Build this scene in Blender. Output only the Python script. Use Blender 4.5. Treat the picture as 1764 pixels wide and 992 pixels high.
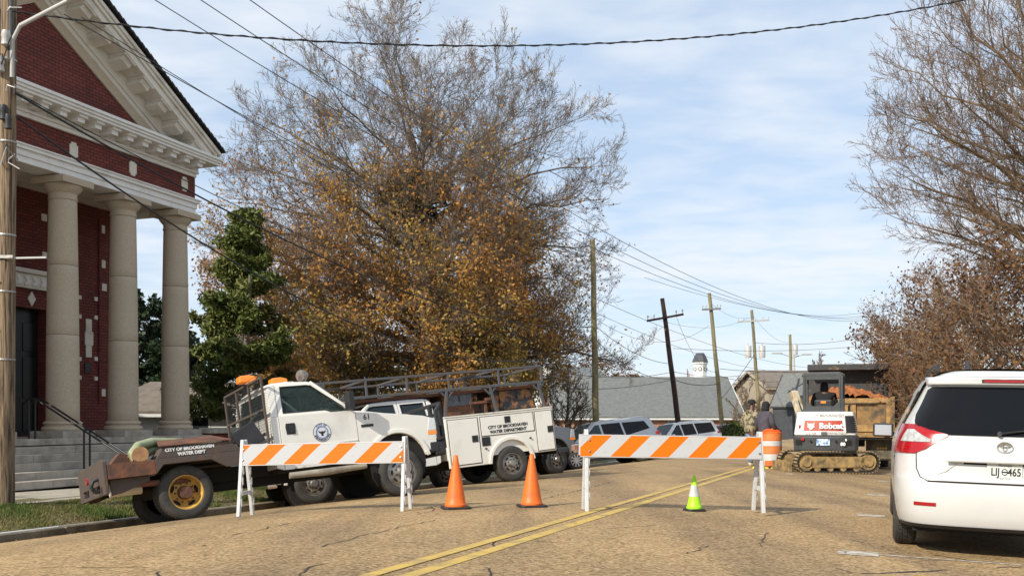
import bpy, bmesh, math, random
import numpy as np
from mathutils import Vector, Matrix
from mathutils.geometry import tessellate_polygon
for o in list(bpy.data.objects): bpy.data.objects.remove(o)
SC = bpy.context.scene; COL = SC.collection
R = math.radians
# ---------------------------------------------------------------- camera
F = 1700.0; HY = 721.0; CZ = 1.2
cd = bpy.data.cameras.new('camera'); cam = bpy.data.objects.new('camera', cd); COL.objects.link(cam)
cam.location = (0, 0, CZ); cam.rotation_euler = (R(90), 0, 0)
cd.sensor_width = 36; cd.lens = F/1764*36; cd.shift_y = (HY-496)/1764
cd.clip_start = 0.1; cd.clip_end = 4000
SC.camera = cam
# ---------------------------------------------------------------- sky, sun, exposure
SUN_EL, SUN_HEAD = 33.0, 43.0     # elevation; heading (from +Y towards +X) in which the shadows fall
W = bpy.data.worlds.new('World'); SC.world = W; W.use_nodes = True
nt = W.node_tree; nt.nodes.clear()
def N(t, **k):
    n = nt.nodes.new(t)
    for a, b in k.items(): setattr(n, a, b)
    return n
out = N('ShaderNodeOutputWorld'); bg = N('ShaderNodeBackground'); bg.inputs[1].default_value = 0.135
sky = N('ShaderNodeTexSky', sky_type='NISHITA'); sky.sun_disc = False
sky.sun_elevation = R(SUN_EL); sky.sun_rotation = R(SUN_HEAD+180); sky.air_density = 1.0; sky.dust_density = 0.25; sky.ozone_density = 1.6
tc = N('ShaderNodeTexCoord'); sp = N('ShaderNodeSeparateXYZ'); nt.links.new(tc.outputs['Generated'], sp.inputs[0])
zz = N('ShaderNodeMath', operation='ADD'); zz.inputs[1].default_value = 0.10; nt.links.new(sp.outputs[2], zz.inputs[0])
zm = N('ShaderNodeMath', operation='MAXIMUM'); zm.inputs[1].default_value = 0.05; nt.links.new(zz.outputs[0], zm.inputs[0])
dx = N('ShaderNodeMath', operation='DIVIDE'); dy = N('ShaderNodeMath', operation='DIVIDE')
for d_, i in ((dx, 0), (dy, 1)):
    nt.links.new(sp.outputs[i], d_.inputs[0]); nt.links.new(zm.outputs[0], d_.inputs[1])
cb = N('ShaderNodeCombineXYZ'); nt.links.new(dx.outputs[0], cb.inputs[0]); nt.links.new(dy.outputs[0], cb.inputs[1])
n1 = N('ShaderNodeTexNoise'); n1.inputs['Scale'].default_value = 0.75; n1.inputs['Detail'].default_value = 7; n1.inputs['Roughness'].default_value = 0.55; n1.inputs['Distortion'].default_value = 0.35
n2 = N('ShaderNodeTexNoise'); n2.inputs['Scale'].default_value = 5.5; n2.inputs['Detail'].default_value = 5; n2.inputs['Distortion'].default_value = 0.25
mp = N('ShaderNodeMapping'); mp.inputs['Location'].default_value = (3.4, 1.7, 0); mp.inputs['Scale'].default_value = (0.8, 1.15, 1)
nt.links.new(cb.outputs[0], mp.inputs[0]); nt.links.new(mp.outputs[0], n1.inputs[0]); nt.links.new(mp.outputs[0], n2.inputs[0])
ad = N('ShaderNodeMath', operation='MULTIPLY_ADD'); ad.inputs[1].default_value = 0.55
nt.links.new(n2.outputs[0], ad.inputs[0]); nt.links.new(n1.outputs[0], ad.inputs[2])
rp = N('ShaderNodeValToRGB'); rp.color_ramp.elements[0].position = 0.62; rp.color_ramp.elements[1].position = 0.95
rp.color_ramp.elements[0].color = (0.16, 0.16, 0.16, 1); rp.color_ramp.elements[1].color = (0.86, 0.86, 0.86, 1)
nt.links.new(ad.outputs[0], rp.inputs[0])
mx = N('ShaderNodeMixRGB'); mx.inputs[2].default_value = (4.9, 5.15, 5.5, 1)
bl = N('ShaderNodeMixRGB'); bl.inputs[0].default_value = 0.70; bl.inputs[2].default_value = (2.85, 3.68, 4.80, 1); nt.links.new(sky.outputs[0], bl.inputs[1])
nt.links.new(rp.outputs[0], mx.inputs[0]); nt.links.new(bl.outputs[0], mx.inputs[1])
nt.links.new(mx.outputs[0], bg.inputs[0]); nt.links.new(bg.outputs[0], out.inputs[0])
sl = bpy.data.lights.new('sun', 'SUN'); sl.energy = 4.0; sl.angle = R(0.53); sl.color = (1.0, 0.93, 0.80)
so = bpy.data.objects.new('sun', sl); COL.objects.link(so)
sd = Vector((math.sin(R(SUN_HEAD))*math.cos(R(SUN_EL)), math.cos(R(SUN_HEAD))*math.cos(R(SUN_EL)), -math.sin(R(SUN_EL))))
so.rotation_euler = sd.to_track_quat('-Z', 'Y').to_euler(); so.location = (-30, -20, 30)
vs = SC.view_settings; vs.view_transform = 'Standard'; vs.look = 'None'; vs.exposure = 0.45; vs.gamma = 1.0; vs.use_curve_mapping = False
SC.cycles.max_bounces = 6; SC.cycles.transparent_max_bounces = 12
# ---------------------------------------------------------------- helpers
def P(px, py, d):
    return Vector(((px-882)/F*d, d, CZ+(HY-py)/F*d))
def tag(o, label=None, cat=None, group=None, kind=None):
    if label: o['label'] = label
    if cat: o['category'] = cat
    if group: o['group'] = group
    if kind: o['kind'] = kind
    return o
def empty(name, loc=(0, 0, 0), rz=0.0, label=None, cat=None, group=None, mtx=None):
    o = bpy.data.objects.new(name, None); COL.objects.link(o); o.empty_display_size = 0.3
    if mtx is not None: o.matrix_world = mtx
    else: o.location = loc; o.rotation_euler = (0, 0, rz)
    return tag(o, label, cat, group)
def link(name, mesh, parent=None):
    o = bpy.data.objects.new(name, mesh); COL.objects.link(o)
    if parent is not None: o.parent = parent
    return o
def dup(o, parent=None):
    c = o.copy(); COL.objects.link(c); c.parent = parent
    for ch in list(o.children): dup(ch, c)
    return c
def setmat(me, mat):
    for m in (mat if isinstance(mat, (list, tuple)) else [mat]): me.materials.append(m)
class MB:
    def __init__(s): s.v = []; s.f = []; s.m = []; s.mi = 0
    def add(s, vs, fs, mi=None):
        b = len(s.v); s.v += [tuple(q) for q in vs]
        for f in fs: s.f.append([i+b for i in f]); s.m.append(s.mi if mi is None else mi)
        return s
    def box(s, c, sz, M=None, mi=None):
        x, y, z = sz[0]/2, sz[1]/2, sz[2]/2
        vs = [Vector((a*x, b*y, e*z)) for e in (-1, 1) for b in (-1, 1) for a in (-1, 1)]
        if M is not None: vs = [M @ q for q in vs]
        c = Vector(c)
        return s.add([q+c for q in vs], [(0, 2, 3, 1), (4, 5, 7, 6), (0, 1, 5, 4), (2, 6, 7, 3), (0, 4, 6, 2), (1, 3, 7, 5)], mi)
    def bb(s, x0, x1, y0, y1, z0, z1, mi=None):
        return s.box(((x0+x1)/2, (y0+y1)/2, (z0+z1)/2), (x1-x0, y1-y0, z1-z0), None, mi)
    def bar(s, a, b, w, h=None, mi=None, up=(0, 0, 1)):
        a, b = Vector(a), Vector(b); d = b-a; L = d.length
        if L < 1e-6: return s
        d /= L; u = Vector(up)
        if abs(d.dot(u)) > 0.98: u = Vector((0, 1, 0))
        r = d.cross(u).normalized(); u = r.cross(d)
        M = Matrix((d, r, u)).transposed()
        return s.box((a+b)/2, (L, w, h or w), M, mi)
    def prism(s, poly, a, b, plane='xz', mi=None):
        def mp(p, h): return {'xz': (p[0], h, p[1]), 'xy': (p[0], p[1], h), 'yz': (h, p[0], p[1])}[plane]
        n = len(poly); vs = [mp(p, a) for p in poly]+[mp(p, b) for p in poly]
        fs = [[(i+1) % n, i, i+n, (i+1) % n+n] for i in range(n)]+[list(range(n)), list(range(2*n-1, n-1, -1))]
        return s.add(vs, fs, mi)
    def plate(s, outer, holes, d0, d1, fn, mi=None):
        rings = [outer]+list(holes); pts = [p for r in rings for p in r]
        tri = tessellate_polygon([[Vector((p[0], p[1], 0)) for p in r] for r in rings])
        n = len(pts); vs = [fn(p[0], p[1], d0) for p in pts]+[fn(p[0], p[1], d1) for p in pts]
        fs = [list(t) for t in tri]+[[i+n for i in reversed(t)] for t in tri]
        b = 0
        for r in rings:
            k = len(r)
            for i in range(k): j = (i+1) % k; fs.append([b+i, b+j, b+j+n, b+i+n])
            b += k
        return s.add(vs, fs, mi)
    def tube(s, pts, r, n=8, cap=True, mi=None):
        pts = [Vector(p) for p in pts]; K = len(pts)
        rs = r if isinstance(r, (list, tuple)) else [r]*K
        vs = []; u = None
        for i, p in enumerate(pts):
            d = (pts[min(i+1, K-1)]-pts[max(i-1, 0)]).normalized()
            if u is None:
                u = d.orthogonal().normalized()
            else:
                u = (u-d*u.dot(d))
                u = u.normalized() if u.length > 1e-5 else d.orthogonal().normalized()
            w = d.cross(u)
            for k in range(n):
                a = 2*math.pi*k/n; vs.append(p+(u*math.cos(a)+w*math.sin(a))*rs[i])
        fs = [[i*n+k, i*n+(k+1) % n, (i+1)*n+(k+1) % n, (i+1)*n+k] for i in range(K-1) for k in range(n)]
        if cap: fs += [list(range(n-1, -1, -1)), list(range((K-1)*n, K*n))]
        return s.add(vs, fs, mi)
    def lathe(s, prof, n=24, M=None, mi=None, closed=False, cap=True):
        K = len(prof); vs = []
        for r, z in prof:
            for k in range(n):
                a = 2*math.pi*k/n; q = Vector((r*math.cos(a), r*math.sin(a), z)); vs.append(M @ q if M is not None else q)
        fs = [[i*n+k, i*n+(k+1) % n, (i+1)*n+(k+1) % n, (i+1)*n+k] for i in range(K-1) for k in range(n)]
        if closed: fs += [[(K-1)*n+k, (K-1)*n+(k+1) % n, (k+1) % n, k] for k in range(n)]
        elif cap: fs += [list(range(n-1, -1, -1)), list(range((K-1)*n, K*n))]
        return s.add(vs, fs, mi)
    def ball(s, c, r, n=12, mi=None):
        r = (r, r, r) if not isinstance(r, (tuple, list)) else r
        m = n//2
        prof = [(math.sin(math.pi*(i+.02)/(m+.04)), -math.cos(math.pi*(i+.02)/(m+.04))) for i in range(m+1)]
        return s.lathe(prof, n, Matrix.Translation(c) @ Matrix.Diagonal((r[0], r[1], r[2], 1)), mi)
    def mesh(s, name, mat, smooth=None, fix=True):
        me = bpy.data.meshes.new(name); me.from_pydata(s.v, [], s.f); setmat(me, mat)
        if len(me.materials) > 1: me.polygons.foreach_set('material_index', s.m)
        if fix:
            bm = bmesh.new(); bm.from_mesh(me); bmesh.ops.recalc_face_normals(bm, faces=bm.faces); bm.to_mesh(me); bm.free()
        if smooth is not None:
            me.shade_smooth(); me.set_sharp_from_angle(angle=R(smooth))
        me.update(); return me
    def build(s, name, mat, parent=None, smooth=None, bevel=0, seg=2, ang=35, sub=0):
        o = link(name, s.mesh(name, mat, smooth), parent)
        if bevel:
            b = o.modifiers.new('bevel', 'BEVEL'); b.width = bevel; b.segments = seg; b.limit_method = 'ANGLE'; b.angle_limit = R(ang); b.harden_normals = False
        if sub:
            b = o.modifiers.new('sub', 'SUBSURF'); b.levels = sub; b.render_levels = sub
        return o
def text(body, size, mat, parent=None, M=None, depth=0.002, name='lettering', sx=1.0, bold=0.0, shear=0.0):
    c = bpy.data.curves.new(name, 'FONT'); c.body = body; c.size = size; c.align_x = 'CENTER'; c.align_y = 'CENTER'; c.extrude = depth; c.offset = bold; c.shear = shear; c.resolution_u = 3
    t = bpy.data.objects.new(name, c); COL.objects.link(t)
    dg = bpy.context.evaluated_depsgraph_get(); me = bpy.data.meshes.new_from_object(t.evaluated_get(dg))
    bpy.data.objects.remove(t)
    me.materials.clear(); me.materials.append(mat)
    me.transform(Matrix.Diagonal((sx, 1, 1, 1)))
    if M is not None: me.transform(M)
    return link(name, me, parent)
# ---------------------------------------------------------------- materials
def mat(name, col, rough=0.6, metal=0.0, var=0.0, col2=None, scale=3.0, bump=0.0, bscale=None, detail=6, coat=0.0, spec=0.5, trans=0.0, contrast=(0.35, 0.65), stretch=(1, 1, 1), emit=None, coord='Object'):
    m = bpy.data.materials.new(name); m.use_nodes = True; t = m.node_tree; p = t.nodes['Principled BSDF']
    p.inputs['Base Color'].default_value = (*col, 1); p.inputs['Roughness'].default_value = rough; p.inputs['Metallic'].default_value = metal
    p.inputs['Specular IOR Level'].default_value = spec; p.inputs['Coat Weight'].default_value = coat; p.inputs['Coat Roughness'].default_value = 0.05
    p.inputs['Transmission Weight'].default_value = trans
    if emit: p.inputs['Emission Color'].default_value = (*emit[0], 1); p.inputs['Emission Strength'].default_value = emit[1]
    if col2 or var or bump:
        tc = t.nodes.new('ShaderNodeTexCoord'); mp = t.nodes.new('ShaderNodeMapping'); mp.inputs['Scale'].default_value = stretch
        t.links.new(tc.outputs[coord], mp.inputs[0])
    if col2 or var:
        n = t.nodes.new('ShaderNodeTexNoise'); n.inputs['Scale'].default_value = scale; n.inputs['Detail'].default_value = detail; n.inputs['Roughness'].default_value = 0.62
        t.links.new(mp.outputs[0], n.inputs[0])
        r = t.nodes.new('ShaderNodeValToRGB'); r.color_ramp.elements[0].position = contrast[0]; r.color_ramp.elements[1].position = contrast[1]
        c2 = col2 or tuple(max(0, c*(1-var)) for c in col)
        r.color_ramp.elements[0].color = (*c2, 1); r.color_ramp.elements[1].color = (*col, 1)
        t.links.new(n.outputs[0], r.inputs[0]); t.links.new(r.outputs[0], p.inputs['Base Color'])
    if bump:
        n = t.nodes.new('ShaderNodeTexNoise'); n.inputs['Scale'].default_value = bscale or scale*4; n.inputs['Detail'].default_value = 5
        t.links.new(mp.outputs[0], n.inputs[0]); b = t.nodes.new('ShaderNodeBump'); b.inputs['Strength'].default_value = bump; b.inputs['Distance'].default_value = 0.02
        t.links.new(n.outputs[0], b.inputs['Height']); t.links.new(b.outputs[0], p.inputs['Normal'])
    return m
def glass(name, col=(0.02, 0.03, 0.035), alpha=0.75):
    m = bpy.data.materials.new(name); m.use_nodes = True; t = m.node_tree; p = t.nodes['Principled BSDF']
    p.inputs['Base Color'].default_value = (*col, 1); p.inputs['Roughness'].default_value = 0.03; p.inputs['Specular IOR Level'].default_value = 0.28
    o = t.nodes['Material Output']; tr = t.nodes.new('ShaderNodeBsdfTransparent'); tr.inputs[0].default_value = (0.75, 0.85, 0.82, 1)
    mx = t.nodes.new('ShaderNodeMixShader'); mx.inputs[0].default_value = alpha
    t.links.new(tr.outputs[0], mx.inputs[1]); t.links.new(p.outputs[0], mx.inputs[2]); t.links.new(mx.outputs[0], o.inputs[0])
    return m
def ramp_attr(name, cols, rough=0.7, attr='rnd', trans=0.0, bump=0):
    m = bpy.data.materials.new(name); m.use_nodes = True; t = m.node_tree; p = t.nodes['Principled BSDF']
    a = t.nodes.new('ShaderNodeAttribute'); a.attribute_name = attr
    r = t.nodes.new('ShaderNodeValToRGB'); e = r.color_ramp.elements
    while len(e) < len(cols): e.new(0.5)
    for i, (pos, c) in enumerate(cols): e[i].position = pos; e[i].color = (*c, 1)
    t.links.new(a.outputs['Fac'], r.inputs[0]); t.links.new(r.outputs[0], p.inputs['Base Color']); p.inputs['Roughness'].default_value = rough
    p.inputs['Specular IOR Level'].default_value = 0.25
    if trans:
        o = t.nodes['Material Output']; tl = t.nodes.new('ShaderNodeBsdfTranslucent'); t.links.new(r.outputs[0], tl.inputs[0])
        mx = t.nodes.new('ShaderNodeMixShader'); mx.inputs[0].default_value = trans
        t.links.new(p.outputs[0], mx.inputs[1]); t.links.new(tl.outputs[0], mx.inputs[2]); t.links.new(mx.outputs[0], o.inputs[0])
    return m
def brick(name, c1, c2, mortar, bw=0.21, bh=0.07, ms=0.008, plane='xz', rough=0.85, bumpd=0.01):
    m = bpy.data.materials.new(name); m.use_nodes = True; t = m.node_tree; p = t.nodes['Principled BSDF']; p.inputs['Roughness'].default_value = rough
    tc = t.nodes.new('ShaderNodeTexCoord'); s = t.nodes.new('ShaderNodeSeparateXYZ'); c = t.nodes.new('ShaderNodeCombineXYZ')
    t.links.new(tc.outputs['Object'], s.inputs[0])
    i, j = {'xz': (0, 2), 'yz': (1, 2), 'xy': (0, 1)}[plane]
    t.links.new(s.outputs[i], c.inputs[0]); t.links.new(s.outputs[j], c.inputs[1])
    b = t.nodes.new('ShaderNodeTexBrick'); t.links.new(c.outputs[0], b.inputs[0])
    b.inputs['Color1'].default_value = (*c1, 1); b.inputs['Color2'].default_value = (*c2, 1); b.inputs['Mortar'].default_value = (*mortar, 1)
    b.inputs['Scale'].default_value = 1; b.inputs['Mortar Size'].default_value = ms; b.inputs['Brick Width'].default_value = bw; b.inputs['Row Height'].default_value = bh; b.inputs['Mortar Smooth'].default_value = 0.2
    n = t.nodes.new('ShaderNodeTexNoise'); n.inputs['Scale'].default_value = 1.3; n.inputs['Detail'].default_value = 8; t.links.new(tc.outputs['Object'], n.inputs[0])
    mx = t.nodes.new('ShaderNodeMixRGB'); mx.blend_type = 'MULTIPLY'; mx.inputs[0].default_value = 0.55
    r = t.nodes.new('ShaderNodeValToRGB'); r.color_ramp.elements[0].position = .3; r.color_ramp.elements[0].color = (.55, .5, .5, 1); r.color_ramp.elements[1].position = .7
    t.links.new(n.outputs[0], r.inputs[0]); t.links.new(b.outputs[0], mx.inputs[1]); t.links.new(r.outputs[0], mx.inputs[2]); t.links.new(mx.outputs[0], p.inputs['Base Color'])
    bp = t.nodes.new('ShaderNodeBump'); bp.inputs['Distance'].default_value = bumpd; bp.invert = True; bp.inputs['Strength'].default_value = 0.8
    t.links.new(b.outputs['Fac'], bp.inputs['Height']); t.links.new(bp.outputs[0], p.inputs['Normal'])
    return m
M = {}
M['white'] = mat('white_paint', (0.72, 0.71, 0.68), 0.28, var=0.10, scale=1.6, coat=0.35)
M['whitew'] = mat('white_paint_dirty', (0.74, 0.72, 0.66), 0.38, col2=(0.60, 0.56, 0.47), scale=2.2, contrast=(0.2, 0.5), coat=0.2)
M['silver'] = mat('silver_paint', (0.27, 0.30, 0.345), 0.32, metal=0.6, coat=0.5)
M['blackp'] = mat('black_plastic', (0.018, 0.018, 0.02), 0.5, var=0.3, scale=8)
M['dark'] = mat('dark_metal', (0.03, 0.03, 0.033), 0.55, var=0.4, scale=6)
M['under'] = mat('underbody', (0.012, 0.011, 0.010), 0.9)
M['rubber'] = mat('tyre_rubber', (0.03, 0.029, 0.027), 0.85, col2=(0.055, 0.05, 0.042), scale=7, bump=0.3, bscale=60)
M['steel'] = mat('worn_steel', (0.42, 0.40, 0.37), 0.42, metal=0.8, col2=(0.22, 0.19, 0.16), scale=9)
M['chrome'] = mat('chrome', (0.75, 0.75, 0.75), 0.12, metal=1.0)
M['alloy'] = mat('alloy', (0.62, 0.63, 0.65), 0.3, metal=0.8)
M['rust'] = mat('rusty_steel', (0.17, 0.065, 0.032), 0.8, col2=(0.05, 0.032, 0.027), scale=4, bump=0.4, contrast=(0.3, 0.6))
M['rustd'] = mat('dark_rusty_steel', (0.075, 0.055, 0.045), 0.75, col2=(0.20, 0.085, 0.03), scale=5, bump=0.3, contrast=(0.22, 0.42))
M['yellow'] = mat('yellow_rim_paint', (0.56, 0.34, 0.07), 0.5, col2=(0.30, 0.15, 0.05), scale=6, contrast=(0.2, 0.55))
M['glass'] = glass('dark_glass', alpha=0.88)
M['glassc'] = glass('clear_glass', (0.03, 0.045, 0.045), alpha=0.42)
M['glassb'] = glass('privacy_glass', (0.004, 0.004, 0.005), alpha=0.95)
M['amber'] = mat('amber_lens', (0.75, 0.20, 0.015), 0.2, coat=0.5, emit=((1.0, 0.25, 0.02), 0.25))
M['redl'] = mat('red_lens', (0.30, 0.006, 0.008), 0.15, coat=0.5)
M['clearl'] = mat('clear_lens', (0.70, 0.72, 0.72), 0.12, coat=0.8, var=0.2, scale=20)
M['ink'] = mat('black_lettering', (0.015, 0.015, 0.018), 0.6)
M['inkw'] = mat('white_lettering', (0.75, 0.75, 0.72), 0.6)
M['blue'] = mat('blue_print', (0.08, 0.13, 0.30), 0.5)
M['orange'] = mat('orange_sheeting', (0.85, 0.22, 0.01), 0.45, var=0.15, scale=5)
M['pwhite'] = mat('white_plastic', (0.52, 0.52, 0.52), 0.5, col2=(0.40, 0.40, 0.385), scale=5, contrast=(0.25, 0.5))
M['skin'] = mat('skin', (0.10, 0.052, 0.032), 0.5)
def rusty_white(name, base, zr, k=2.2):
    """white paint that has rusted through along the lower edges (below height zr of the vehicle)"""
    m = mat(name, base, 0.38, col2=tuple(c*.80 for c in base), scale=2.2, contrast=(0.2, 0.5), coat=0.2); t = m.node_tree; p = t.nodes['Principled BSDF']; L = t.links.new
    src = p.inputs['Base Color'].links[0].from_socket
    tc = t.nodes.new('ShaderNodeTexCoord'); sp_ = t.nodes.new('ShaderNodeSeparateXYZ'); L(tc.outputs['Object'], sp_.inputs[0])
    n = t.nodes.new('ShaderNodeTexNoise'); n.inputs['Scale'].default_value = 3.3; n.inputs['Detail'].default_value = 9; n.inputs['Roughness'].default_value = .66; L(tc.outputs['Object'], n.inputs[0])
    a = t.nodes.new('ShaderNodeMath'); a.operation = 'MULTIPLY_ADD'; a.inputs[1].default_value = -k; a.inputs[2].default_value = k*zr; L(sp_.outputs[2], a.inputs[0])
    b = t.nodes.new('ShaderNodeMath'); b.operation = 'ADD'; L(a.outputs[0], b.inputs[0]); L(n.outputs[0], b.inputs[1])
    r = t.nodes.new('ShaderNodeValToRGB'); r.color_ramp.elements[0].position = .60; r.color_ramp.elements[1].position = .72; r.color_ramp.elements[0].color = (0, 0, 0, 1); L(b.outputs[0], r.inputs[0])
    mx = t.nodes.new('ShaderNodeMixRGB'); mx.inputs[2].default_value = (.34, .20, .075, 1); L(r.outputs[0], mx.inputs[0]); L(src, mx.inputs[1]); L(mx.outputs[0], p.inputs['Base Color']); return m
M['whiter'] = rusty_white('white_paint_rusting', (0.74, 0.72, 0.66), .60)
# ================================================================ GROUND
HD = R(20.0); SN, CS = math.sin(HD), math.cos(HD)
KX, KY = -6.45, 16.3
def st(x, y): return CS*(x-KX)-SN*(y-KY), SN*(x-KX)+CS*(y-KY)
def xy(s, t): return KX+CS*s+SN*t, KY-SN*s+CS*t
def sst(x): x = np.clip(x, 0, 1); return x*x*(3-2*x)
S_R = 14.7
def zst(s, t):
    """ground height (camera stands at 1.2) at road coordinates s (from the left kerb) and t (along it)"""
    s = np.asarray(s, float); t = np.asarray(t, float); x, y = xy(s, t)
    yy = np.minimum(y, 130)
    g = -1.80-0.013*(yy-15)
    road = g+0.64*(1-np.exp(-(np.clip(s, 0, 99)/2.9)**1.3))-0.035*np.clip(s-8.5, 0, 7)+0.62*sst((y-35)/22)*sst((s-4)/4)
    verge = g+0.15+0.23*sst(-s/3.0)
    right = road+0.15+0.5*sst((s-S_R-2)/8)
    return np.where(s < 0, verge, np.where(s > S_R, right, road))+1.2
def zg(x, y): return float(zst(*st(x, y)))
def on_ground(px, py):
    """the point where the sight line through a photo pixel meets the ground"""
    lo, hi = 3.0, None
    for d in np.arange(3, 120, 0.05):
        p = P(px, py, d)
        if p.z <= zg(p.x, p.y): return p
    return p
def grid(name, ss, tt, m, dz=0.0, kind='structure', parent=None, jit=None):
    S, T = np.meshgrid(ss, tt, indexing='ij'); X, Y = xy(S, T); Z = zst(S, T)+dz
    if jit is not None: Z = Z+jit(S, T)
    v = np.stack([X, Y, Z], -1).reshape(-1, 3); n = len(tt)
    f = [(i*n+j, (i+1)*n+j, (i+1)*n+j+1, i*n+j+1) for i in range(len(ss)-1) for j in range(n-1)]
    me = bpy.data.meshes.new(name); me.from_pydata(v.tolist(), [], f); setmat(me, m); me.shade_smooth()
    o = link(name, me, parent)
    if kind: o['kind'] = kind
    return o
def asphalt():
    m = bpy.data.materials.new('asphalt'); m.use_nodes = True; t = m.node_tree; p = t.nodes['Principled BSDF']; L = t.links.new
    def nd(k, **a):
        n = t.nodes.new(k)
        for q, b in a.items():
            if q in n.inputs: n.inputs[q].default_value = b
            else: setattr(n, q, b)
        return n
    tc = nd('ShaderNodeTexCoord')
    fine = nd('ShaderNodeTexVoronoi', Scale=44.0); L(tc.outputs['Object'], fine.inputs[0])
    r1 = nd('ShaderNodeValToRGB'); e = r1.color_ramp.elements
    e[0].position = 0.0; e[0].color = (0.18, 0.116, 0.053, 1); e[1].position = 1.0; e[1].color = (0.51, 0.365, 0.205, 1)
    k = e.new(0.5); k.color = (0.355, 0.236, 0.104, 1)
    sep = nd('ShaderNodeSeparateColor'); L(fine.outputs['Color'], sep.inputs[0]); L(sep.outputs[0], r1.inputs[0])
    big = nd('ShaderNodeTexNoise', Scale=0.33, Detail=8.0, Roughness=0.65); L(tc.outputs['Object'], big.inputs[0])
    r2 = nd('ShaderNodeValToRGB'); e = r2.color_ramp.elements; e[0].position = 0.33; e[0].color = (0.74, 0.73, 0.72, 1); e[1].position = 0.60; e[1].color = (1.08, 1.05, 1.0, 1)
    L(big.outputs[0], r2.inputs[0])
    # wheel tracks running along the road
    mp = nd('ShaderNodeMapping'); mp.inputs['Rotation'].default_value = (0, 0, HD); mp.inputs['Scale'].default_value = (0.9, 0.05, 1)
    L(tc.outputs['Object'], mp.inputs[0]); tr = nd('ShaderNodeTexNoise', Scale=1.0, Detail=5.0); L(mp.outputs[0], tr.inputs[0])
    r3 = nd('ShaderNodeValToRGB'); e = r3.color_ramp.elements; e[0].position = 0.36; e[0].color = (0.68, 0.68, 0.71, 1); e[1].position = 0.56; e[1].color = (1, 1, 1, 1); L(tr.outputs[0], r3.inputs[0])
    m1 = nd('ShaderNodeMixRGB', blend_type='MULTIPLY'); m1.inputs[0].default_value = 1; L(r1.outputs[0], m1.inputs[1]); L(r2.outputs[0], m1.inputs[2])
    m2 = nd('ShaderNodeMixRGB', blend_type='MULTIPLY'); m2.inputs[0].default_value = 1; L(m1.outputs[0], m2.inputs[1]); L(r3.outputs[0], m2.inputs[2])
    # cracks
    wn = nd('ShaderNodeTexNoise', Scale=1.1, Detail=6.0); L(tc.outputs['Object'], wn.inputs[0])
    wm = nd('ShaderNodeMixRGB'); wm.inputs[0].default_value = 0.22; L(tc.outputs['Object'], wm.inputs[1]); L(wn.outputs['Color'], wm.inputs[2])
    vo = nd('ShaderNodeTexVoronoi', feature='DISTANCE_TO_EDGE', Scale=0.42); L(wm.outputs[0], vo.inputs[0])
    c1 = nd('ShaderNodeMath', operation='LESS_THAN'); c1.inputs[1].default_value = 0.003; L(vo.outputs['Distance'], c1.inputs[0])
    mk = nd('ShaderNodeTexNoise', Scale=0.55, Detail=3.0); L(tc.outputs['Object'], mk.inputs[0])
    c2 = nd('ShaderNodeMath', operation='GREATER_THAN'); c2.inputs[1].default_value = 0.56; L(mk.outputs[0], c2.inputs[0])
    c3 = nd('ShaderNodeMath', operation='MULTIPLY'); L(c1.outputs[0], c3.inputs[0]); L(c2.outputs[0], c3.inputs[1])
    m3 = nd('ShaderNodeMixRGB'); m3.inputs[2].default_value = (0.035, 0.026, 0.018, 1); L(c3.outputs[0], m3.inputs[0]); L(m2.outputs[0], m3.inputs[1])
    L(m3.outputs[0], p.inputs['Base Color']); p.inputs['Roughness'].default_value = 0.82; p.inputs['Specular IOR Level'].default_value = 0.4
    b = nd('ShaderNodeBump'); b.inputs['Strength'].default_value = 0.35; b.inputs['Distance'].default_value = 0.006
    L(sep.outputs[0], b.inputs['Height']); L(b.outputs[0], p.inputs['Normal'])
    return m
M['asphalt'] = asphalt()
M['soil'] = mat('verge_soil', (0.15, 0.115, 0.06), 0.95, col2=(0.085, 0.10, 0.03), scale=1.4, bump=0.6, bscale=30, detail=9)
M['conc'] = mat('concrete', (0.40, 0.36, 0.29), 0.85, col2=(0.25, 0.22, 0.17), scale=1.8, bump=0.25, bscale=40, detail=9, contrast=(0.25, 0.6))
M['kerbc'] = mat('kerb_concrete', (0.24, 0.20, 0.145), 0.9, col2=(0.09, 0.078, 0.055), scale=3.0, bump=0.5, bscale=25, detail=9, contrast=(0.3, 0.62))
ss = list(np.arange(0, S_R-.3, 0.35))+[S_R]
tt = list(np.arange(-20, 40, 0.5))+list(np.arange(40, 130, 3.0))
road = grid('road', ss, tt, M['asphalt'])
tl = list(np.arange(-22, 60, 1.0))+list(np.arange(60, 140, 8.0))+[180, 260, 400, 700, 1100]
gl = grid('ground', [-600, -250, -120, -60, -30, -18, -12, -9, -7, -5.4, -4.4, -3.4, -2.6, -2.0, -1.5, -1, -.6, -.16], tl, M['soil'])
gr = grid('ground', [S_R+.16, S_R+.8, S_R+1.5, S_R+2.5, S_R+4, S_R+6, S_R+8, S_R+11, S_R+16, S_R+30, S_R+60, S_R+140, S_R+400], tl, M['soil'])
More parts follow.
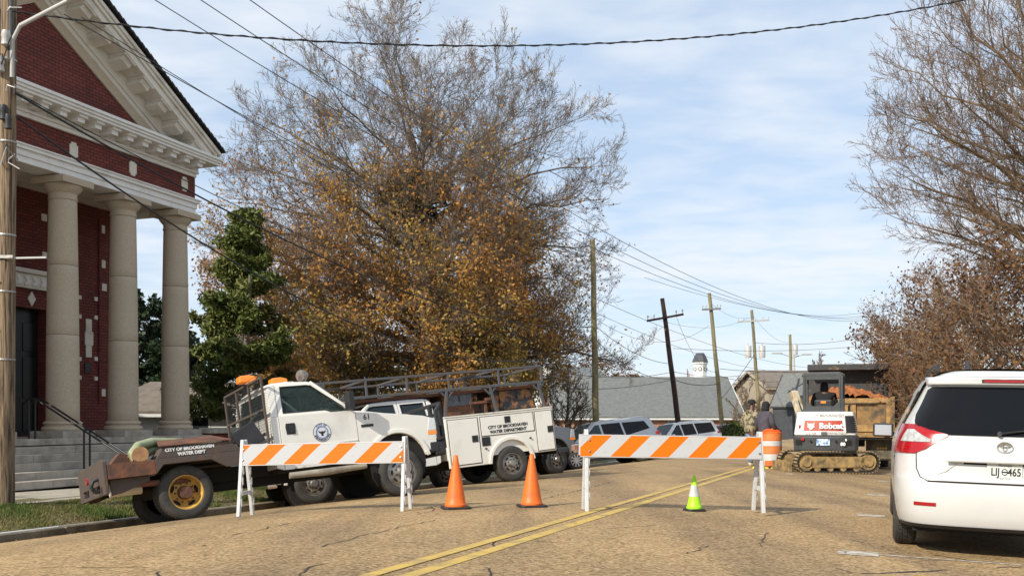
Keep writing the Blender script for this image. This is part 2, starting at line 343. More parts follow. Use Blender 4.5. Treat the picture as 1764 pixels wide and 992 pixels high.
# the land in front of the far end of the road, so that the sheet reaches the horizon
gf = grid('ground', [-.16, 4, 8, 12, S_R+.16], [129, 180, 260, 400, 700, 1100], M['soil'], -0.02)
def kerb(s0, s1, t0, t1, name):
    k = empty(name); k['kind'] = 'structure'
    t = t0; rnd = random.Random(5)
    while t < t1:
        L = 2.4 if t < 40 else 8.0
        b = MB(); e = rnd.uniform(-.008, .008)
        for (tA, tB) in ((t+.012, t+L-.012),):
            pts = []
            for q in (tA, tB):
                for (s, h) in ((s0, -.10), (s0, .135), (s0+(s1-s0)*.18, .15), (s1, .15), (s1, -.10)):
                    # the kerb stands on the gutter line
                    gz = float(zst(0.0, q)) if s1 <= 0.01 else float(zst(S_R, q))
                    x, y = xy(s, q); pts.append((x, y, gz+h+e))
            fs = [(i, i+1, i+6, i+5) for i in range(4)]+[(4, 0, 5, 9), (0, 4, 3, 2, 1), (5, 6, 7, 8, 9)]
            b.add(pts, fs)
        o = b.build('kerb_stone', M['kerbc'], k, bevel=.012)
        t += L
    return k
kerb(0.0, -0.17, -18, 120, 'kerb'); kerb(S_R, S_R+0.17, -18, 60, 'kerb')
sw = empty('sidewalk'); sw['kind'] = 'structure'
t = -14.0; rnd = random.Random(3)
while t < 16:
    grid('paving_slab', [-4.45, -3.4, -2.25], [t+.008, t+.75, t+1.492], M['conc'], 0.006+rnd.uniform(0, .006), kind=None, parent=sw); t += 1.5
# ---- painted markings
M['ypaint'] = mat('yellow_road_paint', (0.55, 0.37, 0.085), 0.75, col2=(0.33, 0.235, 0.10), scale=3.5, detail=10, contrast=(0.34, 0.55), bump=.3, bscale=40)
M['wpaint'] = mat('white_road_paint', (0.55, 0.52, 0.46), 0.8, col2=(0.26, 0.20, 0.13), scale=9, detail=10, contrast=(0.38, 0.6))
YS = float(np.mean([st(*on_ground(700, 985).xy)[0], st(*on_ground(1100, 861).xy)[0], st(*on_ground(1270, 808).xy)[0]]))
def wobble(S, T): return 0*S
YS += 0.07
for ds in (-0.125, 0.125):
    o = grid('center_line', [YS+ds-.06, YS+ds+.06], list(np.arange(-16, 25, .5)), M['ypaint'], 0.004)
    tag(o, 'structure'); o['kind'] = 'structure'; del o['label']
for (px, py) in ((1478, 953), (1500, 888), (1512, 853), (1526, 829), (1532, 817)):
    g = on_ground(px, py); s, t = st(g.x, g.y); k = 0.32 if py > 900 else .36
    o = grid('stall_mark', [s-.17, s+.17], [t-.16, t+.16], M['wpaint'], 0.004)
    o2 = grid('stall_line', [s+.172, s+1, s+2.0], [t-.025, t+.025], M['wpaint'], 0.004)
# ---- grass on the verge
def grass(name, n, seed, s0, s1, t0, t1, label):
    r = np.random.default_rng(seed)
    S = r.uniform(s0, s1, n); T = r.uniform(t0, t1, n)
    X, Y = xy(S, T); Z = zst(S, T)
    # patchiness
    pat = np.sin(X*1.7+1.3*np.sin(Y*.9))*np.cos(Y*1.3+X*.6)+.6*np.sin(X*4.1+Y*3.3)
    keep = r.random(n) < np.clip(.62+.35*pat, .18, 1); X, Y, Z, pat = X[keep], Y[keep], Z[keep], pat[keep]; n = len(X)
    h = r.uniform(.025, .075, n)*(1+.25*pat); a = r.uniform(0, 6.28, n); w = r.uniform(.006, .013, n)
    lx = r.normal(0, .03, n); ly = r.normal(0, .03, n)
    v = np.empty((n, 3, 3)); v[:, 0] = np.stack([X-w*np.cos(a), Y-w*np.sin(a), Z-.005], -1); v[:, 1] = np.stack([X+w*np.cos(a), Y+w*np.sin(a), Z-.005], -1); v[:, 2] = np.stack([X+lx, Y+ly, Z+h], -1)
    me = bpy.data.meshes.new(name); me.from_pydata(v.reshape(-1, 3).tolist(), [], np.arange(3*n).reshape(-1, 3).tolist())
    at = me.attributes.new('rnd', 'FLOAT', 'POINT'); at.data.foreach_set('value', np.repeat(np.clip(r.normal(.48, .2, n)+.2*pat, 0, 1), 3))
    me.materials.append(M['grass']); o = link(name, me); tag(o, label, 'grass', kind='stuff'); return o
M['grass'] = ramp_attr('grass_blades', [(0.0, (0.27, 0.20, 0.10)), (0.35, (0.17, 0.155, 0.05)), (0.6, (0.095, 0.14, 0.03)), (1.0, (0.05, 0.11, 0.02))], 0.7, trans=0.25)
grass('grass', 90000, 1, -2.2, -.2, -5, 12, 'patchy short grass between the kerb and the sidewalk')
# ================================================================ CHURCH
CX, CY, CZ0 = -11.47, 23.17, -0.25
ch = empty('church', (CX, CY, CZ0), R(70), 'red brick church with tan stone columns and white pediment at left', 'church')
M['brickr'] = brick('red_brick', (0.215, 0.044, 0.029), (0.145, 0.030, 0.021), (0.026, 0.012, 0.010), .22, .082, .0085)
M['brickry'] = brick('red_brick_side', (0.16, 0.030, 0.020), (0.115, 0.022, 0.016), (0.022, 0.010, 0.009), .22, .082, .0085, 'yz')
M['cream'] = mat('cream_trim', (0.66, 0.61, 0.52), 0.6, col2=(0.43, 0.37, 0.29), scale=1.6, contrast=(0.22, 0.5), detail=10)
M['trimw'] = mat('white_trim', (0.74, 0.72, 0.68), 0.55, col2=(0.55, 0.51, 0.45), scale=1.5, contrast=(0.22, 0.5), detail=10)
M['stonec'] = mat('column_stone', (0.50, 0.41, 0.30), 0.8, col2=(0.39, 0.31, 0.22), scale=28, bump=.2, bscale=60, contrast=(.3, .7))
M['stept'] = mat('step_stone', (0.42, 0.375, 0.315), 0.85, col2=(0.22, 0.19, 0.15), scale=2.6, bump=.25, bscale=30, detail=10, contrast=(0.28, 0.6))
M['rooft'] = mat('dark_roof_tile', (0.035, 0.028, 0.027), 0.75, var=.5, scale=4)
M['doorm'] = mat('dark_door', (0.012, 0.013, 0.013), 0.35, var=.4, scale=3)
M['iron'] = mat('black_iron', (0.010, 0.010, 0.011), 0.4)
FL = 0.983; A0, A1, FZ, CR = 7.35, 7.76, 8.40, 8.98
WY = 2.0; HW = 5.85
def wallx(px, y=WY):
    k = (px-882)/F; bx, by = CX-CS*y, CY+SN*y
    return (k*by-bx)/(SN-k*CS)
def wallp(px, py, y=WY):
    x = wallx(px, y); d = CY+SN*y+CS*x
    return x, CZ+(HY-py)/F*d-CZ0
# floor slab, back wall, side wall, roof
b = MB(); b.bb(-HW-.1, HW+.1, -.72, WY+.6, 0, FL-.16); b.build('podium', M['brickr'], ch)
dx0, dx1 = wallx(24), wallx(82)
dz1 = wallp(60, 532)[1]
b = MB(); b.plate([(-HW, FL), (HW, FL), (HW, A1+.4), (-HW, A1+.4)], [[(dx0, FL+.02), (dx1, FL+.02), (dx1, dz1), (dx0, dz1)], [(-dx1, FL+.02), (-dx0, FL+.02), (-dx0, dz1), (-dx1, dz1)]], WY, WY+.45, lambda u, v, d: (u, d, v))
b.build('wall', M['brickr'], ch)
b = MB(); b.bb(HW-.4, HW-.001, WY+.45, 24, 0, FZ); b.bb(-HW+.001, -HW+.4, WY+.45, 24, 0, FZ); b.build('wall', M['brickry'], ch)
for x0, x1 in ((dx0, dx1), (-dx1, -dx0)):
    d = MB(); d.bb(x0+.001, x1-.001, WY+.34, WY+.40, FL, dz1-.001); dr = d.build('door', M['doorm'], ch)
    p = MB()
    for i in range(2):
        xa = x0+.08+i*(x1-x0-.08)/2; xb = xa+(x1-x0)/2-.14
        for (za, zb) in ((.12, .9), (1.0, 2.1), (2.25, 3.0)): p.bb(xa, xb, WY+.315, WY+.339, FL+za, min(FL+zb, dz1-.1))
    p.build('door_panel', M['doorm'], dr, bevel=.01)
    mo = MB(); lx0, lz0 = x0-.25, dz1+.55
    mo.bb(x0-.3, x1+.3, WY-.12, WY-.002, dz1+.50, dz1+.88); mo.bb(x0-.38, x1+.38, WY-.2, WY-.002, dz1+.885, dz1+1.0)
    mo.bb(x0-.3, x0-.12, WY-.14, WY-.002, dz1+.12, dz1+.49); mo.bb(x1+.12, x1+.3, WY-.14, WY-.002, dz1+.12, dz1+.49)
    mo.build('door_lintel', M['cream'], ch, bevel=.015)
    for i in range(5):
        xc = x0-.1+(x1-x0+.2)*(i+.5)/5; k = MB(); k.prism([(xc-.09, dz1+.58), (xc+.05, dz1+.58), (xc+.13, dz1+.69), (xc+.05, dz1+.80), (xc-.09, dz1+.80), (xc-.01, dz1+.69)], WY-.15, WY-.121); k.build('lintel_chevron', M['trimw'], ch)
    k = MB(); xc = (x0+x1)/2; k.prism([(xc, dz1+.05), (xc+.13, dz1+.25), (xc, dz1+.45), (xc-.13, dz1+.25)], WY-.035, WY-.002); k.build('diamond_stone', M['cream'], ch, bevel=.006)
b = MB(); b.bb(-HW, HW, .25, WY+.44, A0+.10, A0+.30); b.build('porch_ceiling', M['cream'], ch)
# wall stones and raised pilaster bands
orn = [(75, 375, 6, 12), (76, 440, 6, 12), (175, 395, 6, 14), (176, 455, 6, 14), (178, 495, 6, 13), (176, 676, 6, 13), (136, 512, 4, 7), (164, 515, 4, 7), (136, 545, 4, 7), (164, 547, 4, 7), (136, 618, 4, 7), (164, 618, 4, 7), (136, 650, 4, 7), (164, 652, 4, 7)]
for (px, py, w, h) in orn:
    x, z = wallp(px, py); dd = CY+CS*x; k = MB(); k.box((x, WY-.022, z), (w*1.5*dd/F*1.25, .04, h*dd/F)); k.build('wall_stone', M['cream'], ch, bevel=.005)
for (x0, x1, z0, z1) in ((148, 156, 550, 615), (146, 158, 572, 594)):
    xa, za = wallp(x0, z1); xb, zb = wallp(x1, z0); k = MB(); k.bb(xa-.02, xb+.02, WY-.03-(.012 if x0 == 146 else 0), WY-.002, za, zb); k.build('cross_stone', M['cream'], ch, bevel=.006)
xa, za = wallp(145, 642); xb, zb = wallp(155, 625); k = MB(); k.bb(xa, xb, WY-.03, WY-.002, za, zb); k.build('plaque', M['dark'], ch)
for px in (130, 171):
    x = wallx(px); k = MB(); k.bb(x-.045, x+.045, WY-.05, WY-.002, FL+.9, A0-.2); k.build('brick_band', M['brickr'], ch)
# columns
def colmesh():
    H = 6.17
    base = MB(); base.lathe([(.30, 0), (.47, 0), (.49, .05), (.47, .10), (.42, .12), (.42, .15), (.45, .18), (.44, .22), (.385, .25), (.30, .25)], 32)
    cap = MB(); cap.lathe([(.25, H-.52), (.335, H-.52), (.345, H-.49), (.33, H-.46), (.33, H-.36), (.36, H-.33), (.42, H-.26), (.46, H-.18), (.46, H-.165), (.2, H-.165)], 32)
    cap.bb(-.50, .50, -.50, .50, H-.16, H)
    drums = []
    cuts = [.25, 2.35, 4.05, H-.52]
    def rad(z):
        u = (z-.25)/(H-.77); return .385-.06*u**1.7
    for a, c in zip(cuts[:-1], cuts[1:]):
        d = MB(); a += .004; c -= .004; pr = [(.2, a), (rad(a)-.006, a), (rad(a), a+.008)]
        for i in range(1, 8): z = a+.008+(c-a-.016)*i/8; pr.append((rad(z), z))
        pr += [(rad(c), c-.008), (rad(c)-.006, c), (.2, c)]; d.lathe(pr, 40); drums.append(d.mesh('column_drum', M['stonec'], 40))
    return base.mesh('column_base', M['stonec'], 40), cap.mesh('capital', M['stonec'], 40), drums
cbm, ccm, cdm = colmesh()
pm = MB(); pm.bb(-.52, .52, -.52, .52, FL, FL+.167); pmm = pm.mesh('column_plinth', M['stept'])
for cxx in (-5.38, -3.29, -1.2, 1.2, 3.29, 5.38):
    pl = link('column_plinth', pmm, ch); pl.location = (cxx, 0, 0)
    c0 = link('column', cdm[0], ch); c0.location = (cxx, 0, FL+.167)
    for me in (cbm, ccm, cdm[1], cdm[2]): link(me.name.split('.')[0], me, c0)
# entablature
b = MB()
for (y0, z0, z1) in ((-.34, A0, A0+.15), (-.37, A0+.15, A0+.30), (-.43, A0+.30, A1-.03), (-.46, A1-.03, A1+.01)):
    b.bb(-HW-(-y0-.34), HW+(-y0-.34), y0, .34, z0, z1)
b.bb(HW-.68, HW, .34, WY+.3, A0, A1); b.bb(-HW, -HW+.68, .34, WY+.3, A0, A1)
b.build('architrave', M['trimw'], ch, bevel=.008)
b = MB(); b.bb(-HW+.02, HW-.02, -.33, .3, A1+.012, FZ); b.build('frieze', M['brickr'], ch)
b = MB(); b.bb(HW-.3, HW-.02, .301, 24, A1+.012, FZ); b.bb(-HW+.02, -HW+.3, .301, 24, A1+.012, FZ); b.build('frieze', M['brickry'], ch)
for (px, py, w, h) in ((126, 262, 7, 13), (228, 292, 7, 14), (317, 319, 6, 13)):
    x = wallx(px, -.33); dd = CY+CS*x; z = CZ+(HY-py)/F*dd-CZ0; k = MB(); w2, h2 = .13, .2
    k.prism([(x-w2, z-h2*.7), (x-w2*.6, z-h2*.7), (x-w2*.6, z-h2), (x+w2*.6, z-h2), (x+w2*.6, z-h2*.7), (x+w2, z-h2*.7), (x+w2, z+h2*.7), (x+w2*.6, z+h2*.7), (x+w2*.6, z+h2), (x-w2*.6, z+h2), (x-w2*.6, z+h2*.7), (x-w2, z+h2*.7)], -.36, -.332)
    k.build('frieze_stone', M['cream'], ch)
b = MB()
for (pr, z0, z1) in ((.06, FZ, FZ+.10), (.12, FZ+.10, FZ+.17), (.62, FZ+.36, FZ+.43), (.66, FZ+.43, FZ+.50), (.70, FZ+.50, FZ+.58)):
    b.bb(-HW-pr*.6+.06, HW+pr*.6-.06, -.33-pr, .3, z0, z1)
b.bb(-HW-.05, HW+.05, -.40, .3, FZ+.17, FZ+.36)
b.build('cornice', M['trimw'], ch, bevel=.01)
md = MB(); md.bb(-.11, .11, -.80, -.401, FZ+.19, FZ+.30); md.bb(-.14, .14, -.88, -.401, FZ+.30, FZ+.358); mdm = md.mesh('modillion', M['trimw'])
x = -HW+.1
while x < HW+.05:
    o = link('modillion', mdm, ch); o.location = (x, 0, 0); x += .56
# pediment
SL = math.tan(R(28.6)); PX = HW+.20; z0 = FZ+.58
apex = z0+PX*SL
ty = MB(); ty.prism([(-PX+.9, z0-.02), (PX-.9, z0-.02), (0, z0+(PX-.9)*SL)], -.30, .3); ty.build('tympanum', M['brickr'], ch)
lg = MB(); lg.bb(-PX+.6, PX-.6, -.6, -.301, z0, z0+.10); lg.build('pediment_ledge', M['cream'], ch)
lv = MB(); rl = random.Random(8)
for i in range(260):
    x = rl.uniform(-PX+1, PX-1); lv.box((x, rl.uniform(-.58, -.4), z0+.115), (rl.uniform(.03, .07), rl.uniform(.03, .07), .02), Matrix.Rotation(rl.uniform(0, 3), 3, 'Z'))
o = lv.build('fallen_leaves', mat('dead_leaves', (.12, .06, .03), .9, col2=(.05, .03, .02)), ch); o['kind'] = 'stuff'
cs_, sn_ = math.cos(R(28.6)), math.sin(R(28.6))
for sgn in (1, -1):
    def rk(u, w, y): # u along the slope from the corner, w up from the roof line
        return (sgn*(PX-u*cs_+w*sn_), y, z0+.0+u*sn_+w*cs_)
    LEN = PX/cs_
    def slab(mb, w0, w1, y0, y1, u0=0.0, u1=None):
        u1 = LEN if u1 is None else u1
        def e(u, w, y):
            x, yy, z = rk(u, w, y)
            if sgn*x < 0: # cut at the ridge
                z = z+(sgn*x)/cs_*0; x = 0; z = z0+LEN*sn_+w/cs_ if True else z
            return (x, yy, z)
        def ridge(w, y): return (0, y, z0+PX*SL+w/cs_)
        lo = [rk(u0, w0, y0), rk(u0, w0, y1), rk(u0, w1, y1), rk(u0, w1, y0)]
        hi = [ridge(w0, y0), ridge(w0, y1), ridge(w1, y1), ridge(w1, y0)] if u1 >= LEN-.01 else [rk(u1, w0, y0), rk(u1, w0, y1), rk(u1, w1, y1), rk(u1, w1, y0)]
        mb.add(lo+hi, [(0, 1, 2, 3), (7, 6, 5, 4), (0, 4, 5, 1), (1, 5, 6, 2), (2, 6, 7, 3), (3, 7, 4, 0)])
    b = MB()
    slab(b, -.02, .10, -.96, .3); slab(b, -.14, -.021, -1.0, .3); slab(b, -.24, -.141, -1.05, .3)     # (placeholder order, outermost highest)
    b = MB()
    slab(b, .02, .12, -1.06, .3, .0); slab(b, -.08, .019, -1.02, .3, .12); slab(b, -.26, -.081, -.97, .3, .25)
    slab(b, -.60, -.261, -.40, .3, .7); slab(b, -.72, -.601, -.36, .3, 1.0)
    rc = b.build('raking_cornice', M['cream'], ch, bevel=.012)
    b2 = MB(); slab(b2, -.98, -.722, -.345, .3, 1.5); b2.build('raking_border', M['stonec'], ch)
    u = .8; k = MB()
    for q in (0, 1):
        pass
    while u < LEN-.2:
        k = MB(); c = [rk(u+a, w, y) for a in (-.17, .17) for (w, y) in ((-.262, -.90), (-.262, -.401), (-.46, -.401), (-.42, -.84))]
        # modillions hang plumb from the soffit
        k.add(c, [(0, 1, 2, 3), (7, 6, 5, 4), (0, 4, 5, 1), (1, 5, 6, 2), (2, 6, 7, 3), (3, 7, 4, 0)])
        c = [rk(u+a, w, y) for a in (-.22, .22) for (w, y) in ((-.262, -.955), (-.262, -.401), (-.31, -.401), (-.31, -.955))]
        k.add(c, [(0, 1, 2, 3), (7, 6, 5, 4), (0, 4, 5, 1), (1, 5, 6, 2), (2, 6, 7, 3), (3, 7, 4, 0)])
        k.build('modillion', M['cream'], ch, bevel=.01); u += .78
    b = MB(); slab(b, .122, .20, -1.0, 24, -.02); b.build('roof', M['rooft'], ch)
    tl_ = MB(); u = -.05
    while u < LEN:
        c = [rk(u+a, w, y) for a, dw in ((-.0, 0), (.2, .03)) for (w, y) in ((.201+dw, -1.12), (.201+dw, -.4), (.245+dw, -.4), (.245+dw, -1.12))]
        tl_.add(c, [(0, 1, 2, 3), (7, 6, 5, 4), (0, 4, 5, 1), (1, 5, 6, 2), (2, 6, 7, 3), (3, 7, 4, 0)]); u += .19
    o = tl_.build('roof_edge_tiles', M['rooft'], ch); o['kind'] = 'stuff'
# steps: stones laid in courses
rs = random.Random(11)
RZ = FL/6
for k in range(6):
    y1 = -.72 if k else WY-.3
    yf = -.75-.36*k; zt = FL-RZ*k
    x = -6.6
    x1e = 6.05
    while x < x1e-.05:
        L = min(rs.uniform(1.3, 2.1), x1e-x); L = x1e-x if x1e-x-L < .4 else L
        b = MB(); e = rs.uniform(-.003, .003)
        if k == 0: b.bb(x+.004, x+L-.004, yf, -.40, zt-RZ+.02, zt+e)
        else: b.bb(x+.004, x+L-.004, yf, yf+.42, zt-RZ+.001, zt+e)
        b.build('step_stone', M['stept'], ch, bevel=.008); x += L
b = MB(); b.bb(-6.2, 6.2, -.395, WY-.001, FL-.15, FL-.006); b.build('porch_floor', M['stept'], ch)
# low terrace wall with stone cap right of the steps
lw = MB(); lw.bb(6.1, 11.5, -.75, -.35, -.4, 1.02); lw.build('terrace_wall', M['brickr'], ch)
for i in range(4):
    c = MB(); c.bb(6.06+i*1.37, 6.06+(i+1)*1.37-.008, -.82, -.28, 1.023, 1.19); c.build('coping_stone', M['stept'], ch, bevel=.012)
# handrail on the steps
hr = empty('handrail', (CX, CY, CZ0), R(70), 'black iron double handrail running down the church steps', 'handrail')
for dx_ in (-.16, .16):
    p = MB(); hx = -.18+dx_*.55
    p.tube([(hx, -.30, FL+.80), (hx, -.42, FL+.92), (hx, -.62, FL+.93), (hx, -2.15, FL+.15), (hx, -3.0, -.28+FL), (hx, -3.3, -.42+FL), (hx, -3.42, -.58+FL), (hx, -3.42, -.05)], .024, 8); p.build('rail', M['iron'], hr, smooth=50)
    for (y, zt, zb) in ((-.45, FL+.9, FL-.01), (-2.05, FL+.2, FL-RZ*4+.0)):
        q = MB(); q.tube([(hx, y, zb), (hx, y, zt)], .022, 8); q.build('post', M['iron'], hr, smooth=50)
# ================================================================ TREES
def unit(a): return a/np.maximum(np.linalg.norm(a, axis=-1, keepdims=True), 1e-9)
def polylines(r, start, dirs, L, K, wob, trop, tropv=(0, 0, 1)):
    n = len(start); pts = np.empty((n, K+1, 3)); pts[:, 0] = start; d = dirs.copy(); tv = np.array(tropv, float)
    for k in range(K):
        d = unit(d+r.normal(0, wob, (n, 3))+trop*tv); pts[:, k+1] = pts[:, k]+d*(L/K)[:, None]
    return pts
def tubes(pts, r0, r1, sides, mb):
    n, K1, _ = pts.shape
    tan = np.empty_like(pts); tan[:, 1:-1] = pts[:, 2:]-pts[:, :-2]; tan[:, 0] = pts[:, 1]-pts[:, 0]; tan[:, -1] = pts[:, -1]-pts[:, -2]; tan = unit(tan)
    ref = np.where(np.abs(tan[:, :1, 2:3]) > .9, np.array([1., 0, 0]), np.array([0, 0, 1.])); ref = np.broadcast_to(ref, tan.shape)
    u = unit(np.cross(tan, ref)); w = np.cross(tan, u)
    rad = r0[:, None]+(r1-r0)[:, None]*np.linspace(0, 1, K1)[None]
    a = np.arange(sides)*2*np.pi/sides
    v = pts[:, :, None, :]+rad[:, :, None, None]*(np.cos(a)[None, None, :, None]*u[:, :, None]+np.sin(a)[None, None, :, None]*w[:, :, None])
    idx = np.arange(n*K1*sides).reshape(n, K1, sides)
    q = np.stack([idx[:, :-1], np.roll(idx, -1, 2)[:, :-1], np.roll(idx, -1, 2)[:, 1:], idx[:, 1:]], -1).reshape(-1, 4)
    mb.append((v.reshape(-1, 3), q))
def npmesh(name, chunks, m, smooth=True, attr=None):
    vs = np.concatenate([c[0] for c in chunks]); off = 0; fs = []
    for c in chunks: fs.append(c[1]+off); off += len(c[0])
    fs = np.concatenate(fs); k = fs.shape[1]
    me = bpy.data.meshes.new(name); me.vertices.add(len(vs)); me.vertices.foreach_set('co', vs.astype(np.float32).ravel())
    me.loops.add(fs.size); me.loops.foreach_set('vertex_index', fs.ravel().astype(np.int32))
    me.polygons.add(len(fs)); me.polygons.foreach_set('loop_start', np.arange(0, fs.size, k, dtype=np.int32))
    if attr is not None:
        at = me.attributes.new('rnd', 'FLOAT', 'POINT'); at.data.foreach_set('value', attr.astype(np.float32))
    setmat(me, m); me.update(calc_edges=True)
    if smooth: me.shade_smooth()
    return me
def children(r, pts, L, rad0, rad1, m, u0, u1, ang, ratio, keep=None, rr=.6, lenfall=.45, rmin=.0, jit=.25, upb=0.0):
    n, K1, _ = pts.shape; K = K1-1
    u = (np.linspace(u0, u1, m)[None]+r.uniform(-.5, .5, (n, m))*(u1-u0)/max(m, 1)); u = np.clip(u, .02, .999)
    seg = np.minimum((u*K).astype(int), K-1); fr = u*K-seg; ii = np.arange(n)[:, None]
    p = pts[ii, seg]*(1-fr)[..., None]+pts[ii, seg+1]*fr[..., None]; d = unit(pts[ii, seg+1]-pts[ii, seg])
    rv = r.normal(0, 1, (n, m, 3)); rv[..., 2] += upb; perp = unit(rv-d*(rv*d).sum(-1, keepdims=True))
    a = np.radians(r.normal(ang, ang*jit, (n, m)))[..., None]; nd = d*np.cos(a)+perp*np.sin(a)
    Lc = L[:, None]*ratio*(1-lenfall*u)*r.uniform(.7, 1.25, (n, m))
    rl = rad0[:, None]*(1-u)+rad1[:, None]*u; rc = np.maximum(rl*rr, rmin)
    return p.reshape(-1, 3), nd.reshape(-1, 3), Lc.ravel(), rc.ravel()
def leaves(r, base, n, size, spread, dens=None, flat=.3, aspect=1.6):
    k = r.integers(0, len(base), n); c = base[k]+r.normal(0, spread, (n, 3))
    if dens is not None:
        ok = r.random(n) < dens(c); c = c[ok]; n = len(c)
    a = unit(r.normal(0, 1, (n, 3))); b = unit(np.cross(a, r.normal(0, 1, (n, 3)))); s = (size*r.uniform(.6, 1.3, n))[:, None]
    v = np.stack([c-a*s*aspect*.5, c+b*s*.5, c+a*s*aspect*.5, c-b*s*.5], 1)
    return v, c
def fit(p, d, L, env):
    """shorten branches that would leave the crown"""
    for _ in range(5):
        o = env(p+d*L[:, None]) > 1; L = np.where(o, L*.72, L)
    ok = (L > .12) & (env(p) <= 1.12); return ok, L
M['bark'] = mat('grey_bark', (0.20, 0.165, 0.125), 0.9, col2=(0.10, 0.08, 0.06), scale=3, bump=.6, bscale=18)
M['twig'] = mat('grey_twigs', (0.20, 0.15, 0.11), 0.9, col2=(0.13, 0.10, 0.078), scale=.7)
M['twigb'] = mat('brown_twigs', (0.21, 0.135, 0.082), 0.9, col2=(0.13, 0.088, 0.06), scale=.6)
M['barkb'] = mat('pale_brown_bark', (0.25, 0.165, 0.095), 0.9, col2=(0.13, 0.085, 0.05), scale=2, bump=.5, bscale=20)
def tree(name, base, H, label, seed, env, lim, bark, twig, trunk_r, trunk_h, n1=14, a1=42, L1=.62, nn=(9, 8, 7, 4), lm=None, lspec=None, lean=(0, 0), u1=(.35, .98), rmin=.008, group=None, wob=.1, drop=0.0, ang=(38, 36, 34, 32), rat=(.48, .46, .45, .5), upb=.4, zlow=-.55, ctr=(0, 0, 6), bend=.12, rrk=.5):
    r = np.random.default_rng(seed); root = empty(name, base, 0, label, 'tree', group)
    st0 = np.zeros((1, 3)); st0[0, 2] = -.3; d0 = unit(np.array([[lean[0], lean[1], 1.0]]))
    pts = polylines(r, st0, d0, np.array([trunk_h]), 9, .05, .03); ch_ = []
    tubes(pts, np.array([trunk_r]), np.array([trunk_r*.22]), 12, ch_)
    link('trunk', npmesh('trunk', ch_, bark), root)
    crown = []; tips = []
    # limbs: curves from the trunk to points spread over the crown's outline
    n = n1; i = np.arange(n)+.5; zc = 1-(1-zlow)*i/n; az = i*2.39996+r.normal(0, .25, n); sr = np.sqrt(np.maximum(0, 1-zc**2))
    dr = np.stack([sr*np.cos(az), sr*np.sin(az), zc], -1); c0 = np.array([ctr[0], ctr[1], ctr[2]]); lo = np.zeros(n); hi = np.full(n, 40.)
    for _ in range(24):
        md = (lo+hi)/2; inn = env(c0+dr*md[:, None]) < 1; lo = np.where(inn, md, lo); hi = np.where(inn, hi, md)
    tg = c0+dr*(lo*r.uniform(.84, .94, n))[:, None]
    uo = np.clip(u1[0]+(u1[1]-u1[0])*((zc-zlow)/(1-zlow))**1.2*.9+r.normal(0, .04, n), .04, .97); sg = np.minimum((uo*9).astype(int), 8); fr = (uo*9-sg)[:, None]
    og = pts[0, sg]*(1-fr)+pts[0, sg+1]*fr; Lv = np.linalg.norm(tg-og, axis=1)
    ct = og+(tg-og)*.45+np.array([0, 0, 1.])*(Lv*bend)[:, None]+r.normal(0, .05, (n, 3))*Lv[:, None]
    tq = np.linspace(0, 1, 9)[None, :, None]; limb = (1-tq)**2*og[:, None]+2*tq*(1-tq)*ct[:, None]+tq**2*tg[:, None]
    limb[:, 1:-1] += r.normal(0, .012, (n, 7, 3))*Lv[:, None, None]
    L = Lv; rc = np.clip(trunk_r*(1-uo*.78)*.55, .03, None)*np.clip(Lv/(.5*H), .45, 1.1)
    K = (8, 6, 4, 2, 1); sd = (7, 5, 4, 3, 3)
    tro = (.05, .04, .03, .015, .0)
    for lev in range(5):
        if lev == 0: pl = limb
        else:
            ok, L = fit(p, d, L, env); p, d, L, rc = p[ok], d[ok], L[ok], rc[ok]
            pl = polylines(r, p, d, L, K[lev], wob*(1+.15*lev), tro[lev]-drop)
        r1 = np.maximum(rc*(.07 if lev == 0 else .22), rmin*.7); tubes(pl, rc, r1, sd[lev], crown)
        if lev >= 2: tips.append(pl[:, 1:].reshape(-1, 3))
        if lev == 4 or lev >= len(nn): break
        p, d, L, rc = children(r, pl, L, rc, r1, nn[lev], .16 if lev else .30, .99, ang[lev], rat[lev], rr=rrk, lenfall=.3 if lev else .12, rmin=rmin, upb=upb)
    link('branches', npmesh('branches', crown[:2], bark), root)
    if len(crown) > 2:
        o = link('crown', npmesh('crown', crown[2:], twig), root)
    if lspec:
        for (lname, n, size, spread, dens, m, cfun) in lspec:
            tp = np.concatenate(tips); v, c = leaves(r, tp, n, size, spread, dens)
            if not len(c): continue
            val = np.repeat(np.clip(cfun(r, c), 0, 1), 4)
            link(lname, npmesh(lname, [(v.reshape(-1, 3), np.arange(4*len(c)).reshape(-1, 4))], m, False, val), root)
    return root
M['leafo'] = ramp_attr('autumn_leaves', [(0.0, (0.14, 0.07, 0.025)), (0.3, (0.47, 0.215, 0.06)), (0.55, (0.58, 0.33, 0.09)), (0.78, (0.47, 0.34, 0.095)), (1.0, (0.19, 0.20, 0.055))], .65, trans=.45)
M['leafg'] = ramp_attr('evergreen_leaves', [(0.0, (0.018, 0.030, 0.010)), (0.4, (0.05, 0.078, 0.018)), (0.75, (0.105, 0.130, 0.028)), (1.0, (0.17, 0.18, 0.05))], .55, trans=.15)
M['leafm'] = ramp_attr('glossy_leaves', [(0.0, (0.012, 0.024, 0.010)), (0.5, (0.03, 0.055, 0.02)), (1.0, (0.11, 0.13, 0.08))], .35, trans=.1)
M['leafbr'] = ramp_attr('dry_brown_leaves', [(0.0, (0.08, 0.04, 0.02)), (0.5, (0.17, 0.085, 0.042)), (1.0, (0.26, 0.14, 0.06))], .75, trans=.3)
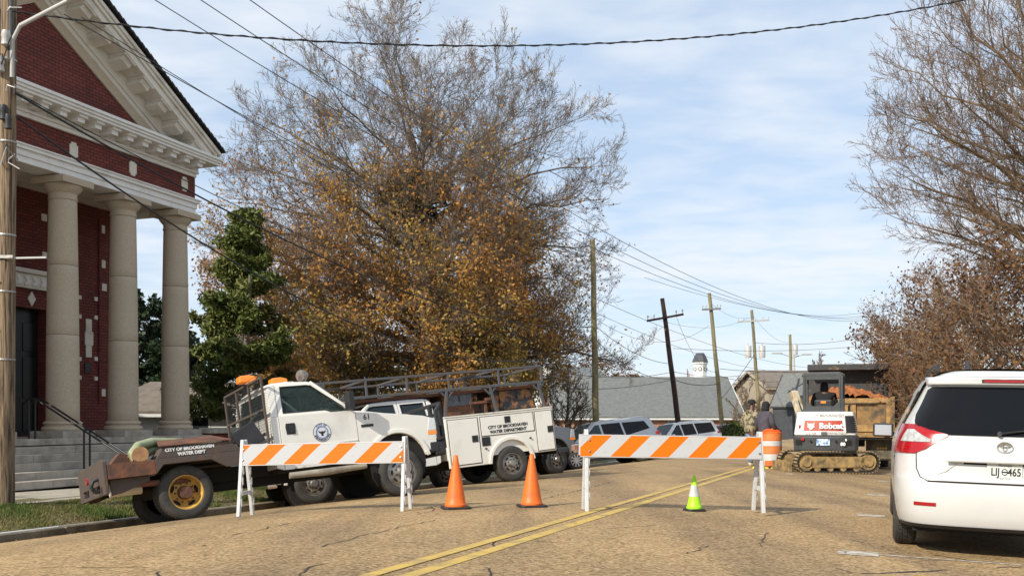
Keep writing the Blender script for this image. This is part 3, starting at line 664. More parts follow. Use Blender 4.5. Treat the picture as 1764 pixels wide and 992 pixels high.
# ---- the big oak: sizes read at 45 m
D = 46.0; tb = P(752, HY, D); tb.z = -2.0+1.2; k_ = D/F
def lump(q, f=.55, a=.07): return a*(np.sin(q[..., 0]*f*1.3+q[..., 2]*f)+np.sin(q[..., 1]*f*1.7+1+q[..., 2]*f*.6)+np.sin(q[..., 0]*f*2.3+q[..., 2]*f*1.9+2))
def env_oak(q):
    x, y, z = q[..., 0], q[..., 1], q[..., 2]; c = 7.0
    rx = np.where(x < 0, 11.2, 10.4); zt = 14.8; zb = 6.2
    zz = np.where(z > c, (z-c)/zt, (z-c)/zb)
    ry = np.where((y < 0) & (x > 4), np.maximum(.6, 9-1.2*x), 9.0)
    return (np.abs(x/rx)**2.2+np.abs(y/ry)**2.2+np.abs(zz)**2.2)**(1/2.2)+lump(q, .8, .018)
def dens_oak(c):
    z = c[:, 2]; x = c[:, 0]
    px = 752+x/k_; py = HY-(z-2.0)/k_
    d = .8*np.clip((py-190)/330, 0, 1)**1.6
    d = np.where(px > 900, d*np.clip(1-(px-900)/190, .06, 1), d); d = np.maximum(d, .012)
    cl = np.sin(x*1.1+z*.7)*np.sin(z*1.25+c[:, 1]*.9)+.5*np.sin(x*2.9+z*2.2)
    return d*np.clip(.66+.45*cl, .05, 1)
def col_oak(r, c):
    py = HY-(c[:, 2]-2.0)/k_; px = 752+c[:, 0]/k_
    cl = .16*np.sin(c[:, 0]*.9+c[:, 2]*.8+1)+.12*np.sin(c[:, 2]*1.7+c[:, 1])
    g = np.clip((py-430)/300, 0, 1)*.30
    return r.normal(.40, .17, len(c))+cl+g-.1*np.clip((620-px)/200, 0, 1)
tree('oak_tree', tb, 21, 'huge half-bare tree with orange brown leaves behind the trucks', 7, env_oak, None, M['bark'], M['twig'], .56, 15.5, n1=84,
     nn=(11, 8, 5, 5), u1=(.16, .97), rmin=.0066, wob=.08, ang=(44, 36, 34, 34), rat=(.38, .50, .50, .66), zlow=-.62, ctr=(0, 0, 7.0),
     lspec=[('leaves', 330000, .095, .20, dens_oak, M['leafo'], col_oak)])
# mistletoe clumps / evergreen clump inside the crown
def clump_tree(name, base, label, seed, shape, n, size, m, ncl, cl_r, cfun, trunk=(.12, 4.0), cat='tree', group=None, bark=None, asp=1.6, trunkname='trunk', squash=.7):
    """an evergreen: clumps of leaf-sized faces spread through shape(u,v) around a stem"""
    r = np.random.default_rng(seed); root = empty(name, base, 0, label, cat, group); ch_ = []
    h = trunk[1]; pts = polylines(r, np.array([[0, 0, -.2]]), np.array([[0, 0, 1.]]), np.array([h]), 6, .04, .02); tubes(pts, np.array([trunk[0]]), np.array([trunk[0]*.3]), 8, ch_)
    cc = shape(r, ncl); L = np.linalg.norm(cc-np.stack([cc[:, 0]*0, cc[:, 1]*0, cc[:, 2]*.8], -1), axis=1)
    s0 = np.stack([cc[:, 0]*0, cc[:, 1]*0, np.minimum(cc[:, 2]*.85, h)], -1); dd = cc-s0; L = np.linalg.norm(dd, axis=1)
    pl = polylines(r, s0, unit(dd), L, 4, .05, 0); tubes(pl, np.maximum(.008*L, .012), np.full(len(L), .006), 4, ch_)
    link(trunkname, npmesh(trunkname, ch_, bark or M['bark']), root)
    k = r.integers(0, ncl, n); off = r.normal(0, 1, (n, 3)); off = unit(off)*(r.random((n, 1))**.75)*cl_r*1.15; off[:, 2] *= squash
    c = cc[k]+off; a = unit(r.normal(0, 1, (n, 3))+.7*unit(off)); b = unit(np.cross(a, r.normal(0, 1, (n, 3)))); s = (size*r.uniform(.6, 1.4, n))[:, None]
    v = np.stack([c-a*s*asp*.5, c+b*s*.5, c+a*s*asp*.5, c-b*s*.5], 1)
    link('crown', npmesh('crown', [(v.reshape(-1, 3), np.arange(4*n).reshape(-1, 4))], m, False, np.repeat(np.clip(cfun(r, c), 0, 1), 4)), root)
    return root
def cone(H, R0, z0=.6, droop=.0, p=1.0):
    def f(r, n):
        u = r.random(n)**1.25; a = r.uniform(0, 6.283, n); q = R0*(1-u**p*.97)*(.35+.65*r.random(n)**.5)*(1+.28*np.sin(3*a+9*u)+.15*np.sin(17*u+a)); return np.stack([q*np.cos(a), q*np.sin(a), z0+u*(H-z0)-droop*q], -1)
    return f
def sprays(H, R0, z0, nb=60, per=6):
    def f(r, n):
        out = []
        while len(out) < n:
            u = r.random()**1.1; a = r.uniform(0, 6.283); L = R0*(1-u**.85*.92)*r.uniform(.55, 1.2); zb = z0+u*(H-z0)
            for k in range(per):
                t = .3+.7*(k+.5)/per; out.append((L*t*math.cos(a)+r.normal(0, .12), L*t*math.sin(a)+r.normal(0, .12), zb+.45*L*t*t-.22*L*t+r.normal(0, .08)))
        return np.array(out[:n])
    return f
def ball_(H, R0, z0=.4):
    def f(r, n):
        d = unit(r.normal(0, 1, (n, 3)))*(r.random((n, 1))**.35); return np.stack([d[:, 0]*R0, d[:, 1]*R0, z0+(H-z0)*(.5+.5*d[:, 2])], -1)
    return f
cv = lambda m, s: (lambda r, c: r.normal(m, s, len(c))+.1*np.sin(c[:, 2]*2+c[:, 0]*2))
def gz(p): return Vector((p.x, p.y, zg(p.x, p.y)-.1))
clump_tree('cedar_tree', gz(P(420, HY, 38)), 'tall dark green cedar beside the church columns', 3, sprays(9.8, 3.3, 2.0), 66000, .075, M['leafg'], 420, .34, cv(.80, .24), (.2, 7.5), asp=2.8, squash=.7)
clump_tree('cedar_tree', gz(P(500, HY, 56)), 'dark evergreen under the orange leaves behind the flatbed cab', 4, ball_(5.6, 2.6, 1.0), 24000, .11, M['leafg'], 190, .55, cv(.42, .2), (.18, 4.0), asp=2.2)
clump_tree('magnolia_tree', gz(P(258, HY, 56)), 'glossy leaved evergreen seen between two church columns', 5, ball_(9.4, 2.8, .5), 17000, .19, M['leafm'], 260, .45, cv(.45, .25), (.14, 6.5))
# evergreen clump high in the oak
clump_tree('mistletoe_clump', P(715, 342, 45)-Vector((0, 0, 1.4)), 'dark green leafy clump growing high in the half-bare tree', 6, ball_(2.6, 1.5, .2), 7000, .14, M['leafg'], 70, .5, cv(.22, .14), (.03, 1.2), cat='plant', trunkname='stem')
# ---- right side: bare trees and thicket
def env_el(rx, ry, c, zt, zb, cx=0, cy=0, a=.08, f=.7):
    def e(q):
        z = q[..., 2]; zz = np.where(z > c, (z-c)/zt, (z-c)/zb); return np.sqrt(((q[..., 0]-cx)/rx)**2+((q[..., 1]-cy)/ry)**2+zz**2)+lump(q, f, a)
    return e
g = gz(P(1860, HY, 24))
tree('bare_tree', g, 13, 'large bare tree reaching its branches in from the upper right', 21, env_el(4.7, 4.5, 8.4, 6.0, 3.4, -1.0, 0, .05), None, M['barkb'], M['twigb'], .30, 10.5, n1=50, nn=(11, 8, 5, 4), u1=(.42, .9), rmin=.0050, wob=.11, ang=(34, 34, 34, 34), rat=(.34, .46, .5, .55), zlow=-.8, ctr=(-1.0, 0, 8.4), bend=.03, rrk=.45)
th = [(1705, 30, 7.0, 4.0, 31, 'brown twiggy tree right behind the minivan roof'), (1600, 42, 8.0, 3.4, 33, 'brown leafless tree left of the minivan beyond the dump truck mirror'),
      (1790, 21, 5.3, 3.2, 34, 'dense brown thicket tree at the right edge above the minivan'), (1668, 36, 7.6, 3.4, 35, 'reddish bare tree rising in the middle of the right thicket')]
for (px, d, h, rr_, sd_, lb) in th:
    g = gz(P(px, HY, d))
    tree('bare_tree', g, h, lb, sd_, env_el(rr_, rr_, h*.52, h*.5, h*.5, 0, 0, .1, 1.2), None, M['barkb'], M['twigb'], .12, h*.8, n1=28, nn=(9, 7, 5, 3), u1=(.04, .97), rmin=.0065, wob=.13, rat=(.34, .46, .5, .6), zlow=-.85, ctr=(0, 0, h*.5), bend=.1,
         lspec=[('leaves', 16000, .065, .16, lambda c: .25+.6*(np.sin(c[:, 0]*1.7+c[:, 2]*2.1) > .2), M['leafbr'], cv(.45, .2))])
# ================================================================ VEHICLES
def arc(cx, cz, r, a0, a1, n=14, rz=None):
    rz = rz or r
    return [(cx+r*math.cos(R(a0+(a1-a0)*i/n)), cz+rz*math.sin(R(a0+(a1-a0)*i/n))) for i in range(n+1)]
AY = Matrix.Rotation(R(-90), 4, 'X')        # lathe axis z -> y
def frame(rear, front, roll_side, L0=0.0):
    """matrix with x from rear to front wheel contact; roll_side: contact on the vehicle's other side (left = +y)"""
    x = (front-rear).normalized(); y = roll_side; y = (y-x*y.dot(x)).normalized(); z = x.cross(y)
    m = Matrix((x, y, z)).transposed().to_4x4(); m.translation = rear
    return m
_tyre = {}
def tyre_mesh(r, w, rim, key):
    if key in _tyre: return _tyre[key]
    h = w/2; b = MB(); e = .02
    prof = [(rim, -h*.75), (rim+.012, -h*.9), (rim+(r-rim)*.5, -h), (r-.035, -h*.93), (r-.008, -h*.78), (r, -h*.6), (r, h*.6), (r-.008, h*.78), (r-.035, h*.93), (rim+(r-rim)*.5, h), (rim+.012, h*.9), (rim, h*.75)]
    b.lathe(prof, 40, AY, closed=True)
    # tread blocks
    for k in range(44):
        a = 2*math.pi*k/44
        for yy in (-h*.42, 0, h*.42):
            c = Vector((math.cos(a+yy)*(r+.001), yy, math.sin(a+yy)*(r+.001))); b.box(c, (.012, h*.36, .034), Matrix.Rotation(-(a+yy), 3, 'Y'))
    _tyre[key] = b.mesh('wheel', M['rubber'], 35); return _tyre[key]
def rim_mesh(kind, rim, w, m, key):
    if key in _tyre: return _tyre[key]
    h = w/2; b = MB(); b.mi = 0
    ri = rim+.004
    b.lathe([(ri, -h*.72), (ri, h*.72), (ri-.018, h*.74), (ri-.022, h*.45), (ri-.04, h*.2), (ri-.04, -h*.6)], 36, AY, cap=False)
    b.lathe([(ri-.005, -h*.62), (.0, -h*.62)], 20, AY, mi=1)
    if kind == 'alloy':
        for k in range(10):
            a = 2*math.pi*k/10; c, s_ = math.cos(a), math.sin(a)
            b.bar((c*.05, h*.62, s_*.05), (c*(ri-.02), h*.66, s_*(ri-.02)), .05, .03, up=(0, 1, 0))
        b.lathe([(.0, h*.60), (.07, h*.62), (.06, h*.70), (.0, h*.72)], 16, AY)
        b.lathe([(ri-.03, h*.05), (.03, h*.05), (.03, h*.08), (ri-.03, h*.08)], 24, AY, mi=1)
    elif kind == 'steel':
        d = h*.35
        b.lathe([(ri-.02, d), (ri*.80, d+.015), (ri*.52, d+.05), (ri*.45, d+.05), (.0, d+.045)], 30, AY, cap=False)
        b.lathe([(.0, d+.10), (ri*.26, d+.10), (ri*.34, d+.05), (ri*.36, d+.04)], 20, AY)
        for k in range(8):
            a = 2*math.pi*k/8; q = Matrix.Translation((math.cos(a)*ri*.66, d+.034, math.sin(a)*ri*.66)) @ Matrix.Rotation(-a, 4, 'Y') @ AY @ Matrix.Diagonal((.022, .045, 1, 1))
            b.lathe([(1, -.004), (1, .008), (.0, .008)], 10, q, mi=1)
        for k in range(8):
            a = 2*math.pi*(k+.5)/8; q = Matrix.Translation((math.cos(a)*ri*.42, d+.05, math.sin(a)*ri*.42)) @ AY; b.lathe([(.012, 0), (.012, .02), (.0, .02)], 6, q, mi=1)
    else:   # deep dished rear dual
        d = -h*.55
        b.lathe([(ri-.015, h*.72), (ri*.9, h*.4), (ri*.86, d+.02), (ri*.72, d), (ri*.45, d+.02), (ri*.40, d+.03), (.0, d+.03)], 36, AY, cap=False)
        b.lathe([(.0, d+.16), (.085, d+.16), (.10, d+.14), (.11, d+.02)], 20, AY, mi=2)
        for k in range(5):
            a = 2*math.pi*(k+.3)/5; q = Matrix.Translation((math.cos(a)*ri*.70, d+.012, math.sin(a)*ri*.70)) @ Matrix.Rotation(-a, 4, 'Y') @ AY @ Matrix.Diagonal((.026, .062, 1, 1)); b.lathe([(1, -.01), (1, .006), (.0, .006)], 12, q, mi=1)
        for k in range(10):
            a = 2*math.pi*k/10; q = Matrix.Translation((math.cos(a)*.145, d+.03, math.sin(a)*.145)) @ AY; b.lathe([(.016, 0), (.016, .03), (.0, .03)], 6, q, mi=2)
    _tyre[key] = b.mesh('rim', [m, M['under'], M['rust']], 35); return _tyre[key]
def wheel(root, x, y, r=.40, w=.24, rim=.235, kind='steel', m=None, z=None, tilt=0):
    """wheel part with its rim as sub-part; faces outwards (sign of y)"""
    o = link('wheel', tyre_mesh(r, w, rim, ('t', r, w, rim)), root); o.location = (x, y, r if z is None else z)
    o.rotation_euler = (0, 0, (math.pi if y < 0 else 0)+tilt)
    q = link('rim', rim_mesh(kind, rim, w, m or M['steel'], ('r', kind, rim, w, (m or M['steel']).name)), o)
    return o
def side(sg, y0, tilt=0.0, zt=0.0):
    """map (x, z, depth) to a vehicle side; sg -1 right, +1 left; depth inwards; leaning in above zt"""
    return lambda u, v, d: (u, sg*(y0-d-max(0, v-zt)*tilt), v)
def sheet(mb, rows, mi=None):
    """a skin over rows of points"""
    n = len(rows[0]); vs = [p for r_ in rows for p in r_]
    mb.add(vs, [(i*n+j, i*n+j+1, (i+1)*n+j+1, (i+1)*n+j) for i in range(len(rows)-1) for j in range(n-1)], mi)
def pickup_front(root, paint, xb, xf, crew=False, hwid=1.0, guard=False, bumper='chrome', rust=False, gl=None):
    """cab, doors, fenders, hood and nose of a heavy pickup; xb back of the cab, xf front axle"""
    gl = gl or M['glassc']
    XD = xf-.70                    # front edge of the front door
    bz = 1.42; rz = 2.0; TL = .28
    c1 = XD-1.31                   # rear edge of the front door
    doors = [(c1, XD)]
    if crew: doors.append((xb+.10, c1-.012))
    xr0 = xb+.06
    for sg in (-1, 1):
        fnl = side(sg, hwid); fnu = side(sg, hwid-.005, TL, bz)
        # cab corner behind the doors
        e = doors[-1][0]-.008
        b = MB(); b.plate([(xb, .60), (e, .56), (e, bz), (xb, bz)], [], 0, .05, fnl); b.plate([(xb, bz+.001), (e, bz+.001), (e+.05, rz-.02), (xb+.10, rz-.04), (xb+.03, rz-.12)], [], 0, .05, fnu)
        b.build('cab_corner', paint, root, bevel=.012)
        for (a, c) in doors:
            b = MB(); lo = .56
            frontd = c == XD
            if frontd:
                top = [(a, bz), (c, bz-.02)]
                b.plate([(a, lo), (c, lo), (c, bz-.02), (c-.10, bz), (a, bz)], [], -.004, .05, fnl)
                out_ = [(a, bz+.001), (c-.06, bz+.001), (c-.10, bz+.06), (c-.62, rz-.055), (c-.72, rz-.02), (a+.05, rz-.02)]
                hole = [(a+.085, bz+.035), (c-.20, bz+.035), (c-.245, bz+.10), (c-.66, rz-.10), (c-.74, rz-.085), (a+.12, rz-.085)]
                # the sill dips towards the mirror
                hole = [(a+.085, bz+.05), (c-.52, bz+.05), (c-.42, bz+.012), (c-.14, bz+.012), (c-.20, bz+.09), (c-.66, rz-.10), (c-.74, rz-.085), (a+.12, rz-.085)]
            else:
                b.plate([(a, lo), (c, lo), (c, bz), (a, bz)], [], -.004, .05, fnl)
                out_ = [(a, bz+.001), (c, bz+.001), (c+.05, rz-.02), (a+.08, rz-.02)]
                hole = [(a+.08, bz+.05), (c-.05, bz+.05), (c-.01, rz-.10), (a+.12, rz-.10)]
            b.plate(out_, [hole], -.002, .045, fnu)
            b.plate([(a+.012, .905), (c-.012, .905), (c-.012, .93), (a+.012, .93)], [], -.013, -.0045, fnl)
            d_ = b.build('door', paint, root, bevel=.008)
            g = MB(); g.plate(hole, [], .018, .024, fnu); g.build('window', gl if frontd else M['glass'], d_)
            tr_ = MB(); tr_.tube([fnu(p[0], p[1], -.002) for p in hole+[hole[0]]], .009, 5); tr_.build('window_seal', M['blackp'], d_)
            h = MB(); hx = a+.17; h.plate([(hx-.075, 1.12), (hx+.075, 1.12), (hx+.085, 1.24), (hx+.075, 1.30), (hx-.075, 1.30), (hx-.085, 1.24)], [], -.012, .0, fnl); h.plate([(hx-.03, 1.14), (hx+.05, 1.14), (hx+.05, 1.24), (hx-.03, 1.24)], [], -.03, -.0121, fnl)
            h.build('handle', M['blackp'], d_, bevel=.006)
            if frontd:
                mb = MB(); xm = c-.16; mb.plate([(xm-.02, bz+.02), (xm+.14, bz-.0), (xm+.02, bz+.16)], [], -.02, .0, fnl)
                mb.box((xm+.02, sg*(hwid+.17), bz+.14), (.10, .20, .30)); mb.bar((xm+.05, sg*(hwid-.02), bz+.05), (xm+.03, sg*(hwid+.12), bz+.06), .05, .05)
                mb.build('mirror', M['blackp'], d_, bevel=.03, seg=3)
        # fender with arch
        r_ = .53; cz = .43
        ol = [(XD+.008, .56), (xf-r_+.01, .56)]+arc(xf, cz, r_, 166, 12, 16)+[(xf+.60, .62), (xf+.74, .66), (xf+.77, .98), (xf+.73, 1.16), (xf+.55, 1.22), (xf-.35, 1.345), (XD+.008, bz-.03)]
        b = MB(); b.plate(ol, [], 0, .05, fnl); b.build('fender', paint, root, bevel=.03, seg=3)
        fl = MB(); a_ = arc(xf, cz, r_+.005, 168, 10, 16); o_ = arc(xf, cz, r_+.075, 168, 10, 16)
        fl.plate(a_+o_[::-1], [], -.025, .0, fnl); fl.build('wheel_arch', paint, root, bevel=.015)
        ba = MB(); ba.plate([(xf-.40, 1.12), (xf-.62, 1.12), (xf-.62, 1.165), (xf-.40, 1.165)], [], -.008, 0, fnl); ba.build('badge', M['blackp'], root)
        # headlight wrapping the corner
        hl = MB(); hl.plate([(xf+.60, .95), (xf+.79, .95), (xf+.77, 1.16), (xf+.66, 1.18)], [], -.006, .1, fnl); hl.build('headlight', M['clearl'], root, bevel=.01)
        am = MB(); am.plate([(xf+.60, .88), (xf+.80, .88), (xf+.795, .945), (xf+.60, .945)], [], -.006, .1, fnl); am.build('turn_signal', M['amber'], root, bevel=.006)
        # inner wheel well
        iw = MB(); iw.tube([(xf, sg*(hwid-.06), cz+.06), (xf, sg*.55, cz+.06)], .53, 20); iw.build('wheel_well', M['under'], root)
    # hood
    b = MB(); xs = [(XD-.10, bz+.0), (XD+.02, bz+.01), (XD+.25, bz-.01), (xf-.1, bz-.075), (xf+.35, bz-.135), (xf+.58, bz-.185), (xf+.70, bz-.26)]
    rows = []
    for (x, z) in xs: rows.append([(x, hwid*(k/6-1)*.0+(-hwid+.03)+(2*hwid-.06)*k/12, z+.055*(1-((k-6)/6)**2)-.05*((k-6)/6)**6) for k in range(13)])
    sheet(b, rows); o = b.build('hood', paint, root, smooth=40); sm = o.modifiers.new('solid', 'SOLIDIFY'); sm.thickness = .03; sm.offset = -1
    # nose: grille and bumper
    b = MB(); b.bb(xf+.55, xf+.765, -hwid+.16, hwid-.16, .85, 1.18); b.build('grille', M['chrome'] if bumper == 'chrome' else M['blackp'], root, bevel=.03)
    b = MB(); b.bb(xf+.70, xf+.92, -hwid+.0, hwid-.0, .50, .76); b.bb(xf+.60, xf+.80, -hwid-.01, hwid+.01, .56, .76)
    b.build('bumper', M['chrome'] if bumper == 'chrome' else M['dark'], root, bevel=.04, seg=3)
    if guard:
        b = MB()
        for y in (-.86, -.5, .5, .86): b.bar((xf+.96, y, .62), (xf+.96, y, 1.42), .07, .07)
        for z in (.80, 1.02, 1.24, 1.42): b.bar((xf+.96, -.9, z), (xf+.96, .9, z), .06, .06)
        for sg in (-1, 1): b.bar((xf+.96, sg*.9, 1.40), (xf+.80, sg*1.0, 1.28), .06, .06); b.bar((xf+.96, sg*.9, .80), (xf+.80, sg*1.0, .80), .06, .06); b.bar((xf+.80, sg*1.0, .76), (xf+.80, sg*1.0, 1.3), .06, .06)
        b.build('grille_guard', M['dark'], root, bevel=.012)
    # roof, windshield, back wall, floor, seats, dash
    yr = hwid-.005-TL*(rz-bz)
    b = MB(); xw = XD-.72; rows = []
    for (x, z) in ((xb+.06, rz-.10), (xb+.09, rz-.03), (xb+.18, rz), (xb+.5, rz+.012), (xw-.3, rz+.012), (xw-.05, rz-.0), (xw+.06, rz-.04)):
        rows.append([(x, -yr-.01+(2*yr+.02)*k/10, z+.03*(1-((k-5)/5)**2)-.025*((k-5)/5)**8) for k in range(11)])
    sheet(b, rows); o = b.build('roof', paint, root, smooth=50); sm = o.modifiers.new('solid', 'SOLIDIFY'); sm.thickness = .05; sm.offset = -1
    yb = hwid-.02
    b = MB(); b.add([(xw+.07, -yr+.05, rz-.05), (xw+.07, yr-.05, rz-.05), (XD-.03, yb-.08, bz+.03), (XD-.03, -yb+.08, bz+.03)], [(0, 1, 2, 3)]); b.build('windshield', gl, root)
    for sg in (-1, 1):
        b = MB(); b.bar((xw+.05, sg*(yr-.0), rz-.04), (XD-.05, sg*(yb-.025), bz+.0), .09, .07); b.build('pillar', paint, root, bevel=.02)
    b = MB(); b.plate([(-yb+.03, .6), (yb-.03, .6), (yb-.03, bz), (yr-.0, rz-.06), (-yr+.0, rz-.06), (-yb+.03, bz)], [[(-yb+.22, bz+.04), (yb-.22, bz+.04), (yr-.16, rz-.13), (-yr+.16, rz-.13)]], 0, .04, lambda u, v, d: (xb+.01+d+max(0, v-bz)*.10, u, v)); b.build('cab_back', paint, root)
    b = MB(); b.plate([(-yb+.22, bz+.04), (yb-.22, bz+.04), (yr-.16, rz-.13), (-yr+.16, rz-.13)], [], .015, .02, lambda u, v, d: (xb+.01+d+max(0, v-bz)*.10, u, v)); b.build('rear_window', gl, root)
    b = MB(); b.bb(xb+.05, XD, -hwid+.06, hwid-.06, .52, .62); b.bb(XD-.30, XD+.3, -hwid+.08, hwid-.08, .62, bz-.06)
    for y in ((-.45, .45)):
        b.bb(xb+.35, xb+.9, y-.35, y+.35, .62, 1.0); b.bb(xb+.22, xb+.40, y-.34, y+.34, .9, 1.62)
        if crew: b.bb(c1-.0, c1+.55, y-.3, y+.3, .62, 1.0); b.bb(c1-.1, c1+.06, y-.3, y+.3, .9, 1.66)
    b.build('interior', M['under'], root, bevel=.03)
    sw_ = MB(); n_ = 20; c = Vector((XD-.42, .45, 1.28)); sw_.tube([c+Vector((math.sin(2*math.pi*k/n_)*.09, math.cos(2*math.pi*k/n_)*.19, math.sin(2*math.pi*k/n_)*.17)) for k in range(n_+1)], .014, 6); sw_.build('steering_wheel', M['blackp'], root)
def chassis(root, x0, x1, axles, yw=.43):
    b = MB()
    for sg in (-1, 1): b.bb(x0, x1, sg*yw-.05, sg*yw+.05, .52, .74)
    for x in axles: b.tube([(x, -.8, .40), (x, .8, .40)], .07, 8); b.ball((x, 0, .40), .17, 10)
    b.bb(x0+.8, x1-.6, -.36, .36, .40, .60); b.bb(x1-1.3, x1-.35, -.55, .55, .42, .95)
    b.build('chassis', M['under'], root)
# ---------------------------------------------------------------- flatbed service truck
rr_, rf_ = on_ground(321, 895), on_ground(691, 848)
rr_ = P(321, 895, 15.0); rf_ = P(691, 848, 16.9)
rr_.z = zg(rr_.x, rr_.y); rf_.z = zg(rf_.x, rf_.y)
x_ = (rf_-rr_).normalized(); lf = Vector((-x_.y, x_.x, 0)).normalized()
lr_ = rr_+lf*1.7; lr_.z = zg(lr_.x, lr_.y)-.0
WB = (rf_-rr_).length; m_ = frame(rr_, rf_, lr_-rr_); m_.translation = m_.translation+m_.to_3x3() @ Vector((0, .86, 0))
t1 = empty('flatbed_truck', label='white flatbed work truck with rusty bed and door seal, nose uphill', cat='truck', mtx=m_)
pickup_front(t1, M['whiter'], 1.46, WB, guard=True, bumper='dark')
chassis(t1, -1.15, WB+.6, (0, WB))
for sg in (-1, 1):
    wheel(t1, 0, sg*.93, .405, .23, .262, 'dish', M['yellow']); wheel(t1, 0, sg*.68, .405, .23, .262, 'steel', M['steel']); wheel(t1, WB, sg*.90, .405, .24, .262, 'steel', M['steel'])
bt = .92
b = MB(); b.bb(-1.07, 1.34, -1.12, 1.12, bt-.07, bt); b.build('bed_deck', M['rustd'], t1)
for sg in (-1, 1):
    b = MB(); ol = [(-1.09, bt-.20), (-1.09, bt+.012), (1.34, bt+.012), (1.34, bt-.20), (.60, bt-.20)]+arc(0, .40, .53, 38, 142, 12)[0:]+[(-.60, bt-.20)]
    b.plate([(-1.09, bt-.205), (-1.09, bt+.012), (-.42, bt+.012), (-.42, bt-.205)], [], 0, .06, side(sg, 1.18)); b.build('bed_rail', M['rust'], t1, bevel=.006)
    b = MB(); b.plate([(-.418, bt-.205), (-.418, bt+.012), (1.34, bt+.012), (1.34, bt-.21), (.62, bt-.21), (.40, bt-.075), (-.30, bt-.075)], [], .001, .055, side(sg, 1.18)); b.build('bed_rail', M['rustd'], t1, bevel=.006)
    b = MB(); b.plate([(-1.06, bt-.21), (-.50, bt-.21), (-.50, bt-.28), (-.9, bt-.42), (-1.04, bt-.44)], [], .03, .09, side(sg, 1.10)); b.build('bed_skirt', M['rustd'], t1)
b = MB(); b.plate([(-1.18, .50), (1.18, .50), (1.18, bt+.06), (1.02, bt+.10), (-1.02, bt+.10), (-1.18, bt+.06)], [[(-.8, .56), (-.25, .56), (-.25, .66), (-.8, .66)], [(.25, .56), (.8, .56), (.8, .66), (.25, .66)]], 0, .06, lambda u, v, d: (-1.095-d, u, v)); b.build('tailboard', M['rustd'], t1, bevel=.012)
b = MB()
for y in (-.75,):
    b.tube([(-1.15, y, .76), (-1.23, y, .74), (-1.27, y, .66), (-1.23, y, .58), (-1.16, y, .58)], .028, 8)
b.build('tow_hook', M['dark'], t1, smooth=50)
for y in (-1.0,):
    b = MB(); b.lathe([(.055, 0), (.055, .03), (.0, .035)], 14, Matrix.Translation((-1.337, y, .72)) @ Matrix.Rotation(R(-90), 4, 'Y')); b.build('tail_light', M['redl'], t1)
b = MB(); b.tube([(-1.0, -.62, .58), (-.55, -.62, .58)], .105, 16); b.build('air_tank', M['cream'], t1, smooth=40)
b = MB(); b.tube([(-.95, -.98, .62), (-.45, -.95, .60), (.3, -.8, .58)], .045, 12, cap=False); b.build('exhaust_pipe', M['rust'], t1, smooth=40)
# toolbox with lid, hose, log, tarp
RK1 = Matrix.Rotation(R(-1.7), 4, 'Y'); mb1 = m_ @ RK1
tb_ = empty('tool_box', label='dark steel toolbox with rusty lid and white lettering on the flatbed', cat='toolbox', mtx=mb1)
b = MB(); b.prism([(-.40, bt+.013), (-.27, bt+.19), (.72, bt+.19), (.95, bt+.013)], -1.10, -.62); b.build('box', M['rustd'], tb_, bevel=.012)
b = MB(); b.add([(-.34, -1.13, bt+.192), (.76, -1.13, bt+.192), (.62, -.62, bt+.31), (-.24, -.62, bt+.31), (-.34, -1.13, bt+.21), (.76, -1.13, bt+.21), (.62, -.62, bt+.335), (-.24, -.62, bt+.335)], [(0, 1, 2, 3), (7, 6, 5, 4), (0, 4, 5, 1), (1, 5, 6, 2), (2, 6, 7, 3), (3, 7, 4, 0)]); b.build('lid', M['rust'], tb_, bevel=.006)
TR = Matrix.Translation
RX = Matrix.Rotation(R(90), 4, 'X')
text('CITY OF BROOKHAVEN', .068, M['inkw'], tb_, TR((.12, -1.105, bt+.135)) @ RX, .002, sx=1.0, bold=.003)
text('WATER DEPT', .068, M['inkw'], tb_, TR((.14, -1.105, bt+.062)) @ RX, .002, sx=1.0, bold=.003)
hs = empty('hose', label='pale green coiled hose lying on the rusty truck bed', cat='hose', mtx=mb1)
b = MB(); b.tube([(-.62, -.9, bt+.06), (-.66, -.85, bt+.16), (-.55, -.75, bt+.27), (-.30, -.55, bt+.33), (.1, -.4, bt+.30), (.6, -.3, bt+.24), (1.0, -.3, bt+.12)], .07, 12); b.tube([(-.5, -.7, bt+.06), (-.45, -.62, bt+.15), (-.2, -.45, bt+.24), (.3, -.2, bt+.24), (.8, -.1, bt+.1)], .065, 12); b.build('coil', mat('pale_green_hose', (.33, .37, .22), .6, col2=(.22, .24, .13), scale=6), hs, smooth=50)
lo = empty('wood_post', label='cut end of a round wooden post lying on the rusty truck bed', cat='post', mtx=mb1)
b = MB(); b.tube([(-.60, -1.12, bt+.115), (-.45, .3, bt+.115)], .115, 16); b.build('log', mat('cut_wood', (.38, .22, .10), .8, col2=(.22, .11, .05), scale=9), lo, smooth=40)
tp_ = empty('steel_plate', label='rusty bent plate standing on the end of the truck bed', cat='plate', mtx=mb1)
b = MB(); b.prism([(-.98, bt+.014), (-.62, bt+.014), (-.70, bt+.20), (-.78, bt+.22)], -.55, -.25); b.build('plate', M['rust'], tp_, bevel=.01)
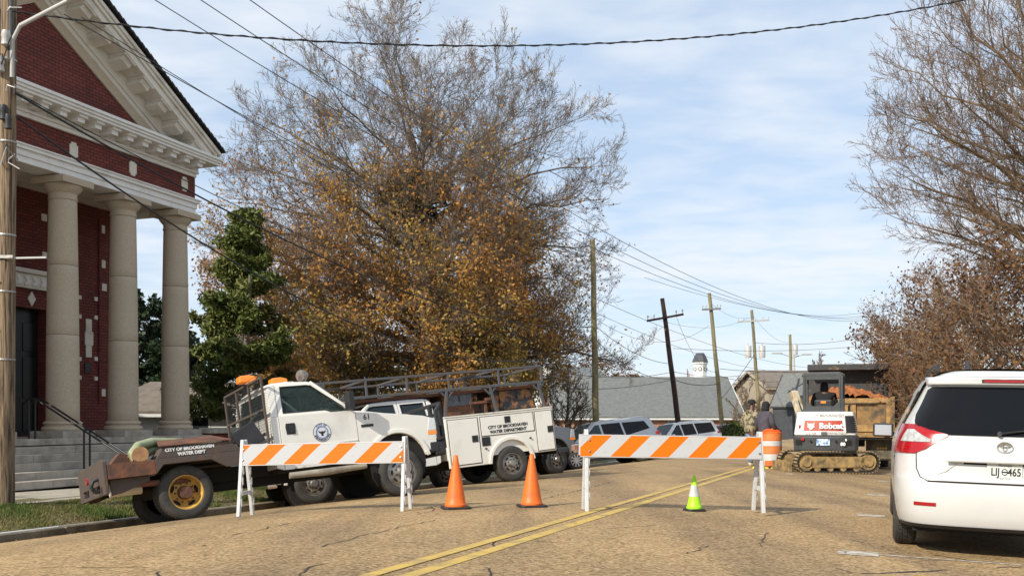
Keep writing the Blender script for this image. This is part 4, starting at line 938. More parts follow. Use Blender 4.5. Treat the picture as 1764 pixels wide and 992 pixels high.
# headache rack with mesh
rk_ = [('rack_frame', M['rustd'])]
b = MB(); hx = 1.36
for y in (-1.05, -.35, .35, 1.05): b.bar((hx, y, bt), (hx, y, 2.06 if abs(y) > .5 else 2.08), .04, .04)
for z in (bt+.25, 1.55, 2.06): b.bar((hx, -1.05, z), (hx, 1.05, z), .04, .04)
b.build('headache_rack', M['rustd'], t1, bevel=.008)
b = MB()
for i in range(40): y = -1.0+2.0*i/39; b.bb(hx-.002, hx+.002, y-.0018, y+.0018, bt+.05, 2.05)
for i in range(24): z = bt+.08+1.1*i/23*1.02; b.bb(hx-.003, hx+.005, -1.02, 1.02, z-.0018, z+.0018)
b.build('mesh_screen', M['dark'], t1)
for (x, y, z) in ((hx, -.30, 2.09), (hx+.62, -.05, 2.055)):
    bc = MB(); bc.prism([(x-.15, z), (x+.15, z), (x+.14, z+.10), (x+.03, z+.13), (x-.14, z+.12)], y-.10, y+.10); bc.build('beacon', M['amber'], t1, bevel=.025)
b = MB(); b.lathe([(.0, -.02), (.09, -.02), (.11, .02), (.10, .07), (.05, .15), (.0, .16)], 18, TR((2.32, -.25, 2.16)) @ Matrix.Rotation(R(-150), 4, 'Z') @ Matrix.Rotation(R(-80), 4, 'Y')); b.bar((2.3, -.25, 2.0), (2.3, -.25, 2.16), .04, .04); b.build('work_lamp', M['steel'], t1, smooth=40)
b = MB(); b.tube([(1.62, -1.06, .46), (2.2, -1.09, .45), (2.95, -1.05, .47)], [.05, .06, .045], 10); b.build('running_board', mat('worn_step', (.35, .31, .24), .6, col2=(.2, .17, .13), scale=5), t1, smooth=40)
b = MB(); b.box((1.05, -1.02, bt+.22), (.42, .04, .36), Matrix.Rotation(R(-28), 3, 'Y')); b.bar((.75, -1.0, bt+.1), (1.30, -1.0, bt+.62), .03, .03); b.build('tarp', M['dark'], t1, bevel=.01)
for o in (('61', .13, (WB-.50, -1.003, 1.285)),): text(o[0], o[1], M['ink'], t1, TR(o[2]) @ RX, .002, 'number', bold=.002)
# round door seal
sx_, sz_ = 2.28, 1.10
def ring(r0, r1, n=40): return [(sx_+r1*math.cos(2*math.pi*k/n), sz_+r1*math.sin(2*math.pi*k/n)) for k in range(n)], [(sx_+r0*math.cos(2*math.pi*k/n), sz_+r0*math.sin(2*math.pi*k/n)) for k in range(n)]
fs_ = side(-1, 1.0042)
se = empty('seal_mount'); se.parent = t1; bpy.data.objects.remove(se)
b = MB(); b.plate(ring(0, .155)[0], [], -.001, .0, fs_); seal = b.build('door_seal', mat('seal_ground', (.62, .64, .68), .5), t1)
for (r0, r1, mm) in ((.148, .155, 'ink'), (.100, .107, 'blue'), (.088, .094, 'blue')):
    b = MB(); o_, h_ = ring(r0, r1); b.plate(o_, [h_], -.0035, -.0015, fs_); b.build('seal_ring', M[mm], seal)
def arctext(s_, r, a0, a1, size):
    for i, c in enumerate(s_):
        if c == ' ': continue
        a = a0+(a1-a0)*i/(len(s_)-1)
        text(c, size, M['blue'] if a0 > 0 else M['ink'], seal, TR((sx_+r*math.cos(R(a)), -1.0065, sz_+r*math.sin(R(a)))) @ RX @ Matrix.Rotation(R(a-90 if a0 > 0 else a+90), 4, 'Z'), .001, bold=.002)
arctext('CITY OF', .127, 125, 55, .042); arctext('BROOKHAVEN', .127, -158, -22, .042)
b = MB(); b.plate([(sx_-.065, sz_+.035), (sx_-.05, sz_-.005), (sx_-.018, sz_-.02), (sx_-.02, sz_-.055), (sx_+.02, sz_-.055), (sx_+.018, sz_-.02), (sx_+.05, sz_-.005), (sx_+.065, sz_+.035), (sx_+.02, sz_+.012), (sx_, sz_+.03), (sx_-.02, sz_+.012)], [], -.0035, -.0015, fs_); b.build('seal_eagle', M['ink'], seal)
for o in t1.children:
    if not o.name.startswith('wheel') or o.name.startswith(('wheel_a', 'wheel_w')): o.matrix_basis = RK1 @ o.matrix_basis
# ---------------------------------------------------------------- utility body truck (faces left)
r2 = P(881, 825, 21.7); r2.z = zg(r2.x, r2.y); f2 = P(541, 862, 19.7); f2.z = zg(f2.x, f2.y)
x_ = (f2-r2).normalized(); lf = Vector((-x_.y, x_.x, 0)).normalized(); o2_ = r2-lf*1.65; o2_.z = zg(o2_.x, o2_.y)
m2_ = frame(r2, f2, r2-o2_); W2 = (f2-r2).length; m2_.translation = m2_.translation+m2_.to_3x3() @ Vector((0, -.86, 0))
t2 = empty('utility_truck', label='white utility body truck with dark ladder rack, parked nose down to the left', cat='truck', mtx=m2_)
pickup_front(t2, M['white'], 1.66, W2, crew=True, bumper='chrome', gl=M['glass'])
chassis(t2, -1.05, W2+.6, (0, W2))
for sg in (-1, 1): wheel(t2, 0, sg*.90, .39, .25, .235, 'steel'); wheel(t2, W2, sg*.90, .39, .25, .235, 'steel')
UZ = 1.52; HB = 1.03
for sg in (-1, 1):
    fn = side(sg, HB); r_ = .49
    ol = [(-1.13, .56), (-1.13, UZ), (1.49, UZ), (1.49, .44), (.55, .44)]+arc(0, .42, r_, 5, 175, 16)+[(-.55, .56)]
    b = MB(); b.plate(ol, [], 0, .05, fn); b.build('body_side', M['whitew'], t2, bevel=.012)
    b = MB(); b.plate(arc(0, .42, r_+.005, 2, 178, 18)+arc(0, .42, r_+.075, 178, 2, 18), [], -.03, 0, fn); b.build('wheel_arch', M['whitew'], t2, bevel=.012)
    for (x0, x1, z0, z1, hx, hz) in ((.74, 1.43, .50, 1.46, .84, 1.02), (-.62, .66, 1.06, 1.46, .02, 1.36), (-1.09, -.68, .60, 1.46, -1.02, 1.05)):
        b = MB(); b.plate([(x0, z0), (x1, z0), (x1, z1), (x0, z1)], [], -.016, -.002, fn); d_ = b.build('compartment_door', M['whitew'], t2, bevel=.006)
        b = MB(); b.plate([(hx-.07, hz-.07), (hx+.07, hz-.07), (hx+.07, hz+.07), (hx-.07, hz+.07)], [[(hx-.05, hz-.05), (hx+.05, hz-.05), (hx+.05, hz+.05), (hx-.05, hz+.05)]], -.026, -.016, fn); b.plate([(hx-.049, hz-.049), (hx+.049, hz-.049), (hx+.049, hz+.049), (hx-.049, hz+.049)], [], -.019, -.0162, fn); b.box((hx, sg*(HB+.022), hz), (.05, .012, .03)); b.build('handle', M['dark'], d_, bevel=.004)
        b = MB(); e_ = .018; b.plate([(x0-e_, z0-e_), (x1+e_, z0-e_), (x1+e_, z1+e_), (x0-e_, z1+e_)], [[(x0-.004, z0-.004), (x1+.004, z0-.004), (x1+.004, z1+.004), (x0-.004, z1+.004)]], -.005, -.001, fn); b.build('door_gap', M['rustd'], d_)
    b = MB(); b.plate([(.48, .84), (.68, .84), (.68, 1.03), (.48, 1.03)], [], -.012, -.001, fn); b.build('fuel_door', M['blackp'], t2, bevel=.02)
    for (x, z) in ((.60, .78), (-.50, .90)):
        b = MB(); b.lathe([(.022, 0), (.02, .03), (.0, .034)], 10, TR((x, sg*HB, z)) @ Matrix.Rotation(R(-90*sg), 4, 'X')); b.build('cleat', M['dark'], t2)
    b = MB(); b.bb(-1.13, 1.49, sg*(HB-.45)-.0 if sg < 0 else HB-.45, sg*(HB-.45)+.0 if sg > 0 else -HB+.45, .6, UZ) if False else b.bb(-1.12, 1.48, min(sg*.58, sg*(HB-.052)), max(sg*.58, sg*(HB-.052)), .62, UZ-.004); b.build('compartment', M['whitew'], t2)
    b = MB(); b.bb(-1.14, 1.50, min(sg*.56, sg*(HB+.012)), max(sg*.56, sg*(HB+.012)), UZ, UZ+.028); b.build('top_ledge', mat('rust_streaked_white', (.70, .66, .56), .5, col2=(.33, .15, .05), scale=5, contrast=(.30, .44)), t2, bevel=.006)
b = MB(); b.bb(-1.11, 1.47, -.58, .58, .60, .68); b.bb(-1.12, -1.06, -.57, .57, .68, 1.1); b.build('bed_floor', M['rustd'], t2)
b = MB(); b.bb(-1.45, -1.13, -1.0, 1.0, .48, .60); b.build('rear_bumper', M['dark'], t2, bevel=.02)
RXL = Matrix.Rotation(R(180), 4, 'Z') @ RX
text('CITY OF BROOKHAVEN', .092, M['ink'], t2, TR((.02, HB+.018, 1.22)) @ RXL, .002, sx=.98, bold=.004)
text('WATER DEPARTMENT', .092, M['ink'], t2, TR((.02, HB+.018, 1.12)) @ RXL, .002, sx=.98, bold=.004)
# ladder rack
RK2 = Matrix.Rotation(R(1.3), 4, 'Y'); mb2 = m2_ @ RK2
b = MB(); zt, zl = 2.47, 2.12; x0, x1 = -1.02, 4.1
for sg in (-1, 1):
    y = sg*.92
    b.bar((x0, y, zt), (x1, y, zt), .05, .05); b.bar((x0, y, zl), (x1-.3, y, zl), .06, .06)
    for x in (x0, .05, 1.25, 2.2, 3.1, 4.0): b.bar((x, y, zl-.0), (x, y, zt), .05, .05)
    for x in (-.9, .30, 1.32): b.bar((x, y, zl), (x+(.1 if x > 1 else -.12), y, UZ+.02), .065, .065); b.bar((x, y, zl-.18), (x+.16, y, zl-.02), .04, .04); b.bar((x, y, zl-.18), (x-.16, y, zl-.02), .04, .04)
    b.bar((x1, y, zt), (x1-.3, y, zl), .05, .05)
for x in (x0, .05, 1.25, 2.2, 3.1, 4.1): b.bar((x, -.92, zt), (x, .92, zt), .05, .05)
for x in (-.9, .3, 1.3, 2.4, 3.5): b.bar((x, -.92, zl), (x, .92, zl), .05, .05)
b.build('ladder_rack', mat('rack_paint', (.07, .075, .085), .6, col2=(.11, .07, .045), scale=4, contrast=(.3, .55)), t2, bevel=.008)
b = MB(); b.bb(x0+.1, 3.4, -.85, .85, zl-.10, zl-.045); b.build('rack_tray', M['rust'], t2)
# cabinets standing on the body
def cabinet(poly, y0, y1, m, label, dm=None, dr=None):
    c = empty('tool_cabinet', label=label, cat='cabinet', mtx=mb2); b = MB(); b.prism(poly, y0, y1); b.build('box', m, c, bevel=.012)
    b = MB(); b.plate(dr, [], -.03, -.002, side(1, y1)); d_ = b.build('door', dm or m, c, bevel=.01)
    xs = [p[0] for p in dr]; zs_ = [p[1] for p in dr]; h = MB(); h.box(((min(xs)+max(xs))/2, y1+.04, max(zs_)-.12), (.02, .03, .12)); h.build('handle', M['dark'], d_); return c
z0_ = UZ+.03
M['rustp'] = mat('rust_patched_black', (.028, .028, .032), .6, col2=(.26, .11, .035), scale=5.5, bump=.3, contrast=(.43, .52), detail=8)
cabinet([(-.92, z0_), (-.80, 2.06), (.20, 2.06), (.22, z0_)], .0, .72, M['rustp'], 'rust-patched black steel cabinet at the right end of the ladder rack truck', dr=[(-.86, z0_+.04), (-.77, 2.0), (.0, 2.0), (.0, z0_+.04)])
cabinet([(.62, z0_), (.62, 2.08), (1.36, 2.08), (1.36, z0_)], .0, .70, M['rust'], 'blue grey fronted cabinet beside the cab of the ladder rack truck', mat('blue_grey_paint', (.13, .15, .19), .5, col2=(.07, .07, .075), scale=7), [(.66, z0_+.22), (.66, 2.04), (1.27, 2.04), (1.27, z0_+.22)])
cabinet([(.24, z0_), (.24, 1.86), (.60, 1.86), (.60, z0_)], .05, .55, M['rustd'], 'narrow dark rusty cabinet between the two larger truck cabinets', dr=[(.27, z0_+.04), (.27, 1.82), (.57, 1.82), (.57, z0_+.04)])
vs_ = empty('bench_vise', label='rusty bench vise bolted on the truck body edge', cat='vise', mtx=mb2)
b = MB(); b.bar((.40, .82, z0_), (.40, .82, z0_+.22), .06, .06); b.bb(.15, .66, .77, .87, z0_+.22, z0_+.27); b.bb(.28, .40, .74, .90, z0_+.27, z0_+.33); b.tube([(.66, .82, z0_+.245), (.78, .82, z0_+.245)], .018, 8); b.tube([(.75, .82, z0_+.14), (.75, .82, z0_+.35)], .01, 6); b.build('vise', M['rust'], vs_, bevel=.006)
for o in t2.children:
    if not o.name.startswith('wheel') or o.name.startswith(('wheel_a', 'wheel_w')): o.matrix_basis = RK2 @ o.matrix_basis
# ---------------------------------------------------------------- silver pickup
g3 = P(974, 806, 27.0); g3.z = zg(g3.x, g3.y)
m3_ = Matrix.Translation(g3) @ Matrix.Rotation(R(90-46), 4, 'Z') @ Matrix.Rotation(R(-3), 4, 'Y') @ Matrix.Rotation(R(-3.5), 4, 'X')
t3 = empty('pickup_truck', label='silver pickup showing only its nose and black tow mirror beside utility bed', cat='truck', mtx=m3_ @ Matrix.Translation((-4.3, .9, 0)))
pickup_front(t3, M['silver'], 1.0, 3.9, crew=True, bumper='chrome', gl=M['glass'])
chassis(t3, -1.2, 4.4, (0, 3.9))
for sg in (-1, 1): wheel(t3, 0, sg*.90, .40, .26, .24, 'steel'); wheel(t3, 3.9, sg*.90, .40, .26, .24, 'steel')
b = MB()
for sg in (-1, 1): b.plate([(-1.15, .62), (-1.15, 1.40), (.97, 1.40), (.97, .58), (.55, .58)]+arc(0, .42, .5, 10, 170, 14)+[(-.55, .62)], [], 0, .06, side(sg, 1.0))
b.bb(-1.16, -1.10, -.93, .93, .62, 1.38); b.bb(-1.09, .96, -.93, .93, .72, .78); b.bb(.90, .96, -.93, .93, .78, 1.38); b.build('bed', M['silver'], t3, bevel=.015)
b = MB()
for sg in (-1, 1): b.box((3.2, sg*1.22, 1.58), (.11, .22, .36)); b.bar((3.1, sg*1.0, 1.48), (3.2, sg*1.2, 1.5), .05, .05)
b.build('tow_mirror', M['blackp'], t3, bevel=.03)
# ---------------------------------------------------------------- SUVs
def suv(name, label, mtx, paint, L=4.7, W=1.92, H=1.70, wb=2.82, fo=.95, rims=None, glassm=None, sport=True, dark_lower=True):
    """origin under the rear axle, x forward"""
    gl = glassm or M['glassb']; root = empty(name, label=label, cat='car', mtx=mtx); hw = W/2; xr = -(L-wb-fo); xf = wb+fo
    bz = 1.02; rz = H-.03; TL = .30
    wr = .365
    for sg in (-1, 1):
        fl = side(sg, hw); fu = side(sg, hw-.02, TL, bz)
        ol = [(xr+.05, .38), (xr+.0, .62), (xr+.03, bz-.02), (xr+.22, bz+.02), (wb-.02, bz-.02), (wb+.35, bz-.07), (xf-.12, .84), (xf, .70), (xf-.02, .36), (wb+.47, .30)]+arc(wb, .36, .44, 0, 180, 16)+[(wb-.48, .26), (.48, .26)]+arc(0, .36, .44, 0, 180, 16)+[(-.48, .30)]
        b = MB(); b.plate(ol[::-1], [], 0, .06, fl); b.build('body_side', paint, root, bevel=.035, seg=3)
        if dark_lower:
            b = MB(); b.plate([(.44, .24), (wb-.44, .24), (wb-.44, .36), (.44, .36)], [], -.012, .0, fl)
            for x in (0, wb): b.plate(arc(x, .36, .445, 0, 180, 16)+arc(x, .36, .50, 180, 0, 16), [], -.012, 0, fl)
            b.build('cladding', M['blackp'], root, bevel=.008)
        # greenhouse
        xw = wb-.05
        o_ = [(xr+.10, bz+.001), (xw+.02, bz+.001), (xw-.85, rz-.03), (xw-1.15, rz), (xr+.62, rz-.03), (xr+.34, rz-.09)]
        w1 = [(xw-.28, bz+.05), (xw-.93, rz-.115), (xw-1.12, rz-.095), (xw-1.18, bz+.05)]
        w2 = [(xw-1.26, bz+.05), (xw-1.20, rz-.09), (xw-2.02, rz-.10), (xw-2.10, bz+.06)]
        w3 = [(xw-2.18, bz+.07), (xw-2.10, rz-.11), (xr+.62, rz-.14), (xr+.45, bz+.26)] if sport else [(xw-2.18, bz+.06), (xw-2.10, rz-.10), (xr+.50, rz-.13), (xr+.36, bz+.10)]
        b = MB(); b.plate(o_, [w1[::-1], w2[::-1], w3[::-1]], 0, .05, fu); b.build('greenhouse', paint, root, bevel=.02)
        for k, w in enumerate((w1, w2, w3)):
            b = MB(); b.plate(w, [], .012, .02, fu); b.build('window', gl if k else M['glass'], root)
        # door seams and handles
        for k, x in enumerate((xw-.22, xw-1.22, xw-2.14)):
            b = MB(); b.plate([(x-.005, .42), (x+.005, .42), (x+.005, bz), (x-.005, bz)], [], -.0015, 0, fl); b.build('door_seam', M['blackp'], root)
        for x in (xw-1.08, xw-2.0):
            b = MB(); b.box((x, sg*(hw+.018), bz-.10), (.20, .03, .035)); b.build('door_handle', paint, root, bevel=.01)
        b = MB(); b.box((xw-.40, sg*(hw+.12), bz+.10), (.14, .20, .15)); b.bar((xw-.34, sg*(hw-.04), bz+.06), (xw-.38, sg*(hw+.06), bz+.07), .05, .04); b.build('mirror', paint, root, bevel=.035, seg=3)
        b = MB(); b.plate([(xf-.30, .72), (xf-.03, .68), (xf-.10, .80), (xf-.52, .89)], [], -.006, .08, fl); b.build('headlight', M['clearl'], root, bevel=.01)
        b = MB(); b.plate([(xr+.03, bz-.18), (xr+.26, bz-.12), (xr+.26, bz+.10), (xr+.10, bz+.12)], [], -.008, .08, side(sg, hw-.01)); b.build('tail_light', M['redl'], root, bevel=.01)
        rl_ = MB(); yy = hw-.02-TL*(rz-bz)-.08; rl_.tube([(xr+.6, sg*yy, rz+.02), (xr+.75, sg*yy, rz+.055), (xw-1.25, sg*yy, rz+.055), (xw-1.1, sg*yy, rz+.02)], .016, 6); rl_.build('roof_rail', M['alloy'], root)
        for x in (0, wb): wheel(root, x, sg*(hw-.13), wr, .235, .25, 'alloy', rims or M['alloy'])
        for x in (0, wb): b = MB(); b.tube([(x, sg*(hw-.07), .42), (x, sg*.5, .42)], .43, 18); b.build('wheel_well', M['under'], root)
    yr = hw-.02-TL*(rz-bz); xw = wb-.05
    def cap(z, k, n, c=.04): return z+c*(1-((k-n/2)/(n/2))**2)-.03*abs((k-n/2)/(n/2))**8
    b = MB(); sheet(b, [[(x, -yr+2*yr*k/10, cap(z, k, 10)) for k in range(11)] for (x, z) in ((xr+.30, rz-.10), (xr+.36, rz-.03), (xr+.7, rz), (xw-1.15, rz+.015), (xw-.85, rz-.03))]); o = b.build('roof', paint, root, smooth=50); sm = o.modifiers.new('s', 'SOLIDIFY'); sm.thickness = .04; sm.offset = -1
    b = MB(); sheet(b, [[(x, -hw+.03+(2*hw-.06)*k/10, cap(z, k, 10, .06)) for k in range(11)] for (x, z) in ((xw-.10, bz+.0), (wb+.35, bz-.07), (xf-.35, bz-.14), (xf-.10, .84), (xf-.0, .72))]); o = b.build('hood', paint, root, smooth=40); sm = o.modifiers.new('s', 'SOLIDIFY'); sm.thickness = .03; sm.offset = -1
    b = MB(); b.add([(xw-.84, -yr+.04, rz-.0), (xw-.84, yr-.04, rz-.0), (xw+.04, hw-.10, bz+.02), (xw+.04, -hw+.10, bz+.02)], [(0, 1, 2, 3)]); b.build('windshield', M['glass'], root)
    for sg in (-1, 1): b = MB(); b.bar((xw-.86, sg*yr, rz-.02), (xw+.02, sg*(hw-.05), bz), .07, .06); b.build('pillar', paint, root, bevel=.02)
    b = MB(); b.add([(xr+.31, -yr+.05, rz-.09), (xr+.31, yr-.05, rz-.09), (xr+.10, hw-.10, bz+.05), (xr+.10, -hw+.10, bz+.05)], [(0, 1, 2, 3)]); b.build('rear_window', M['glassb'], root)
    b = MB(); b.bb(xf-.16, xf+.01, -hw+.05, hw-.05, .36, .72); b.build('front_bumper', paint, root, bevel=.05, seg=3)
    b = MB(); b.bb(xf-.10, xf+.02, -.42, .42, .48, .70); b.build('grille', M['chrome'], root, bevel=.02)
    b = MB(); b.bb(xr-.02, xr+.12, -hw+.05, hw-.05, .36, bz+.04); b.build('tailgate', paint, root, bevel=.05, seg=3)
    b = MB(); b.bb(xr+.2, xf-.2, -hw+.07, hw-.07, .24, .45); b.bb(xr+.25, wb+.3, -hw+.09, hw-.09, .45, bz-.05); 
    for x in (.5, 1.45):
        for y in (-.4, .4): b.bb(x, x+.16, y-.25, y+.25, .9, 1.42)
    b.build('interior', M['under'], root, bevel=.02)
    return root
def place_left(px_f, py_f, d_f, px_r, d_r, name, label, paint, off=0, **k):
    """car whose left (driver) side faces us, front wheel and rear wheel given in the photo"""
    fr = P(px_f, py_f, d_f); fr.z = zg(fr.x, fr.y); re = P(px_r, HY, d_r); re.z = zg(re.x, re.y)
    wb = k.get('wb', 2.82); x = (fr-re).normalized(); l = Vector((-x.y, x.x, 0)).normalized()
    re = fr-x*wb; re.z = zg(re.x, re.y); far = re-l*1.6; far.z = zg(far.x, far.y)
    m = frame(re, fr, re-far); m.translation = m.translation+m.to_3x3() @ Vector((0, -.82, 0))
    return suv(name, label, m, paint, **k)
place_left(994, 806, 38.2, 1120, 39.2, 'suv', 'silver crossover with black windows parked behind the striped barricade', M['silver'], H=1.76)
M['whites'] = mat('pearl_white', (0.76, 0.76, 0.76), .25, coat=.6)
place_left(1147, 789, 52.0, 1231, 53.5, 'suv', 'white boxy SUV parked right of the silver crossover', M['whites'], sport=False, H=1.80, L=4.75, wb=2.75, dark_lower=False)
dk = mat('dark_red_paint', (.07, .012, .014), .25, coat=.6)
place_left(1196, 786, 60.0, 1270, 61.5, 'suv', 'dark car half hidden behind the white SUV tail', dk, H=1.6, dark_lower=False)
# ---------------------------------------------------------------- minivan (seen from behind)
vw = P(1557, 943, 9.65); vw.z = zg(vw.x, vw.y)
VS = .95
vm = Matrix.Translation(vw) @ Matrix.Rotation(R(90-20.5), 4, 'Z') @ Matrix.Rotation(R(1.5), 4, 'X') @ Matrix.Diagonal((VS, VS*.935, VS, 1))
van = empty('minivan', label='white minivan seen from behind at the right edge', cat='car', mtx=vm @ Matrix.Translation((0, -.86, 0)))
VW = M['vanw'] = mat('van_white', (.56, .56, .55), .25, var=.06, scale=1.5, coat=.5)
M['redv'] = mat('van_red_lens', (.33, .004, .006), .2, coat=.3)
M['clearv'] = mat('van_clear_lens', (.50, .52, .52), .2, col2=(.30, .30, .30), scale=18, coat=.3)
def half(z):      # half width of the van at height z
    pts = [(.20, .90), (.35, .955), (.55, .985), (.80, .992), (1.0, .985), (1.12, .955), (1.25, .90), (1.45, .80), (1.60, .735), (1.68, .68), (1.74, .55), (1.765, .35)]
    for (a, wa), (c, wc) in zip(pts[:-1], pts[1:]):
        if z <= c: u = max(0, (z-a)/(c-a)); return wa+(wc-wa)*u
    return pts[-1][1]
def xrear(z):
    pts = [(.20, -.92), (.30, -1.02), (.42, -1.06), (.60, -1.075), (.72, -1.05), (.76, -1.02), (.90, -1.005), (1.05, -.985), (1.15, -.96), (1.30, -.88), (1.45, -.79), (1.60, -.70), (1.66, -.70), (1.70, -.72), (1.75, -.60), (1.80, -.4)]
    for (a, wa), (c, wc) in zip(pts[:-1], pts[1:]):
        if z <= c: u = max(0, (z-a)/(c-a)); return wa+(wc-wa)*u
    return pts[-1][1]
def SR(u, z, off=0.0):
    """rear skin: u from -1 (right) to 1 (left) wraps round the corners"""
    w = half(z); a = abs(u); s_ = 1 if u >= 0 else -1
    # superellipse corner
    y = w*math.sin(min(a, 1)*math.pi/2)**.62 if a > 0 else 0
    x = xrear(z)+.62*(1-math.cos(min(a, 1)*math.pi/2))**1.9+.06*(y/w)**2
    return Vector((x-off*math.cos(a*1.5), s_*(y+off*math.sin(a*1.5)), z))
def u_of(y, z):
    lo, hi = 0.0, 1.0
    for _ in range(30):
        md = (lo+hi)/2
        if SR(md, z).y < abs(y): lo = md
        else: hi = md
    return lo*(1 if y >= 0 else -1)
def patch(name, m, zs, ul, ur, parent, off, nu=14, smooth=60, thick=.0):
    b = MB(); rows = []
    for z in zs: rows.append([SR(ul(z)+(ur(z)-ul(z))*k/nu, z, off) for k in range(nu+1)])
    sheet(b, rows); o = b.build(name, m, parent, smooth=smooth)
    if thick: q = o.modifiers.new('s', 'SOLIDIFY'); q.thickness = thick; q.offset = 0
    return o
def lin(*pts):
    def f(z):
        if z <= pts[0][0]: return pts[0][1]
        for (a, va), (c, vc) in zip(pts[:-1], pts[1:]):
            if z <= c: return va+(vc-va)*(z-a)/(c-a)
        return pts[-1][1]
    return f
zall = [.28, .33, .40, .48, .56, .64, .70, .72, .735, .76, .80, .86, .92, .98, 1.04, 1.10, 1.16, 1.22, 1.30, 1.38, 1.46, 1.54, 1.60, 1.63, 1.66, 1.69, 1.72, 1.745]
patch('rear_body', VW, zall, lambda z: -1, lambda z: 1, van, 0.0, 40)
# roof and sides going forward
def body_ring(x, sc, dz): return [Vector((x, sg_*half(z)*sc, z+dz)) for sg_ in (1,) for z in (.24, .35, .55, .8, 1.0, 1.12, 1.25, 1.45, 1.60, 1.68, 1.74)]+[Vector((x, half(1.74)*sc*(1-k/5), 1.745+.03*math.sin(k/5*math.pi/2)+dz)) for k in range(1, 6)]
for sg in (1, -1):
    b = MB(); rows = []
    for (x, sc, dz) in ((-.45, 1.0, 0), (.3, 1.0, .01), (1.2, 1.0, .015), (2.2, 1.0, .0), (2.75, .99, -.03)): rows.append([Vector((p.x, sg*p.y, p.z)) for p in body_ring(x, sc, dz)])
    # join to the rear skin
    rows.insert(0, [SR(sg*1.0, p.z) if p.z < 1.745 else SR(sg*u_of(p.y, 1.745), 1.745) if False else Vector((xrear(1.745)+.02*(i), sg*p.y*.999, p.z)) if p.z >= 1.745 else p for i, p in enumerate(body_ring(0, 1, 0))])
    sheet(b, rows); b.build('body_side', VW, van, smooth=50)
    # front third: simple tapering nose
    b = MB(); rows = [[Vector((p.x, sg*p.y, p.z)) for p in body_ring(2.75, .99, -.03)]]
    for (x, sc, zt) in ((3.3, .97, 1.35), (3.75, .93, 1.10), (4.05, .80, .86), (4.12, .55, .74)): rows.append([Vector((x, sg*p.y*sc, min(p.z, zt))) for p in body_ring(0, 1, 0)])
    sheet(b, rows); b.build('nose', VW, van, smooth=50)
    g = MB(); sheet(g, [[Vector((x, sg*(half(z)+.004), z)) for x in (-.42, .2, .9, 1.6, 2.3)] for z in (1.14, 1.25, 1.36, 1.46, 1.56)]); g.build('window', M['glassb'], van)
    for x in (0, 3.03): wheel(van, x, sg*.86, .345, .235, .225, 'alloy')
    rl_ = MB(); rl_.tube([(-.52, sg*.60, 1.73), (-.42, sg*.60, 1.80), (.2, sg*.60, 1.815), (1.6, sg*.60, 1.815), (1.75, sg*.6, 1.75)], .018, 8); rl_.build('roof_rail', M['dark'], van, smooth=50)
    mo = MB(); mo.box((2.35, sg*1.10, 1.13), (.10, .26, .17)); mo.bar((2.4, sg*.92, 1.07), (2.36, sg*1.0, 1.09), .05, .05); mr = mo.build('mirror', M['dark'], van, bevel=.05, seg=4)
    mg = MB(); mg.box((2.295, sg*1.10, 1.13), (.008, .21, .13)); mg.build('mirror_glass', M['chrome'], mr, bevel=.003)
    # tail light: red with a clear wedge
    a0, a1 = u_of(sg*.50, 1.10), sg*.985
    patch('tail_light', M['redv'], [.955, .965, 1.0, 1.04, 1.08, 1.12, 1.138, 1.16, 1.20, 1.23], lin((.955, u_of(sg*.80, .955)), (1.0, u_of(sg*.70, 1.0)), (1.06, u_of(sg*.62, 1.06)), (1.12, u_of(sg*.50, 1.12)), (1.138, u_of(sg*.50, 1.138)), (1.16, u_of(sg*.58, 1.16)), (1.23, u_of(sg*.80, 1.23))), lambda z: sg*.985, van, .012, 18)
    patch('reversing_light', M['clearv'], [1.065, 1.09, 1.12, 1.15, 1.18], lin((1.065, u_of(sg*.66, 1.065)), (1.085, u_of(sg*.64, 1.085)), (1.18, u_of(sg*.80, 1.18))), lin((1.065, u_of(sg*.92, 1.065)), (1.18, u_of(sg*.86, 1.18))), van, .018, 10)
    patch('reflector', M['redl'], [.475, .485, .50, .508], lambda z: u_of(sg*.60, z), lambda z: u_of(sg*.80, z), van, .006, 5)
    # tailgate seam and bumper edge
    sm_ = MB(); sm_.tube([SR(u_of(sg*.80, 1.20), 1.20, .003), SR(u_of(sg*.79, 1.0), 1.0, .003), SR(u_of(sg*.785, .82), .82, .003), SR(u_of(sg*.75, .74), .74, .003), SR(u_of(sg*.68, .705), .705, .003)], .005, 5); sm_.build('tailgate_seam', M['under'], van)
    sm_ = MB(); sm_.tube([SR(u_of(sg*.80, .90), .90, .002), SR(sg*.9, .905, .002), SR(sg*.985, .91, .002)], .0025, 4); sm_.build('panel_seam', M['dark'], van)
patch('bumper_gap', M['under'], [.698, .706, .714], lambda z: u_of(-.68, z), lambda z: u_of(.68, z), van, .003, 20)
patch('rear_window', M['glassb'], [1.135, 1.15, 1.20, 1.26, 1.32, 1.38, 1.44, 1.50, 1.56, 1.59], lin((1.135, u_of(-.60, 1.135)), (1.17, u_of(-.79, 1.17)), (1.30, u_of(-.80, 1.30)), (1.56, u_of(-.68, 1.56)), (1.59, u_of(-.64, 1.59))), lin((1.135, u_of(.60, 1.135)), (1.17, u_of(.79, 1.17)), (1.30, u_of(.80, 1.30)), (1.56, u_of(.68, 1.56)), (1.59, u_of(.64, 1.59))), van, .008, 26)
patch('spoiler_lip', VW, [1.61, 1.63, 1.655, 1.68], lambda z: u_of(-.66, z), lambda z: u_of(.66, z), van, .035, 20, thick=.03)
patch('brake_light', M['redl'], [1.632, 1.655], lambda z: u_of(-.17, z), lambda z: u_of(.17, z), van, .054, 6)
patch('brake_light_frame', M['blackp'], [1.625, 1.662], lambda z: u_of(-.19, z), lambda z: u_of(.19, z), van, .052, 6)
